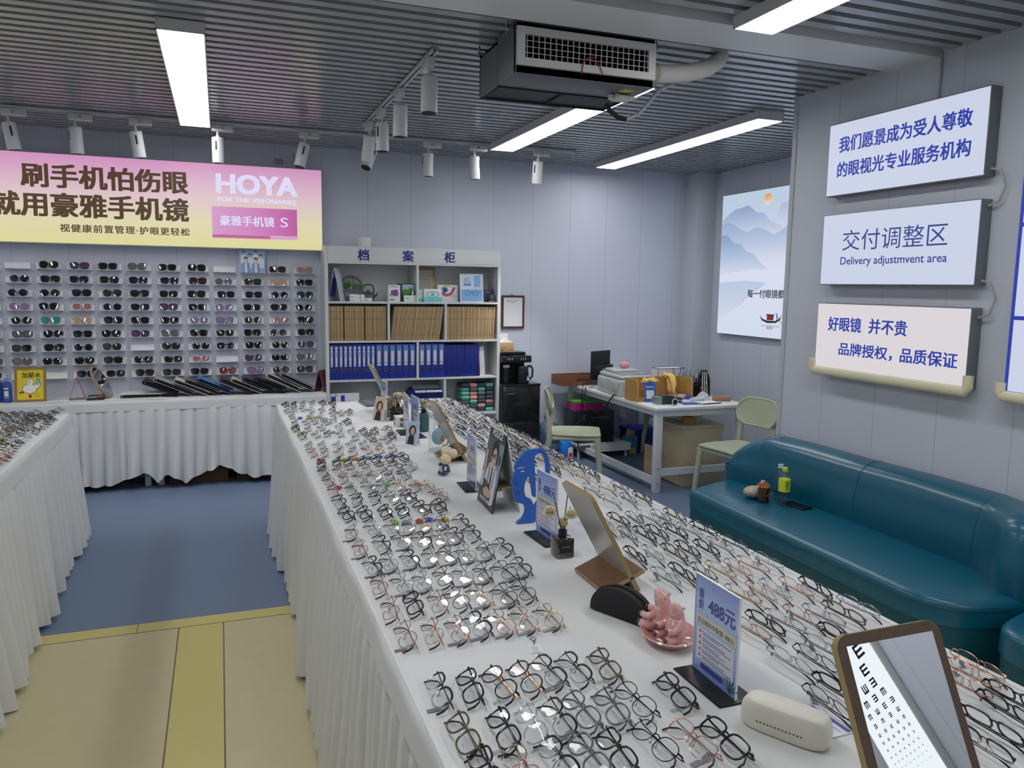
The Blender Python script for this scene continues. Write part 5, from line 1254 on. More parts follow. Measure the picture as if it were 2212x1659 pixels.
# backrest: a rounded roll swept along the wall, dropping at its far end
secs = []
ys = [4.345, 4.33, 4.29, 4.22, 4.12, 4.0, 3.7, 3.3, 2.9, 2.5, 2.38, 2.30, 2.22, 2.165, 2.135, 2.12]
b = mb(M_sofa)
def back_sec(i, j):
    y_ = ys[i]; u = j / 24
    tz = {0: .50, 1: .56, 2: .615, 3: .665, 4: .715, 5: .745}.get(i, .755)
    fx = {0: 3.22, 1: 3.17, 2: 3.15, 3: 3.16, 4: 3.18}.get(i, 3.20)
    fx = {10: 3.15, 11: 3.08, 12: 3.045, 13: 3.06, 14: 3.10, 15: 3.17}.get(i, fx); tz -= {13: .01, 14: .03, 15: .07}.get(i, 0)
    tz += .004 * math.sin(y_ * 5)
    # section from seat front, up, over the top, down the wall
    H_ = tz - SZ + .03
    pts_ = [(fx, SZ - .03), (fx - .012, SZ + .1), (fx + .005, tz - .13), (fx + .03, tz - .05), (fx + .085, tz - .008), (fx + .15, tz), (fx + .23, tz - .012), (3.375, tz - .05), (3.388, tz - .12), (3.388, SZ - .03)]
    s_ = u * (len(pts_) - 1); k = min(int(s_), len(pts_) - 2); f_ = s_ - k
    P0, P1, P2, P3 = pts_[max(0, k - 1)], pts_[k], pts_[k + 1], pts_[min(len(pts_) - 1, k + 2)]
    cr = lambda a0, a1, a2, a3: .5 * (2 * a1 + (a2 - a0) * f_ + (2 * a0 - 5 * a1 + 4 * a2 - a3) * f_ * f_ + (3 * a1 - a0 - 3 * a2 + a3) * f_ ** 3)
    return (min(3.39, cr(P0[0], P1[0], P2[0], P3[0])), y_, cr(P0[1], P1[1], P2[1], P3[1]))
b.grid(back_sec, len(ys) - 1, 24)
for i in (0, len(ys) - 1):
    vs = [b.bm.verts.new(back_sec(i, j)) for j in range(25)]; b._fin([b.bm.faces.new(vs)])
bk = b.build('backrest', t, smooth=60)
for yy in (4.03, 3.22, 2.50):
    i_ = min(range(len(ys)), key=lambda q: abs(ys[q] - yy))
    mb(M_sofaseam).tube([(back_sec(6, j)[0] - .001, yy, back_sec(6, j)[2] + (.001 if j > 8 else 0)) for j in range(2, 19)], .0012, 5).build('seam', bk)
# second module: turns along the wall towards the viewer
t = thing('sofa', 'second teal leather sofa module at the right edge of the photo', 'sofa', (0, 0, 0))
s2 = rounded([(2.72, 2.02), (2.72, .7), (3.39, .7), (3.39, 2.105), (3.0, 2.105)], [.13, .05, .02, .03, .12])
blob(s2, SZ - .11, SZ, .035, M_sofa).build('seat_cushion', t, smooth=60)
s3 = rounded([(2.724, 2.016), (2.724, .705), (3.385, .72), (3.385, 2.09), (3.0, 2.09)], [.13, .05, .02, .03, .12])
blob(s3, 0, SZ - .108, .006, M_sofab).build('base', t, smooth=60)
mb(M_sofa).box((3.10, .72, SZ - .02), (3.388, 2.10, .755), bev=.07, seg=5).build('backrest', t, smooth=60)
# things on the sofa
M_pet = thin_glass('pet_clear', (.93, .96, .95), 1.3)
M_water = thin_glass('bottle_water', (.84, .88, .88), 1.0, 1.33)
def drink(loc, label, capc, labc, cap_name, text=True):
    t = thing('drink_bottle', label, 'bottle', loc)
    mb(M_pet).lathe([(.026, 0), (.031, .006), (.029, .02), (.032, .05), (.032, .13), (.030, .15), (.026, .17), (.014, .196), (.013, .21)], n=24).build('bottle', t)
    mb(M_water).lathe([(0, .002), (.0295, .008), (.030, .085), (0, .086)], n=24).build('water', t)
    mb(mat(cap_name, capc, .4)).lathe([(.0155, .203), (.0155, .224), (0, .224)], n=20).build('cap', t)
    if labc:
        lb = mb(mat('label_' + cap_name, labc, .4)).lathe([(.0328, .085), (.0328, .158)], n=24).build('label_wrap', t)
        put_text(lb, '特\n梨\n水', .020, .052, M_ink, (-.008, -.0338, .122), (PI / 2, 0, R(-14)), .01)
    return t
drink((3.045, 3.60, SZ + .012), 'clear drink bottle with lime green label and cap on the sofa seat', (206, 222, 40), (208, 226, 60), 'lime_cap')
drink((3.075, 3.675, SZ + .012), 'bottle with pale blue cap standing behind the lime labelled bottle', (190, 210, 236), None, 'pale_blue_cap')
t = thing('sauce_jar', 'small dark jar with a red and gold checked lid on the sofa', 'jar', (2.985, 3.705, SZ + .012))
mb(mat('dark_sauce', (52, 24, 16), .2, coat=.5)).lathe([(.030, 0), (.034, .005), (.034, .075), (.028, .085), (.028, .09), (0, .09)], n=24).build('jar', t)
b = mb(mat('lid_red', (168, 44, 30), .35)).lathe([(.033, .086), (.034, .089), (.034, .104), (0, .105)], n=24); b.use(mat('lid_gold', (226, 190, 90), .35))
for k in range(12): b.box((-.005, .0335, .088), (.005, .0348, .101), Matrix.Rotation(k * PI / 6, 4, 'Z'))
b.build('lid', t)
mb(mat('jar_label_orange', (190, 90, 30), .5)).tube([(.0, -.0352, .04), (.012, -.033, .055), (.02, -.028, .035), (.008, -.034, .02)], .0018, 5).build('print', t)
b = mb(mat('nut_bag', (176, 164, 146), .35, noise=.5, nscale=90, bump=.4)).ball((0, 0, .035), .06, 22, 12, (1.3, 1.0, .62))
b.tube([(.05, .02, .06), (.08, .03, .085), (.10, .03, .07)], [.02, .012, .016], 8)
tag(b.build('snack_bag', None, (3.0, 3.80, SZ + .009), smooth=180), 'clear bag of nuts lying behind the dark jar', 'bag')
t = thing('smartphone', 'black smartphone lying on the sofa seat', 'phone', (3.11, 3.56, SZ + .0115), rotz=R(6)); mb(M_black).box((-.041, -.082, 0), (.041, .082, .009), bev=.003).build('body', t); mb(mat('phone_screen', (12, 13, 18), .08)).box((-.038, -.079, .009), (.038, .079, .0094)).build('screen', t)
# ------------------------------------------------------------------ eyeglasses
STY = {  # rim colour, metal, rim radius, tip colour, name, shape (a, b, n), brow
 'k': ((24, 24, 27), 0, .0021, (22, 22, 24), 'black acetate', (.0262, .0205, 2.9, .4), 0),
 'b': ((92, 82, 64), 0, .0021, (50, 42, 36), 'olive-brown acetate', (.0262, .021, 2.7, .4), 0),
 'e': ((104, 106, 114), 0, .0020, (84, 86, 92), 'smoky grey acetate', (.0260, .0212, 2.6, .4), 0),
 'c': ((226, 230, 234), 0, .0020, (214, 218, 222), 'crystal clear', (.0258, .0215, 2.5, .3), 0),
 'q': ((34, 30, 34), 0, .0016, (30, 28, 30), 'round black-gold', (.0248, .0220, 2.2, .2), 0),
 'n': ((30, 30, 34), 0, .0010, (26, 26, 28), 'black browline', (.0262, .0205, 2.6, .4), 1),
 'r': ((196, 150, 128), 1, .0009, (44, 34, 34), 'thin rose-gold', (.0258, .0215, 2.5, .3), 0),
 'g': ((200, 168, 104), 1, .0009, (60, 46, 36), 'thin gold', (.0258, .0212, 2.4, .3), 0),
 's': ((160, 164, 172), 1, .0009, (40, 40, 44), 'thin silver', (.0258, .0208, 2.5, .3), 0),
 'd': ((46, 47, 54), 1, .0010, (26, 26, 30), 'thin gunmetal', (.0256, .0212, 2.4, .3), 0),
 'p': ((128, 96, 140), 1, .0011, (60, 44, 66), 'thin purple', (.0262, .0200, 2.7, .3), 0),
}
M_lens = thin_glass('demo_lens', (.965, .97, .975), 1.0)
M_pad = mat('nose_pad', (206, 206, 200), .3, trans=.3)
M_sleeve = mat('price_sleeve', (126, 131, 138), .3)
M_sleeve2 = thin_glass('clear_sleeve', (.80, .85, .86), 1.5)
M_print = mat('lens_print', (90, 92, 98), .6)
def glasses_parts(st, tilt, narrow):
    """frame, two lenses, two folded temples and a price sleeve, resting on z = 0 and facing -x; TILT is how far the front leans from lying flat"""
    col, metal, rr, tip, _, (a, b_, n, dr), brow = STY[st]
    if narrow: b_ *= .80; a *= 1.02
    mr = mat('rim_' + st, col, .25 if not metal else .22, metal=float(metal))
    if st == 'c': mr = thin_glass('rim_crystal', (.80, .83, .86), 2.2)
    mt = mat('temple_tip_' + st, tip, .35) if st != 'c' else mr
    thin = mat('rim_thin_silver', (150, 152, 160), .25, metal=1.0)
    gold = mat('temple_gold', (196, 150, 112), .22, metal=1.0)
    cx = .0335; wr = lambda x: -1.0 * x * x
    fr = MB().use(mr); lens = []; temples = []
    for sd in (-1, 1):
        ol = [(sd * (x + cx), y) for x, y in outline(a, b_, n, 30, dr)]
        if brow:
            up = [p for p in ol if p[1] > -b_ * .1]; up.sort(key=lambda p: math.atan2(p[1] + b_ * .1, (p[0] * sd - cx)))
            lo = [p for p in ol if p[1] <= b_ * .05]; lo.sort(key=lambda p: math.atan2(p[1] - b_ * .05, (p[0] * sd - cx)))
            fr.use(thin).tube([(x, y, wr(x)) for x, y in lo], .0009, 5)
            fr.use(mr).tube([(x, y, wr(x)) for x, y in up], [.0018 + .0008 * (1 - abs(2 * i / (len(up) - 1) - 1)) for i in range(len(up))], 6)
        else:
            fr.use(mr).tube([(x, y, wr(x)) for x, y in ol], rr, 6, closed=True)
        lens.append(lens_mesh(ol, M_lens, 1.0))
        hx = sd * (cx + a + .0075)
        e = MB  # end piece
        fr.use(mr).tube([(sd * (cx + a - .002), b_ * .48, wr(cx + a)), (hx - sd * .001, b_ * .52, -.0042), (hx, b_ * .52, -.009)], max(rr * 1.25, .0015), 6, flat=1.3)
        if metal or brow or st == 'q':
            fr.use(thin if not metal else mr).tube([(sd * .0105, .002, -.001), (sd * .0085, -.003, -.006), (sd * .0085, -.006, -.008)], .0006, 4)
            fr.use(M_pad).ball((sd * .0085, -.007, -.0085), .0030, 8, 6, (.5, 1.3, .7))
        t = MB().use(mr if st not in ('q',) else gold)
        k = 0 if sd < 0 else 1
        w1 = -.0145 - .0040 * k
        yt = b_ * .50
        arm = [(hx, yt, -.009), (hx, yt, w1 + .001), (hx - sd * .010, yt - .0005, w1 - .002), (sd * .02, yt - .0015, w1 - .0035), (-sd * .03, yt - .003, w1 - .002), (-sd * .050, yt - .006, w1)]
        ar = max(rr * 1.05, .0012) if metal or brow else .0019
        t.tube(arm, ar, 6, flat=1.0 if metal else .6, up=(0, 1, 0))
        t.use(mt).tube([(-sd * .045, yt - .005, w1 - .0005), (-sd * .055, yt - .008, w1 + .0005), (-sd * .0655, yt - .019, w1 + .004), (-sd * .069, yt - (.034 if tilt < 45 else .028), w1 + (.008 if tilt < 45 else .006))], [ar * 1.0, .0020, .0024, .0022], 7, flat=.75)
        temples.append(t)
    fr.use(mr if not (st == 'q') else gold).tube([(-.0095, b_ * .30, 0), (-.005, b_ * .42, .0012), (0, b_ * .46, .0016), (.005, b_ * .42, .0012), (.0095, b_ * .30, 0)], max(rr, .0012), 6)
    sl = MB().use(M_sleeve2 if st in 'kbecq' else M_sleeve)
    sl.grid(lambda i, j: (.030 + .013 * j + .0012 * i, .006 - .052 * i / 6, -.0185 + .0014 * math.sin(i * 1.9 + j)), 6, 1)
    A = R(tilt)
    M_ = Matrix(((0, math.cos(A), -math.sin(A), 0), (-1, 0, 0, 0), (0, math.sin(A), math.cos(A), 0), (0, 0, 0, 1)))
    slv = sl.mesh('price_sleeve')
    out = [fr.mesh('eyeglasses')] + lens + [t.mesh('temple') for t in temples] + [slv]
    for m_ in out: m_.transform(M_)
    z0 = min(min(v.co.z for v in m_.vertices) for m_ in out[:1] + out[3:5])
    x0 = sum(v.co.x for v in out[1].vertices) / len(out[1].vertices)
    for m_ in out: m_.transform(Matrix.Translation((-x0, 0, -z0 + .0004)))
    for v in slv.vertices: v.co.z = max(v.co.z, .0012)
    return out
def join_meshes(ms, name):
    me = bpy.data.meshes.new(name); b = bmesh.new(); slots = []
    for m_ in ms:
        off = []
        for q in m_.materials:
            if q not in slots: slots.append(q)
            off.append(slots.index(q))
        n0 = len(b.faces); b.from_mesh(m_); b.faces.ensure_lookup_table()
        for f_ in b.faces[n0:]: f_.material_index = off[f_.material_index] if off else 0
    b.to_mesh(me); b.free()
    for q in slots: me.materials.append(q)
    me.polygons.foreach_set('use_smooth', [True] * len(me.polygons)); me.set_sharp_from_angle(angle=R(40))
    return me
EG, EGJ = {}, {}
def place_glasses(st, x, y, z, yaw, tilt, label, group, detail, sleeve=False, narrow=False, qina=False):
    key = (st, tilt, narrow)
    if key not in EG: EG[key] = glasses_parts(*key)
    P_ = EG[key]
    if not detail:
        if key not in EGJ: EGJ[key] = join_meshes(P_[:5], 'eyeglasses')
        o = link('eyeglasses', EGJ[key], None, (x, y, z), (0, 0, yaw))
    else:
        o = link('eyeglasses', P_[0], None, (x, y, z), (0, 0, yaw))
        for m_ in P_[1:3]: link('lens', m_, o)
        for m_ in P_[3:5]: link('temple', m_, o)
        if sleeve: link('price_sleeve', P_[5], o)
        if qina:
            A = R(tilt)
            q = link('lens_print', QINA, o)
            q.matrix_local = Matrix(((0, math.cos(A), -math.sin(A), -.008), (-1, 0, 0, -.028), (0, math.sin(A), math.cos(A), .012), (0, 0, 0, 1)))
    return tag(o, label, 'eyeglasses', group)
QINA = fit_text('QINA', .011, .0036, M_print)
SHN_ = {k: v[4] for k, v in STY.items()}
LEFT = [
 'k0.400,1.175 r0.461,1.160 n0.530,1.164 e0.585,1.155 k0.639,1.154 d0.720,1.157 r0.787,1.138 k0.845,1.122',
 'b0.396,1.294 k0.472,1.284 c0.526,1.281 n0.584,1.286 e0.637,1.297 e0.700,1.289 d0.757,1.296 k0.853,1.300',
 'n0.394,1.458 k0.459,1.454 q0.521,1.448 q0.581,1.452 n0.638,1.461 n0.696,1.455 b0.767,1.449',
 'r0.386,1.733 r0.450,1.728 r0.511,1.723 n0.565,1.732 r0.623,1.726 r0.683,1.723 g0.750,1.722',
 'r0.382,1.892 k0.445,1.905 r0.509,1.895 d0.562,1.901 r0.627,1.903 d0.691,1.886 d0.749,1.896',
 'r0.386,2.058 s0.448,2.051 s0.505,2.049 d0.569,2.064 s0.628,2.058 d0.686,2.058 d0.752,2.055 n0.804,2.067',
 'n0.395,2.211 s0.446,2.224 n0.512,2.233 s0.575,2.233 d0.632,2.235 s0.688,2.228 d0.753,2.234 n0.814,2.253',
 'r0.386,2.375 n0.458,2.397 s0.526,2.410 n0.588,2.396 s0.647,2.395 n0.702,2.408 n0.764,2.413',
 'r0.387,2.547 s0.460,2.568 s0.523,2.554 s0.581,2.549 g0.637,2.551 d0.701,2.565 n0.766,2.551',
 'k0.402,2.761 k0.464,2.752 k0.539,2.752 k0.603,2.749 k0.679,2.761 k0.745,2.771',
 'n0.400,2.936 n0.469,2.940 n0.538,2.945 d0.605,2.930 k0.669,2.937 g0.774,3.060 r0.791,2.912',
 'r0.401,3.103 s0.472,3.110 s0.543,3.110 s0.598,3.107 g0.669,3.115 g0.728,3.074',
 'p0.403,3.266 s0.471,3.292 s0.543,3.294 r0.605,3.291 d0.665,3.281 d0.731,3.286',
 'd0.402,3.437 r0.469,3.442 r0.528,3.424 s0.594,3.430 d0.664,3.454 n0.724,3.444 s0.793,3.442',
 'k0.412,3.585 k0.483,3.601 k0.534,3.604 k0.599,3.604 k0.663,3.614 k0.734,3.622 k0.796,3.624',
 'r0.401,3.845 s0.457,3.828 s0.522,3.819 s0.591,3.809 r0.668,3.840 g0.726,3.823 s0.793,3.836',
 's0.401,4.031 s0.466,4.024 s0.543,4.001 s0.607,3.994 s0.671,3.987 d0.742,4.014 p0.804,4.069',
 'n0.394,4.302 s0.471,4.319 d0.531,4.329 s0.598,4.309 s0.664,4.185 b0.739,4.176 k0.857,4.168',
 'k0.380,4.538 s0.447,4.504 s0.523,4.526 c0.623,4.527 c0.670,4.370 b0.731,4.339 b0.792,4.335 n0.868,4.356',
 's0.394,4.728 s0.459,4.741 s0.510,4.742 d0.573,4.709 c0.622,4.759 k0.691,4.676',
 's0.397,4.971 s0.508,4.940 s0.561,4.892 s0.649,5.006 g0.699,5.010 n0.755,5.031',
 'r0.385,5.188 s0.434,5.249 s0.488,5.254 s0.534,5.184 s0.604,5.184 n0.670,5.166',
 'k0.394,5.457 k0.449,5.463 s0.510,5.488 s0.578,5.512 k0.642,5.473 k0.703,5.436',
]
RIGHT = [
 'n1.287,0.949 k1.356,0.982 k1.441,1.014 k1.496,1.041',
 'd1.120,1.151 k1.180,1.183 r1.451,1.121 r1.506,1.144 r1.552,1.167',
 's1.169,1.319 d1.230,1.307 s1.292,1.346 k1.366,1.381',
 'r1.191,1.486 k1.245,1.500 s1.300,1.495 r1.362,1.500 s1.416,1.489 b1.477,1.487 s1.545,1.507',
 'r1.305,1.668 r1.366,1.669 s1.415,1.670 r1.478,1.662 k1.528,1.645',
 's1.175,1.848 k1.237,1.860 d1.301,1.844 g1.359,1.844 r1.417,1.839 r1.475,1.849 s1.541,1.863',
 'k1.180,2.033 s1.242,2.029 b1.312,2.022 k1.366,2.032 k1.431,2.022 s1.492,2.036 d1.548,2.041',
 'd1.259,2.225 k1.313,2.208 k1.363,2.210 k1.431,2.207 s1.486,2.203 k1.538,2.199',
 'g1.240,2.334 k1.309,2.381 d1.371,2.375 s1.429,2.378 d1.475,2.370 b1.530,2.367',
 'd1.205,2.414 s1.399,2.612 d1.475,2.612 k1.539,2.618',
 's1.402,2.795 g1.472,2.791 d1.534,2.791',
 'g1.461,3.004 k1.522,3.017',
 'k1.389,3.142 g1.457,3.153 k1.526,3.181',
 'k1.258,3.046 s1.425,3.366 r1.459,3.303 p1.523,3.354',
 'r1.220,3.043 p1.333,3.522 g1.456,3.664 p1.525,3.523',
 'k1.405,3.679 g1.471,3.853 s1.557,3.921 d1.535,3.703',
]
ACROSS = 'k-1.269,5.497 k-1.204,5.465 e-1.160,5.480 k-1.103,5.410 c-1.087,5.516 k-1.030,5.376 k-0.988,5.461 c-0.972,5.571 e-1.210,5.346 e-1.155,5.318 k-1.089,5.339 k-1.037,5.311 k-0.982,5.283 e-1.190,5.189 d-1.140,5.163 k-1.089,5.173 k-1.041,5.147 k-0.951,5.184 e-1.132,5.018 e-1.076,5.049 e-1.037,5.073 e-0.950,5.013 b-1.099,4.853 b-1.087,4.915 k-1.025,4.842 b-0.966,4.858 d-1.044,4.641 s-1.085,4.713 c-0.971,4.620 k-1.035,4.459 k-0.975,4.477 r-0.958,4.253 r-0.968,4.207 r-0.968,4.143 r-0.949,4.030'
CLAWS = [ ('blue', 0.444, 4.938), ('yellow', 0.498, 4.923), ('yellow', 0.564, 4.938), ('green', 0.395, 4.422), ('lilac', 0.575, 4.411), ('red', 0.420, 3.720), ('yellow', 0.526, 3.698), ('orange', 0.584, 3.700), ('teal', 0.648, 3.702), ('blue', 0.704, 3.705), ('blue', 0.769, 3.706), ('red', 0.432, 3.178), ('green', 0.482, 3.178), ('teal', 0.571, 3.165), ('green', 0.632, 3.169), ('orange', 0.755, 3.147), ('green', 0.554, 2.641), ('teal', 0.589, 2.629), ('red', 0.641, 2.635), ('blue', 0.676, 2.640), ('yellow', 0.732, 2.628), ('teal', 1.318, 4.313), ('lilac', 1.407, 4.303), ('yellow', -1.090, 4.705)]

gr = random.Random(21)
for ri, row in enumerate(LEFT):
    items = sorted(((t_[0], *map(float, t_[1:].split(','))) for t_ in row.split()), key=lambda q: q[1])
    for ci, (st, x, y) in enumerate(items):
        lab = '%s eyeglasses, %s from the aisle edge, %s row from the near table end' % (SHN_[st], ordw(ci + 1), ordw(ri + 1))
        place_glasses(st, x, y, ZT, R(gr.uniform(-6, 6)), 27, lab, 'eyeglasses on the aisle side of the middle table', y < 3.7, sleeve=(ri < 3 and (ci * 3 + ri) % 2 == 0) or (3 <= ri < 9 and gr.random() < .75), qina=ri < 3 and ci % 3 != 2)
for ri, row in enumerate(RIGHT):
    items = sorted(((t_[0], *map(float, t_[1:].split(','))) for t_ in row.split()), key=lambda q: -q[1])
    for ci, (st, x, y) in enumerate(items):
        lab = '%s eyeglasses, %s from the sofa edge, %s row from the near table end' % (SHN_[st], ordw(ci + 1), ordw(ri + 1))
        place_glasses(st, x, y, ZT, PI + R(gr.uniform(-6, 6)), 66, lab, 'eyeglasses on the sofa side of the middle table', y < 3.0, sleeve=gr.random() < .4, narrow=True)
far_st = 'kkdkknkdkkgkskrkdkskkd'
nfar = 0
for k in range(12):
    y = 3.37 + .178 * k
    for ci in range(6):
        if k < 3 and ci > 3: pass
        x = 1.545 - .0625 * ci
        st = far_st[(k * 7 + ci * 5) % len(far_st)]
        lab = '%s eyeglasses, %s from the sofa edge, %s row of the far lanes' % (SHN_[st], ordw(ci + 1), ordw(k + 1))
        place_glasses(st, x + gr.uniform(-.008, .008), y + gr.uniform(-.012, .012), ZT, PI + R(gr.uniform(-7, 7)), 54, lab, 'eyeglasses in the far lanes on the sofa side', False, narrow=True); nfar += 1
for k, t_ in enumerate(ACROSS.split()):
    st, x, y = t_[0], *map(float, t_[1:].split(','))
    place_glasses(st, x, y, ZT, PI + R(gr.uniform(-8, 8)), 27, '%s eyeglasses, %s counted from the far end of the table across the aisle' % (SHN_[st], ordw(k + 1)), 'eyeglasses on the table across the aisle', y < 4.7)
# little flower clips between the rows
CLAW = {'blue': (30, 70, 210), 'yellow': (236, 216, 20), 'green': (110, 206, 30), 'lilac': (190, 160, 226), 'red': (206, 30, 50), 'orange': (236, 136, 30), 'teal': (60, 186, 170)}
cm = {}
for k, c_ in CLAW.items():
    b = mb(mat('jelly_clip_' + k, c_, .15, trans=.25, coat=.5))
    for j in range(5): b.ball((.009 * math.cos(j * 1.257), .009 * math.sin(j * 1.257), .007), .0072, 8, 6, (1, 1, .75))
    b.ball((0, 0, .010), .006, 8, 6); cm[k] = b.mesh('flower_clip')
for k, (c_, x, y) in enumerate(CLAWS):
    o = link('flower_clip', cm[c_], None, (x, y, ZT), (0, 0, k))
    if x < 0: lab = 'yellow plastic flower clip on the table across the aisle'
    elif x > 1.2: lab = '%s plastic flower clip among the far lanes on the sofa side' % c_
    else:
        rr_ = [[float(q[1:].split(',')[1]) for q in row.split()] for row in LEFT]
        ri = min(range(len(rr_)), key=lambda i: abs(sum(rr_[i]) / len(rr_[i]) - y))
        xs = sorted(float(q[1:].split(',')[0]) for q in LEFT[ri].split()); ci = min(range(len(xs)), key=lambda i: abs(xs[i] - x))
        lab = '%s plastic flower clip by the %s eyeglasses of the %s row, aisle side' % (c_, ordw(ci + 1), ordw(ri + 1))
    tag(o, lab, 'clip', 'jelly coloured flower clips')
# ------------------------------------------------------------------ things along the middle of the table
M_back = mat('mirror_back_satin', (168, 160, 154), .22, spec=.8)
M_oakedge = mat('oak_edge', (152, 134, 88), .5)
M_mwood = wood_mat('mirror_brown_wood', (122, 88, 58), (94, 64, 40), (3, 40, 40))
M_mrim = wood_mat('mirror_rim_wood_dark', (92, 70, 52), (68, 50, 37), (3, 40, 40))
M_silver = mat('mirror_silver', (220, 224, 228), .0, metal=1.0)
def mirror_stand(loc, rotz, label, w_, L, ang, rim=False):
    """board leaning towards local -x, mirror on its +x face, crossed by a base plate"""
    t = thing('table_mirror', label, 'mirror', (loc[0], loc[1], ZT), rotz, 'table mirrors on crossed stands')
    A = Matrix.Rotation(-R(ang), 4, 'Y')
    r_ = .022
    def rr(w2, l0, l1, r): 
        o = []
        for cx_, cz_, a0 in ((w2 - r, l0 + .004, -90), (w2 - r, l1 - r, 0), (-w2 + r, l1 - r, 90), (-w2 + r, l0 + .004, 180)):
            rq = r if cz_ > .1 else .004
            cq = cx_ if cz_ > .1 else (w2 - .004) * (1 if cx_ > 0 else -1)
            for j in range(7): o.append((cq + rq * math.cos(R(a0 + 15 * j)), cz_ + rq * math.sin(R(a0 + 15 * j))))
        return o
    Q = A @ Matrix.Rotation(PI / 2, 4, 'Z')   # prism: x -> y, depth -> -x
    b = mb(M_oakedge).prism(rr(w_ / 2, 0, L, r_), .012, Q)
    b.build('board', t)
    mb(M_mwood if rim else M_back).prism(rr(w_ / 2 - .0006, .0006, L - .0006, r_), .0006, A @ Matrix.Translation((-.0120, 0, 0)) @ Matrix.Rotation(PI / 2, 4, 'Z')).build('back_laminate', t)
    mb(M_mrim if rim else M_mwood).prism(rr(w_ / 2 - .0006, .0006, L - .0006, r_), .0006, A @ Matrix.Translation((.0006, 0, 0)) @ Matrix.Rotation(PI / 2, 4, 'Z')).build('front_veneer', t)
    mb(M_silver).prism([(-w_ / 2 + .017, .075), (w_ / 2 - .017, .075), (w_ / 2 - .017, L - .017), (-w_ / 2 + .017, L - .017)], .0006, A @ Matrix.Translation((.0013, 0, 0)) @ Matrix.Rotation(PI / 2, 4, 'Z')).build('mirror_glass', t)
    B_ = Matrix.Translation((-.112, 0, .0)) @ Matrix.Rotation(-R(22), 4, 'Y')
    bp = mb(M_oakedge).box((0, -w_ / 2, 0.001), (.136, w_ / 2, .012), B_, bev=.003).build('base_plate', t)
    mb(M_mwood).box((.003, -w_ / 2 + .003, .0121), (.133, w_ / 2 - .003, .0127), B_).build('base_veneer', bp)
    return t
mirror_stand((1.075, 1.925), 0, 'table mirror with grey back and crossed wooden base behind the black half round case', .194, .326, 28.5)
mirror_stand((1.09, 3.60), 0, 'table mirror with grey back standing behind the two headed figurine', .194, .318, 27)
mirror_stand((1.075, 5.12), 0, 'farthest table mirror, rising above the lever files behind the price signs', .18, .345, 26)
mirror_stand((.95, .7135), -PI / 2, 'table mirror facing the camera that reflects the eye chart', .205, .3625, 26.3, rim=True)

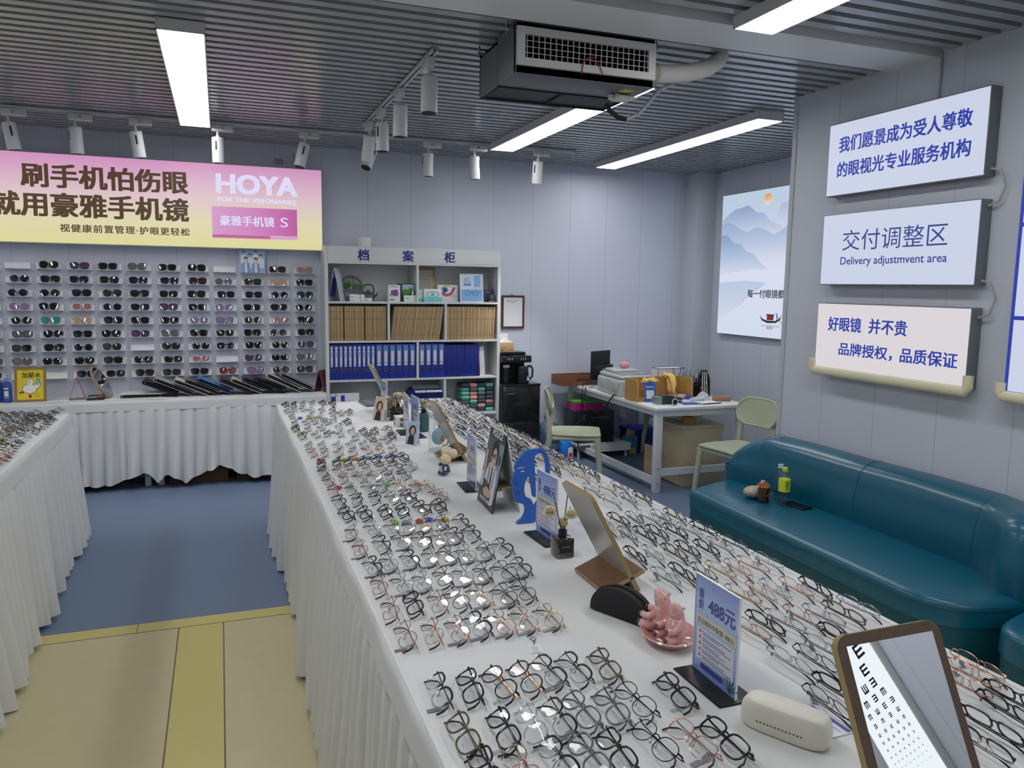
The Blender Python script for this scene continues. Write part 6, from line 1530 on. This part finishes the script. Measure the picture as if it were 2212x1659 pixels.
# price signs: printed card in a clear acrylic tee stand
m_pb = ramp_mat('price_print', [(0, (140, 166, 228)), (.45, (168, 188, 236)), (.78, (190, 206, 242)), (1, (150, 170, 228))], 2, 0, .21)
m_pi = mat('price_indigo', (60, 74, 160), .5); m_py = mat('price_yellow', (236, 222, 166), .5); m_pr = mat('price_red', (196, 70, 80), .5)
def price_sign_proto():
    t = thing('price_sign', 'x', 'price sign')
    mb(M_black).box((-.045, -.086, 0), (.045, .086, .0035), bev=.0015).box((-.046, -.087, .0), (.046, .087, .0012)).build('base', t)
    mb(mat('acrylic_edge', (222, 228, 232), .2)).box((-.0026, -.078, .0036), (.0026, -.0765, .222)).box((-.0026, .0765, .0036), (.0026, .078, .222)).box((-.0026, -.078, .2205), (.0026, .078, .222)).build('acrylic_edge', t)
    b = mb(m_pb).box((-.001, -.0765, .004), (.001, .0765, .219)); b.build('printed_card', t)
    mb(M_clear).quad((-.0026, -.0765, .0036), (-.0026, .0765, .0036), (-.0026, .0765, .2205), (-.0026, -.0765, .2205)).build('acrylic_front', t)
    pc = t.children[-2]
    X = -.0015
    F = FACE_MX
    def q(body, w_, h_, m, y, z, bold=0.0): return put_text(pc, body, w_, h_, m, (X, y, z), F, bold)
    q('488元', .092, .034, m_pi, -.018, .165, .03); q('原\n价', .018, .044, m_pi, .055, .170, .02); q('元起', .032, .012, M_paper, -.005, .138, .02)
    g = mb(m_py).prism([(-.070, .112), (.070, .112), (.070, .132), (-.070, .132)], .0004, Matrix.Translation((X + .0002, 0, 0)) @ Matrix.Rotation(PI / 2, 4, 'Z')).build('yellow_band', pc)
    put_text(g, '目远眼科学配镜 388元', .128, .013, m_pi, (X - .0003, 0, .122), F, .02)
    g = mb(M_paper).prism([(-.066, .034), (.066, .034), (.066, .106), (-.066, .106)], .0004, Matrix.Translation((X + .0002, 0, 0)) @ Matrix.Rotation(PI / 2, 4, 'Z')).build('white_panel', pc)
    b = mb(m_pr)
    for k in range(5): b.prism([(.058, .098 - .0135 * k), (.0535, .1025 - .0135 * k), (.049, .098 - .0135 * k), (.0535, .0935 - .0135 * k)], .0003, Matrix.Translation((X - .0002, 0, 0)) @ Matrix.Rotation(PI / 2, 4, 'Z') )
    b.build('red_diamond', g)
    b = mb(mat('price_text', (110, 118, 176), .6))
    for k in range(5):
        for d in (0, .0052): b.prism([(.045, .1 - .0135 * k - d), (-.056 + .02 * ((k + int(d * 1000)) % 3), .1 - .0135 * k - d), (-.056 + .02 * ((k + int(d * 1000)) % 3), .0978 - .0135 * k - d), (.045, .0978 - .0135 * k - d)], .0003, Matrix.Translation((X - .0002, 0, 0)) @ Matrix.Rotation(PI / 2, 4, 'Z'))
    b.build('text_line', g)
    g = mb(m_pi).prism([(.045, .016), (-.03, .016), (-.035, .022), (-.03, .028), (.045, .028), (.05, .022)], .0004, Matrix.Translation((X + .0002, 0, 0)) @ Matrix.Rotation(PI / 2, 4, 'Z')).build('blue_pill', pc)
    b = mb(mat('print_leaf', (70, 110, 110), .5))
    for k in range(7): a = R(-60 + 20 * k); b.prism([(-.056, .008), (-.056 + .030 * math.sin(a) - .003, .008 + .030 * math.cos(a)), (-.056 + .034 * math.sin(a), .008 + .036 * math.cos(a)), (-.053, .010)], .0003, Matrix.Translation((X, 0, 0)) @ Matrix.Rotation(PI / 2, 4, 'Z'))
    b.build('leaf_print', pc)
    return t
src_ = price_sign_proto()
for k, (x, y, rz, lab) in enumerate(((.965, 1.325, 0, 'large blue 488 price sign between the pink figurine and the white case'), (1.003, 2.335, 3, 'blue 488 price sign before the blue head stand'), (.965, 3.05, -4, 'blue price sign partly hidden behind the dark tent card showing a person'), (1.0, 4.215, 2, 'blue price sign standing beside the green perfume bottle'), (.972, 4.32, -3, 'blue price sign second from the small light blue card, close to the gift boxes'), (.967, 4.93, 2, 'farthest blue price sign next to the farthest table mirror'))):
    o = src_ if k == 0 else copy_tree(src_)
    o.location = (x, y, ZT); o.rotation_euler = (0, 0, R(rz)); o['label'] = lab; o['group'] = 'blue price signs in acrylic stands'

# person tent card
t = thing('tent_card', 'tall dark tent card printed with a dark haired person in glasses pointing', 'sign stand', (.98, 2.755, ZT), rotz=R(-3))
tw, th_ = .108, .305
aF = math.atan2(.056, .298)
MF = Matrix.Translation((-.056, 0, 0)) @ Matrix.Rotation(aF, 4, 'Y')      # front panel plane: local z up the card, facing -x
m_dark = mat('card_charcoal', (46, 50, 54), .35)
mb(M_blackm).box((0, -tw, 0), (.003, tw, th_), MF).build('front_panel', t)
fp = t.children[-1]
mb(M_paper).box((-.003, -tw, 0), (0, tw, th_), Matrix.Translation((.056, 0, 0)) @ Matrix.Rotation(-aF, 4, 'Y')).build('back_panel', t)
mb(M_kraft).box((-.03, -tw + .02, .09), (.035, tw - .02, .093)).build('tie_strip', t)
def fpr(m, pts, lay, name):   # outline in card coordinates (across from far edge, up)
    return mb(m).prism([(-a_, c_) for a_, c_ in pts], .0002, MF @ Matrix.Translation((-.0004 - .0002 * lay, 0, 0)) @ Matrix.Rotation(PI / 2, 4, 'Z')).build(name, fp)
ell = lambda cx_, cz_, a_, c_, rot=0: [(cx_ + a_ * math.cos(q * PI / 10) * math.cos(rot) - c_ * math.sin(q * PI / 10) * math.sin(rot), cz_ + a_ * math.cos(q * PI / 10) * math.sin(rot) + c_ * math.sin(q * PI / 10) * math.cos(rot)) for q in range(20)]
m_cool = mat('print_cool_grey', (126, 144, 160), .4); m_mid = mat('print_slate', (78, 90, 102), .4); m_skin = mat('print_skin', (206, 170, 148), .45); m_hair = mat('print_hair', (30, 26, 26), .5); m_shirt = mat('print_shirt', (206, 212, 220), .45); m_tie = mat('print_tie', (50, 44, 48), .5); m_brace = mat('print_brace', (120, 40, 48), .5)
fpr(m_dark, [(-tw + .001, .001), (tw - .001, .001), (tw - .001, th_ - .001), (-tw + .001, th_ - .001)], 0, 'print_ground')
fpr(m_mid, [(-tw + .002, .05), (tw - .002, .05), (tw - .002, .26), (-tw + .002, .26)], 1, 'print_wall')
fpr(m_cool, [(.0, .11), (tw - .002, .10), (tw - .002, .255), (.02, .255)], 2, 'print_wall_light')
fpr(m_dark, ell(.078, .198, .014, .02), 3, 'print_porthole')
fpr(m_shirt, [(-.07, .02), (-.075, .07), (-.06, .13), (-.035, .165), (.0, .175), (.045, .172), (.075, .15), (.085, .10), (.088, .03), (.06, .02)], 4, 'print_shirt')
fpr(m_dark, [(-.10, .03), (-.095, .085), (-.05, .10), (.02, .085), (.05, .05), (.04, .01), (-.09, .01)], 5, 'print_trousers')
fpr(m_skin, ell(.012, .198, .029, .043, R(8)), 6, 'print_face')
fpr(m_skin, [(.0, .15), (.028, .152), (.026, .178), (.002, .176)], 5, 'print_neck')
fpr(m_hair, [(-.020, .185), (-.030, .215), (-.024, .248), (.01, .264), (.044, .25), (.056, .22), (.053, .172), (.041, .168), (.043, .203), (.034, .222), (.016, .232), (.002, .226), (-.012, .212)], 7, 'print_hair')
fpr(m_tie, [(.008, .155), (.02, .155), (.022, .09), (.012, .07), (.004, .09)], 6, 'print_tie')
fpr(m_brace, [(-.028, .158), (-.02, .16), (-.012, .08), (-.02, .078)], 6, 'print_brace'); fpr(m_brace, [(.044, .162), (.05, .16), (.046, .08), (.038, .08)], 6, 'print_brace')
fpr(m_hair, [(-.012, .2), (.033, .206), (.033, .203), (-.012, .197)], 8, 'print_glasses')
for c_ in (-.002, .022): mb(m_hair).tube([tuple(MF @ Vector((-.0022, -(c_ + .010 * math.cos(q * PI / 8)), .199 + .009 * math.sin(q * PI / 8)))) for q in range(16)], .0009, 4, closed=True).build('print_glasses', fp)
fpr(m_shirt, [(-.075, .13), (-.10, .12), (-.095, .06), (-.07, .07)], 7, 'print_sleeve')
fpr(m_skin, [(-.068, .12), (-.062, .15), (-.07, .18), (-.066, .20), (-.076, .215), (-.084, .2), (-.09, .215), (-.097, .20), (-.09, .17), (-.092, .14), (-.082, .115)], 8, 'print_hand')
fpr(m_skin, [(-.055, .055), (-.02, .075), (.03, .07), (.06, .055), (.03, .04), (-.03, .038)], 8, 'print_hand')
def card_text(body, w_, h_, m, a_, c_, bold):
    q = link('lettering', fit_text(body, w_, h_, m, bold), fp)
    q.matrix_local = MF @ Matrix.Translation((-.0032, -a_, c_)) @ Matrix(((0, 0, -1, 0), (-1, 0, 0, 0), (0, 1, 0, 0), (0, 0, 0, 1)))
card_text('POLICE', .128, .024, M_paper, .01, .283, .035)
card_text('AUDACITY WANTED', .15, .012, M_paper, .0, .026, .03)

# blue head shaped glasses stand
hp = [(1.048, 1.109), (1.018, 1.109), (.991, 1.103), (.978, 1.09), (.963, 1.069), (.952, 1.05), (.953, 1.038), (.957, 1.032), (.949, 1.027), (.951, 1.018), (.945, 1.003), (.939, .992), (.943, .985), (.951, .981), (.946, .973), (.951, .967), (.947, .961), (.955, .949), (.955, .926), (.964, .918), (.985, .913), (.994, .902), (.995, .879), (.985, .861), (.966, .848), (.963, .8402), (1.053, .8402), (1.053, .923), (1.040, .916), (1.029, .898), (1.023, .915), (1.014, .930), (.996, .936), (.989, .961), (.992, .990), (1.004, 1.014), (1.012, 1.004), (1.020, .960), (1.024, .934), (1.036, .930), (1.032, 1.0), (1.026, 1.078), (1.035, 1.091), (1.048, 1.092)]
t = thing('glasses_stand', 'blue cut out head profile stand for eyeglasses', 'stand', (1.0, 2.51, ZT))
m_hb = mat('stand_blue', (44, 100, 190), .4)
for _ in range(2):
    hp = [q for i in range(len(hp)) for q in (lambda a, c: ((a[0] * .78 + c[0] * .22, a[1] * .78 + c[1] * .22), (a[0] * .22 + c[0] * .78, a[1] * .22 + c[1] * .78)))(hp[i], hp[(i + 1) % len(hp)])]
hp = [(x, max(z, .8402)) for x, z in hp]
b = mb(m_hb).prism([((x - 1.0), z - ZT) for x, z in hp], .013, Matrix.Translation((0, 0, 0)))
b.build('profile_plate', t, smooth=30)
arc_o = [(0, .269), (.018, .262), (.032, .245), (.040, .215), (.042, .17), (.042, .13)]; arc_i = [(.026, .13), (.026, .17), (.024, .21), (.017, .236), (.008, .248), (0, .252)]
mb(m_hb).prism(arc_o + arc_i, .012, Matrix.Translation((.048, .012, 0)) @ Matrix.Rotation(R(-12), 4, 'Z')).build('cross_plate', t)
m_slot = mat('slot_white', (206, 210, 214), .5)
for (x0, z0_), (x1, z1_), w_ in (((.960, 1.041), (.991, 1.044), .003), ((.974, 1.0295), (.990, 1.030), .004)): mb(m_slot).tube([(x0 - 1, -.0006, z0_ - ZT), ((x0 + x1) / 2 - 1, -.0006, (z0_ + z1_) / 2 - ZT + .002), (x1 - 1, -.0006, z1_ - ZT)], [.0008, w_ * .7, .0008], 6, flat=.15, up=(0, 0, 1)).build('slot', t)
for (x0, z0_), (x1, z1_) in (((.956, .987), (.966, .988)), ((.960, .955), (.973, .957))): mb(M_ink).tube([(x0 - 1, -.0006, z0_ - ZT), (x1 - 1, -.0006, z1_ - ZT)], .0015, 6, flat=.2).build('slot', t)

# reed diffusers
m_smoke = mat('smoky_glass', (84, 78, 72), .06, trans=.75, coat=.4)
m_flower = mat('sola_flower', (236, 230, 206), .8)
def diffuser(loc, label, s_=1.0, flowers=((-.03, .02, .115), (.02, -.015, .112)), rotz=0, glass=None, sq=True):
    t = thing('reed_diffuser', label, 'diffuser', (loc[0], loc[1], ZT), rotz, 'reed diffusers with white flowers')
    h = .029 * s_
    b = mb(glass or m_smoke)
    if sq: b.box((-h, -h, 0), (h, h, .062 * s_), bev=.004)
    else: b.box((-h * .9, -h * .9, 0), (h * .9, h * .9, .10 * s_), bev=.008)
    b.build('bottle', t)
    top = .062 * s_ if sq else .10 * s_
    mb(M_black).lathe([(.014 * s_, top), (.0145 * s_, top + .022), (.0, top + .022)], n=20).build('collar', t)
    if sq:
        mb(M_ink).box((-h * .7, -h - .0006, .016 * s_), (h * .75, -h, .05 * s_)).build('paper_label', t)
        l_ = t.children[-1]
        put_text(l_, 'REED DIFFUSER', h * .9, .005, mat('label_gold', (190, 160, 100), .4), (0, -h - .0009, .036 * s_), UP)
    st = mb(M_ink)
    for a_, l_ in ((-.03, .12), (.018, .15), (.028, .09)): st.tube([(0, 0, top), (a_ * 1.1, a_ * .4, top + l_)], .0017, 5)
    st.build('reed', t)
    for fx, fy, fz in flowers:
        f = mb(m_flower)
        for k in range(90):
            th = k * 2.39996; ph = math.acos(1 - 1.35 * (k + .5) / 90)
            d = Vector((math.sin(ph) * math.cos(th), math.sin(ph) * math.sin(th), math.cos(ph)))
            c_ = Vector((fx, fy, fz)); side = d.cross(Vector((0, 0, 1)));
            if side.length < .01: side = Vector((1, 0, 0))
            side = side.normalized() * .0045; tip = c_ + d * (.022 + .004 * ((k * 7) % 5) / 5)
            q = [c_ + d * .004, c_ + d * .016 + side, tip + side * .4, tip - side * .4, c_ + d * .016 - side]
            f._fin([f.bm.faces.new([f.bm.verts.new(p) for p in q])])
        f.ball((fx, fy, fz), .009, 8, 6).build('flower', t)
    mb(mat('dried_ball', (190, 170, 120), .85, noise=.3, nscale=120)).ball((.006 * s_, .012, top + .040), .016 * s_, 12, 8).build('dried_ball', t)
    return t
diffuser((.985, 2.165), 'square smoky reed diffuser with white flowers before the nearest grey backed mirror', flowers=((-.035, .02, .135), (.028, -.006, .128)))
diffuser((.99, 4.75), 'reed diffuser with white flowers nearest the portrait card', .95, ((-.03, .02, .13), (.02, .01, .15)))
diffuser((1.03, 4.64), 'reed diffuser with white flowers standing just behind the gift boxes', .95, ((-.01, .03, .155), (.03, -.01, .135)))
diffuser((1.05, 4.90), 'reed diffuser beside the farthest table mirror', .9, ((.01, 0, .13),))
diffuser((1.08, 4.34), 'green glass perfume bottle diffuser with one white flower', 1.05, ((0, .01, .165),), glass=mat('green_glass', (60, 96, 96), .12, coat=.4, noise=.35, nscale=60), sq=False)
diffuser((1.075, 2.98), 'reed diffuser whose cream flower shows above the dark tent card', .95, ((-.02, .0, .25), (-.012, .01, .24)))
for k in range(2):
    t = thing('gift_box', ('lower flat grey and white gift box behind the portrait card', 'upper flat grey and white gift box behind the portrait card')[k], 'box', (.985, 4.53, ZT + .0302 * k), rotz=R(3 * k)); mb(M_white).box((-.03, -.045, 0), (.03, .045, .03), bev=.001).build('carton', t); mb(mat('gift_print', (110, 96, 90), .5)).box((-.0305, -.0, .004), (-.0298, .04, .026)).box((-.012, -.0456, .004), (.02, -.045, .026)).build('print', t)

# cases, figurines, cards
t = thing('spectacle_case', 'black half round zip spectacle case standing on its flat side', 'spectacle case', (.945, 1.70, ZT), rotz=R(-64))
D_ = [(.088 * math.cos(PI * k / 18), .004 + .072 * math.sin(PI * k / 18) ** .8) for k in range(19)]
m_neo = mat('neoprene_black', (20, 20, 23), .75, noise=.1, nscale=400)
b = mb(m_neo)
for (d0, s0), (d1, s1) in (((-.024, .93), (-.020, .985)), ((-.020, .985), (-.004, 1.0)), ((.004, 1.0), (.020, .985)), ((.020, .985), (.024, .93))):
    n_ = len(D_)
    A_ = [b.bm.verts.new((x * s0, d0, .0005 + (z - .0005) * s0)) for x, z in D_]; B_ = [b.bm.verts.new((x * s1, d1, .0005 + (z - .0005) * s1)) for x, z in D_]
    F = [b.bm.faces.new((A_[i], A_[(i + 1) % n_], B_[(i + 1) % n_], B_[i])) for i in range(n_)]
    if d0 == -.024: F.append(b.bm.faces.new(A_))
    if d1 == .024: F.append(b.bm.faces.new(B_))
    b._fin(F)
b.build('shell', t, smooth=50)
mb(M_black).tube([(x * 1.005, 0, z * 1.005) for x, z in D_], .0042, 6).build('zip', t)
t = thing('spectacle_case', 'long white hard spectacle case lying beside the large price sign', 'spectacle case', (.985, 1.122, ZT), rotz=R(-60))
M_wl = mat('white_leatherette', (222, 219, 206), .5, bump=.08, nscale=500)
b = mb(M_wl)
def wc(i, j, zs, sgn):
    a_ = 2 * PI * i / 40; r_ = j / 8
    c_, s_ = math.cos(a_), math.sin(a_)
    x = .084 * abs(c_) ** .42 * (1 if c_ >= 0 else -1); y = .032 * abs(s_) ** .55 * (1 if s_ >= 0 else -1)
    k = math.sin(r_ * PI / 2)
    q = 1 - .22 * (1 - math.cos(r_ * PI / 2)) if j < 8 else 0
    h = abs(zs) * (k ** .62) 
    return (x * (q if j < 8 else 0), y * (q if j < 8 else 0), .022 + sgn * h)
b.grid(lambda i, j: wc(i % 40, j, .036, 1), 40, 8, cu=False)
b.build('lid', t, smooth=180)
mb(M_wl).grid(lambda i, j: wc(i % 40, j, .022, -1), 40, 8).build('bottom', t, smooth=180)
mb(mat('case_seam', (150, 146, 132), .6)).tube([wc(k, 7.0, .036, 1)[:2] + (.0222,) for k in range(40)], .0010, 5, closed=True).build('seam', t)
b = mb(M_blackm)
for k in range(13): b.tube([(-.045 + .007 * k, -.0322, .0228), (-.0415 + .007 * k, -.0322, .0228)], .0010, 5)
b.build('hinge_stitch', t)
t = thing('order_card', 'white order card with a blue header lying behind the white case', 'card', (1.075, 1.135, ZT + .0003), rotz=R(2)); mb(M_paper).box((-.035, -.055, 0), (.035, .05, .0008)).build('card', t); mb(mat('card_blue', (70, 84, 170), .5)).box((.024, -.052, .0008), (.033, .048, .0011)).build('header', t)
for k in range(4): mb(mat('card_line', (150, 160, 206), .6)).box((.012 - .012 * k, -.045, .0008), (.0135 - .012 * k, .04, .001)).build('text_line', t)
m_pink = mat('pink_ceramic', (216, 164, 160), .12, coat=.6)
t = thing('ceramic_figurine', 'glossy pink ceramic figurine of two chubby animals sitting in a dish', 'figurine', (.985, 1.535, ZT), rotz=R(-20))
mb(m_pink).lathe([(.0, .004), (.03, 0), (.05, .006), (.066, .022), (.069, .024), (.066, .027), (.048, .012), (.0, .010)], n=30, M=Matrix.Diagonal((1.0, 1.2, 1))).build('dish', t, smooth=60)
def piglet(off, sc_, yaw):
    bm_ = bpy.data.meshes.new('animal')
    chain = [((0, 0, .022), .030), ((0, 0, .045), .029), ((.002, 0, .068), .019), ((-.004, 0, .085), .0185), ((-.012, 0, .097), .0125)]
    b = mb(m_pink)
    pts = [Vector(p) for p, _ in chain]
    # smooth lathe like sweep
    n_ = 20; P_ = []
    for k in range(n_ + 1):
        u = k / n_ * (len(chain) - 1); i = min(int(u), len(chain) - 2); f_ = u - i; f_ = f_ * f_ * (3 - 2 * f_)
        P_.append((pts[i].lerp(pts[i + 1], f_), chain[i][1] * (1 - f_) + chain[i + 1][1] * f_))
    P_ = [(pts[0] - Vector((0, 0, .012)), .018)] + P_ + [(pts[-1] + Vector((-.006, 0, .007)), .006)]
    b.tube([p for p, _ in P_], [r_ for _, r_ in P_], 18)
    b.ball((.012, .012, .092), .004, 8, 6).ball((.012, -.012, .092), .004, 8, 6)
    for s_ in (-1, 1): b.tube([(-.010, s_ * .022, .05), (-.028, s_ * .026, .042), (-.044, s_ * .022, .044)], [.010, .009, .008], 10).tube([(-.012, s_ * .018, .016), (-.036, s_ * .022, .018), (-.048, s_ * .022, .022)], [.013, .011, .010], 10)
    o = b.build('animal', t, (off[0], off[1], .010), (0, 0, yaw), smooth=180); o.scale = (sc_,) * 3
    g_ = mb(mat('paw_grey', (92, 84, 82), .5))
    for s_ in (-1, 1): g_.ball((-.0515, s_ * .022, .022), .0075, 8, 6, (.5, 1, 1)).ball((-.0485, s_ * .022, .044), .006, 8, 6, (.5, 1, 1))
    g_.build('paw_pad', o)
piglet((-.012, .032, 0), 1.0, R(-30)); piglet((.010, -.026, 0), .92, R(25))
t = thing('figurine', 'small figurine of two big headed dolls sitting together', 'figurine', (.925, 3.31, ZT), rotz=R(-70))
m_cream = mat('doll_cream', (228, 214, 180), .6); m_dress = mat('doll_blue', (48, 70, 110), .6)
mb(mat('doll_stone', (190, 178, 160), .8, noise=.15)).ball((0.006, -.012, .018), .028, 14, 8, (1.0, .9, .8)).build('stone', t)
for (dx, dy, z_, dress, s_) in ((-.014, .014, .058, (206, 160, 60), 1), (.016, -.012, .030, (46, 66, 110), .95)):
    b = mb(mat('doll_dress_%d' % int(s_ * 100), dress, .6)).lathe([(.0, 0), (.022, .002), (.019, .02), (.010, .036), (0, .038)], (dx, dy, z_ - .018), 16).build('dress', t)
    mb(m_cream).ball((dx, dy, z_ + .040), .026 * s_, 18, 12, (1.05, 1, .95)).ball((dx - .02, dy, z_ + .034), .007, 8, 6).ball((dx + .02, dy, z_ + .034), .007, 8, 6).build('head', t)
    mb(m_cream).tube([(dx - .012, dy - .008, z_ + .008), (dx - .02, dy - .016, z_ - .004)], .005, 8).tube([(dx + .012, dy - .008, z_ + .008), (dx + .02, dy - .016, z_ - .004)], .005, 8).build('arm', t)
    mb(m_dress).tube([(dx - .010, dy - .012, z_ - .014), (dx - .014, dy - .03, z_ - .022)], .008, 8).tube([(dx + .010, dy - .012, z_ - .014), (dx + .014, dy - .03, z_ - .022)], .008, 8).build('leg', t)
mb(m_cream).ball((.022, .022, .094), .022, 16, 10, (1.1, 1, .9)).build('hat', t)
mb(M_ink).tube([(-.036, .008, .118), (-.026, .012, .126), (-.018, .014, .12), (-.012, .016, .132), (-.006, .018, .146)], .0022, 6).tube([(-.004, .016, .124), (.008, .016, .122), (.016, .018, .128), (.026, .02, .12)], .0022, 6).build('antenna', t)
b = mb(M_ink)
b.tube([(-.026, -.012, .102), (-.020, -.0145, .099), (-.014, -.013, .102)], .001, 4).tube([(.008, -.037, .072), (.014, -.038, .069), (.02, -.037, .072)], .001, 4).build('eye_line', t)
t = thing('glass_cylinder', 'clear glass cylinder with a pale blue apple ornament inside', 'vase', (1.025, 3.80, ZT))
mb(thin_glass('cylinder_glass', (.92, .95, .95), 1.3)).lathe([(.0, .001), (.052, .001), (.052, .19)], n=32).build('glass', t); bm_o = t.children[-1]
mb(mat('glass_rim', (206, 216, 216), .1)).tube([(.052 * math.cos(k * PI / 16), .052 * math.sin(k * PI / 16), .19) for k in range(32)], .0012, 5, closed=True).tube([(.052 * math.cos(k * PI / 16), .052 * math.sin(k * PI / 16), .003) for k in range(32)], .0016, 5, closed=True).build('rim', t)
t = thing('apple_ornament', 'pale blue apple shaped ornament with an orange drop inside the glass cylinder', 'ornament', (1.025, 3.80, ZT + .003), rotz=R(14))
mb(mat('apple_blue', (150, 190, 206), .5, noise=.08, nscale=80)).ball((0, 0, .07), .040, 22, 14, (1.02, .5, 1.1)).build('apple', t)
mb(mat('apple_orange', (226, 124, 46), .4)).ball((.012, -.019, .062), .012, 12, 10, (1, .35, 1.4)).build('orange_drop', t)
mb(mat('apple_red', (190, 40, 60), .4)).ball((.006, 0, .122), .009, 10, 8).build('red_ball', t)
mb(M_gray).tube([(-.03, 0, .108), (-.028, 0, .135), (-.016, 0, .14), (.0, 0, .12)], .0014, 5).build('wire', t)
def easel(loc, rotz, label, col, w_, h_, who):
    t = thing('photo_card', label, 'card', (loc[0], loc[1], ZT), rotz)
    A = Matrix.Rotation(R(-14), 4, 'X')
    mb(M_paper).prism([(-w_ / 2, 0), (w_ / 2, 0), (w_ / 2, h_), (-w_ / 2, h_)], .002, A).build('card', t); pc = t.children[-1]
    mb(mat('card_ground_' + who, col, .5)).prism([(-w_ / 2 + .003, .003), (w_ / 2 - .003, .003), (w_ / 2 - .003, h_ - .003), (-w_ / 2 + .003, h_ - .003)], .0003, A @ Matrix.Translation((0, -.0004, 0))).build('print_ground', pc)
    mb(m_hair).prism(ell(0, h_ * .62, w_ * .30, h_ * .22), .0003, A @ Matrix.Translation((0, -.0007, 0))).build('print_hair', pc)
    mb(m_skin).prism(ell(.002, h_ * .60, w_ * .17, h_ * .16), .0003, A @ Matrix.Translation((0, -.0010, 0))).build('print_face', pc)
    mb(m_hair).prism([(-w_ * .3, h_ * .03), (w_ * .3, h_ * .03), (w_ * .2, h_ * .4), (-w_ * .2, h_ * .4)], .0003, A @ Matrix.Translation((0, -.0007, 0))).build('print_dress', pc)
    mb(M_paper).prism([(-w_ * .2, 0), (w_ * .2, 0), (w_ * .12, h_ * .8), (-w_ * .12, h_ * .8)], .0015, Matrix.Translation((0, h_ * .45, 0)) @ Matrix.Rotation(R(14), 4, 'X')).build('easel_leg', t)
easel((.885, 4.74), R(-62), 'small portrait card on an easel at the far end of the table', (206, 176, 160), .10, .15, 'rose')
easel((.915, 3.97), R(-58), 'light blue card printed with a woman in black on an easel', (166, 196, 222), .085, .125, 'sky')
t = thing('lens_tray', 'grey plastic lens tray with round pockets at the far end of the table', 'tray', (1.02, 5.44, ZT), rotz=R(4)); m_tr = mat('tray_grey', (104, 108, 114), .35); mb(m_tr).box((-.11, -.12, 0), (.11, .12, .014), bev=.003).build('tray', t)
for k in range(12): mb(mat('tray_pocket', (132, 136, 142), .2)).cyl((-.075 + .05 * (k % 4), -.075 + .075 * (k // 4), .0135), .021, .0025, 18).build('pocket', t)
t = thing('price_tag', 'small paper price tag with a black string before the nearest full row', 'tag', (.665, 1.60, ZT), rotz=R(-12)); mb(M_paper).box((-.014, -.02, 0), (.014, .02, .0008)).build('tag', t); mb(M_ink).tube([(.0, .018, .001), (.006, .035, .002), (-.004, .045, .002), (.004, .06, .003), (.01, .045, .002), (0, .03, .001)], .0008, 5).build('string', t)
for k in range(4): mb(M_gray).box((-.010, -.014 + .007 * k, .0008), (.010 - .003 * (k % 2), -.011 + .007 * k, .001)).build('text_line', t)
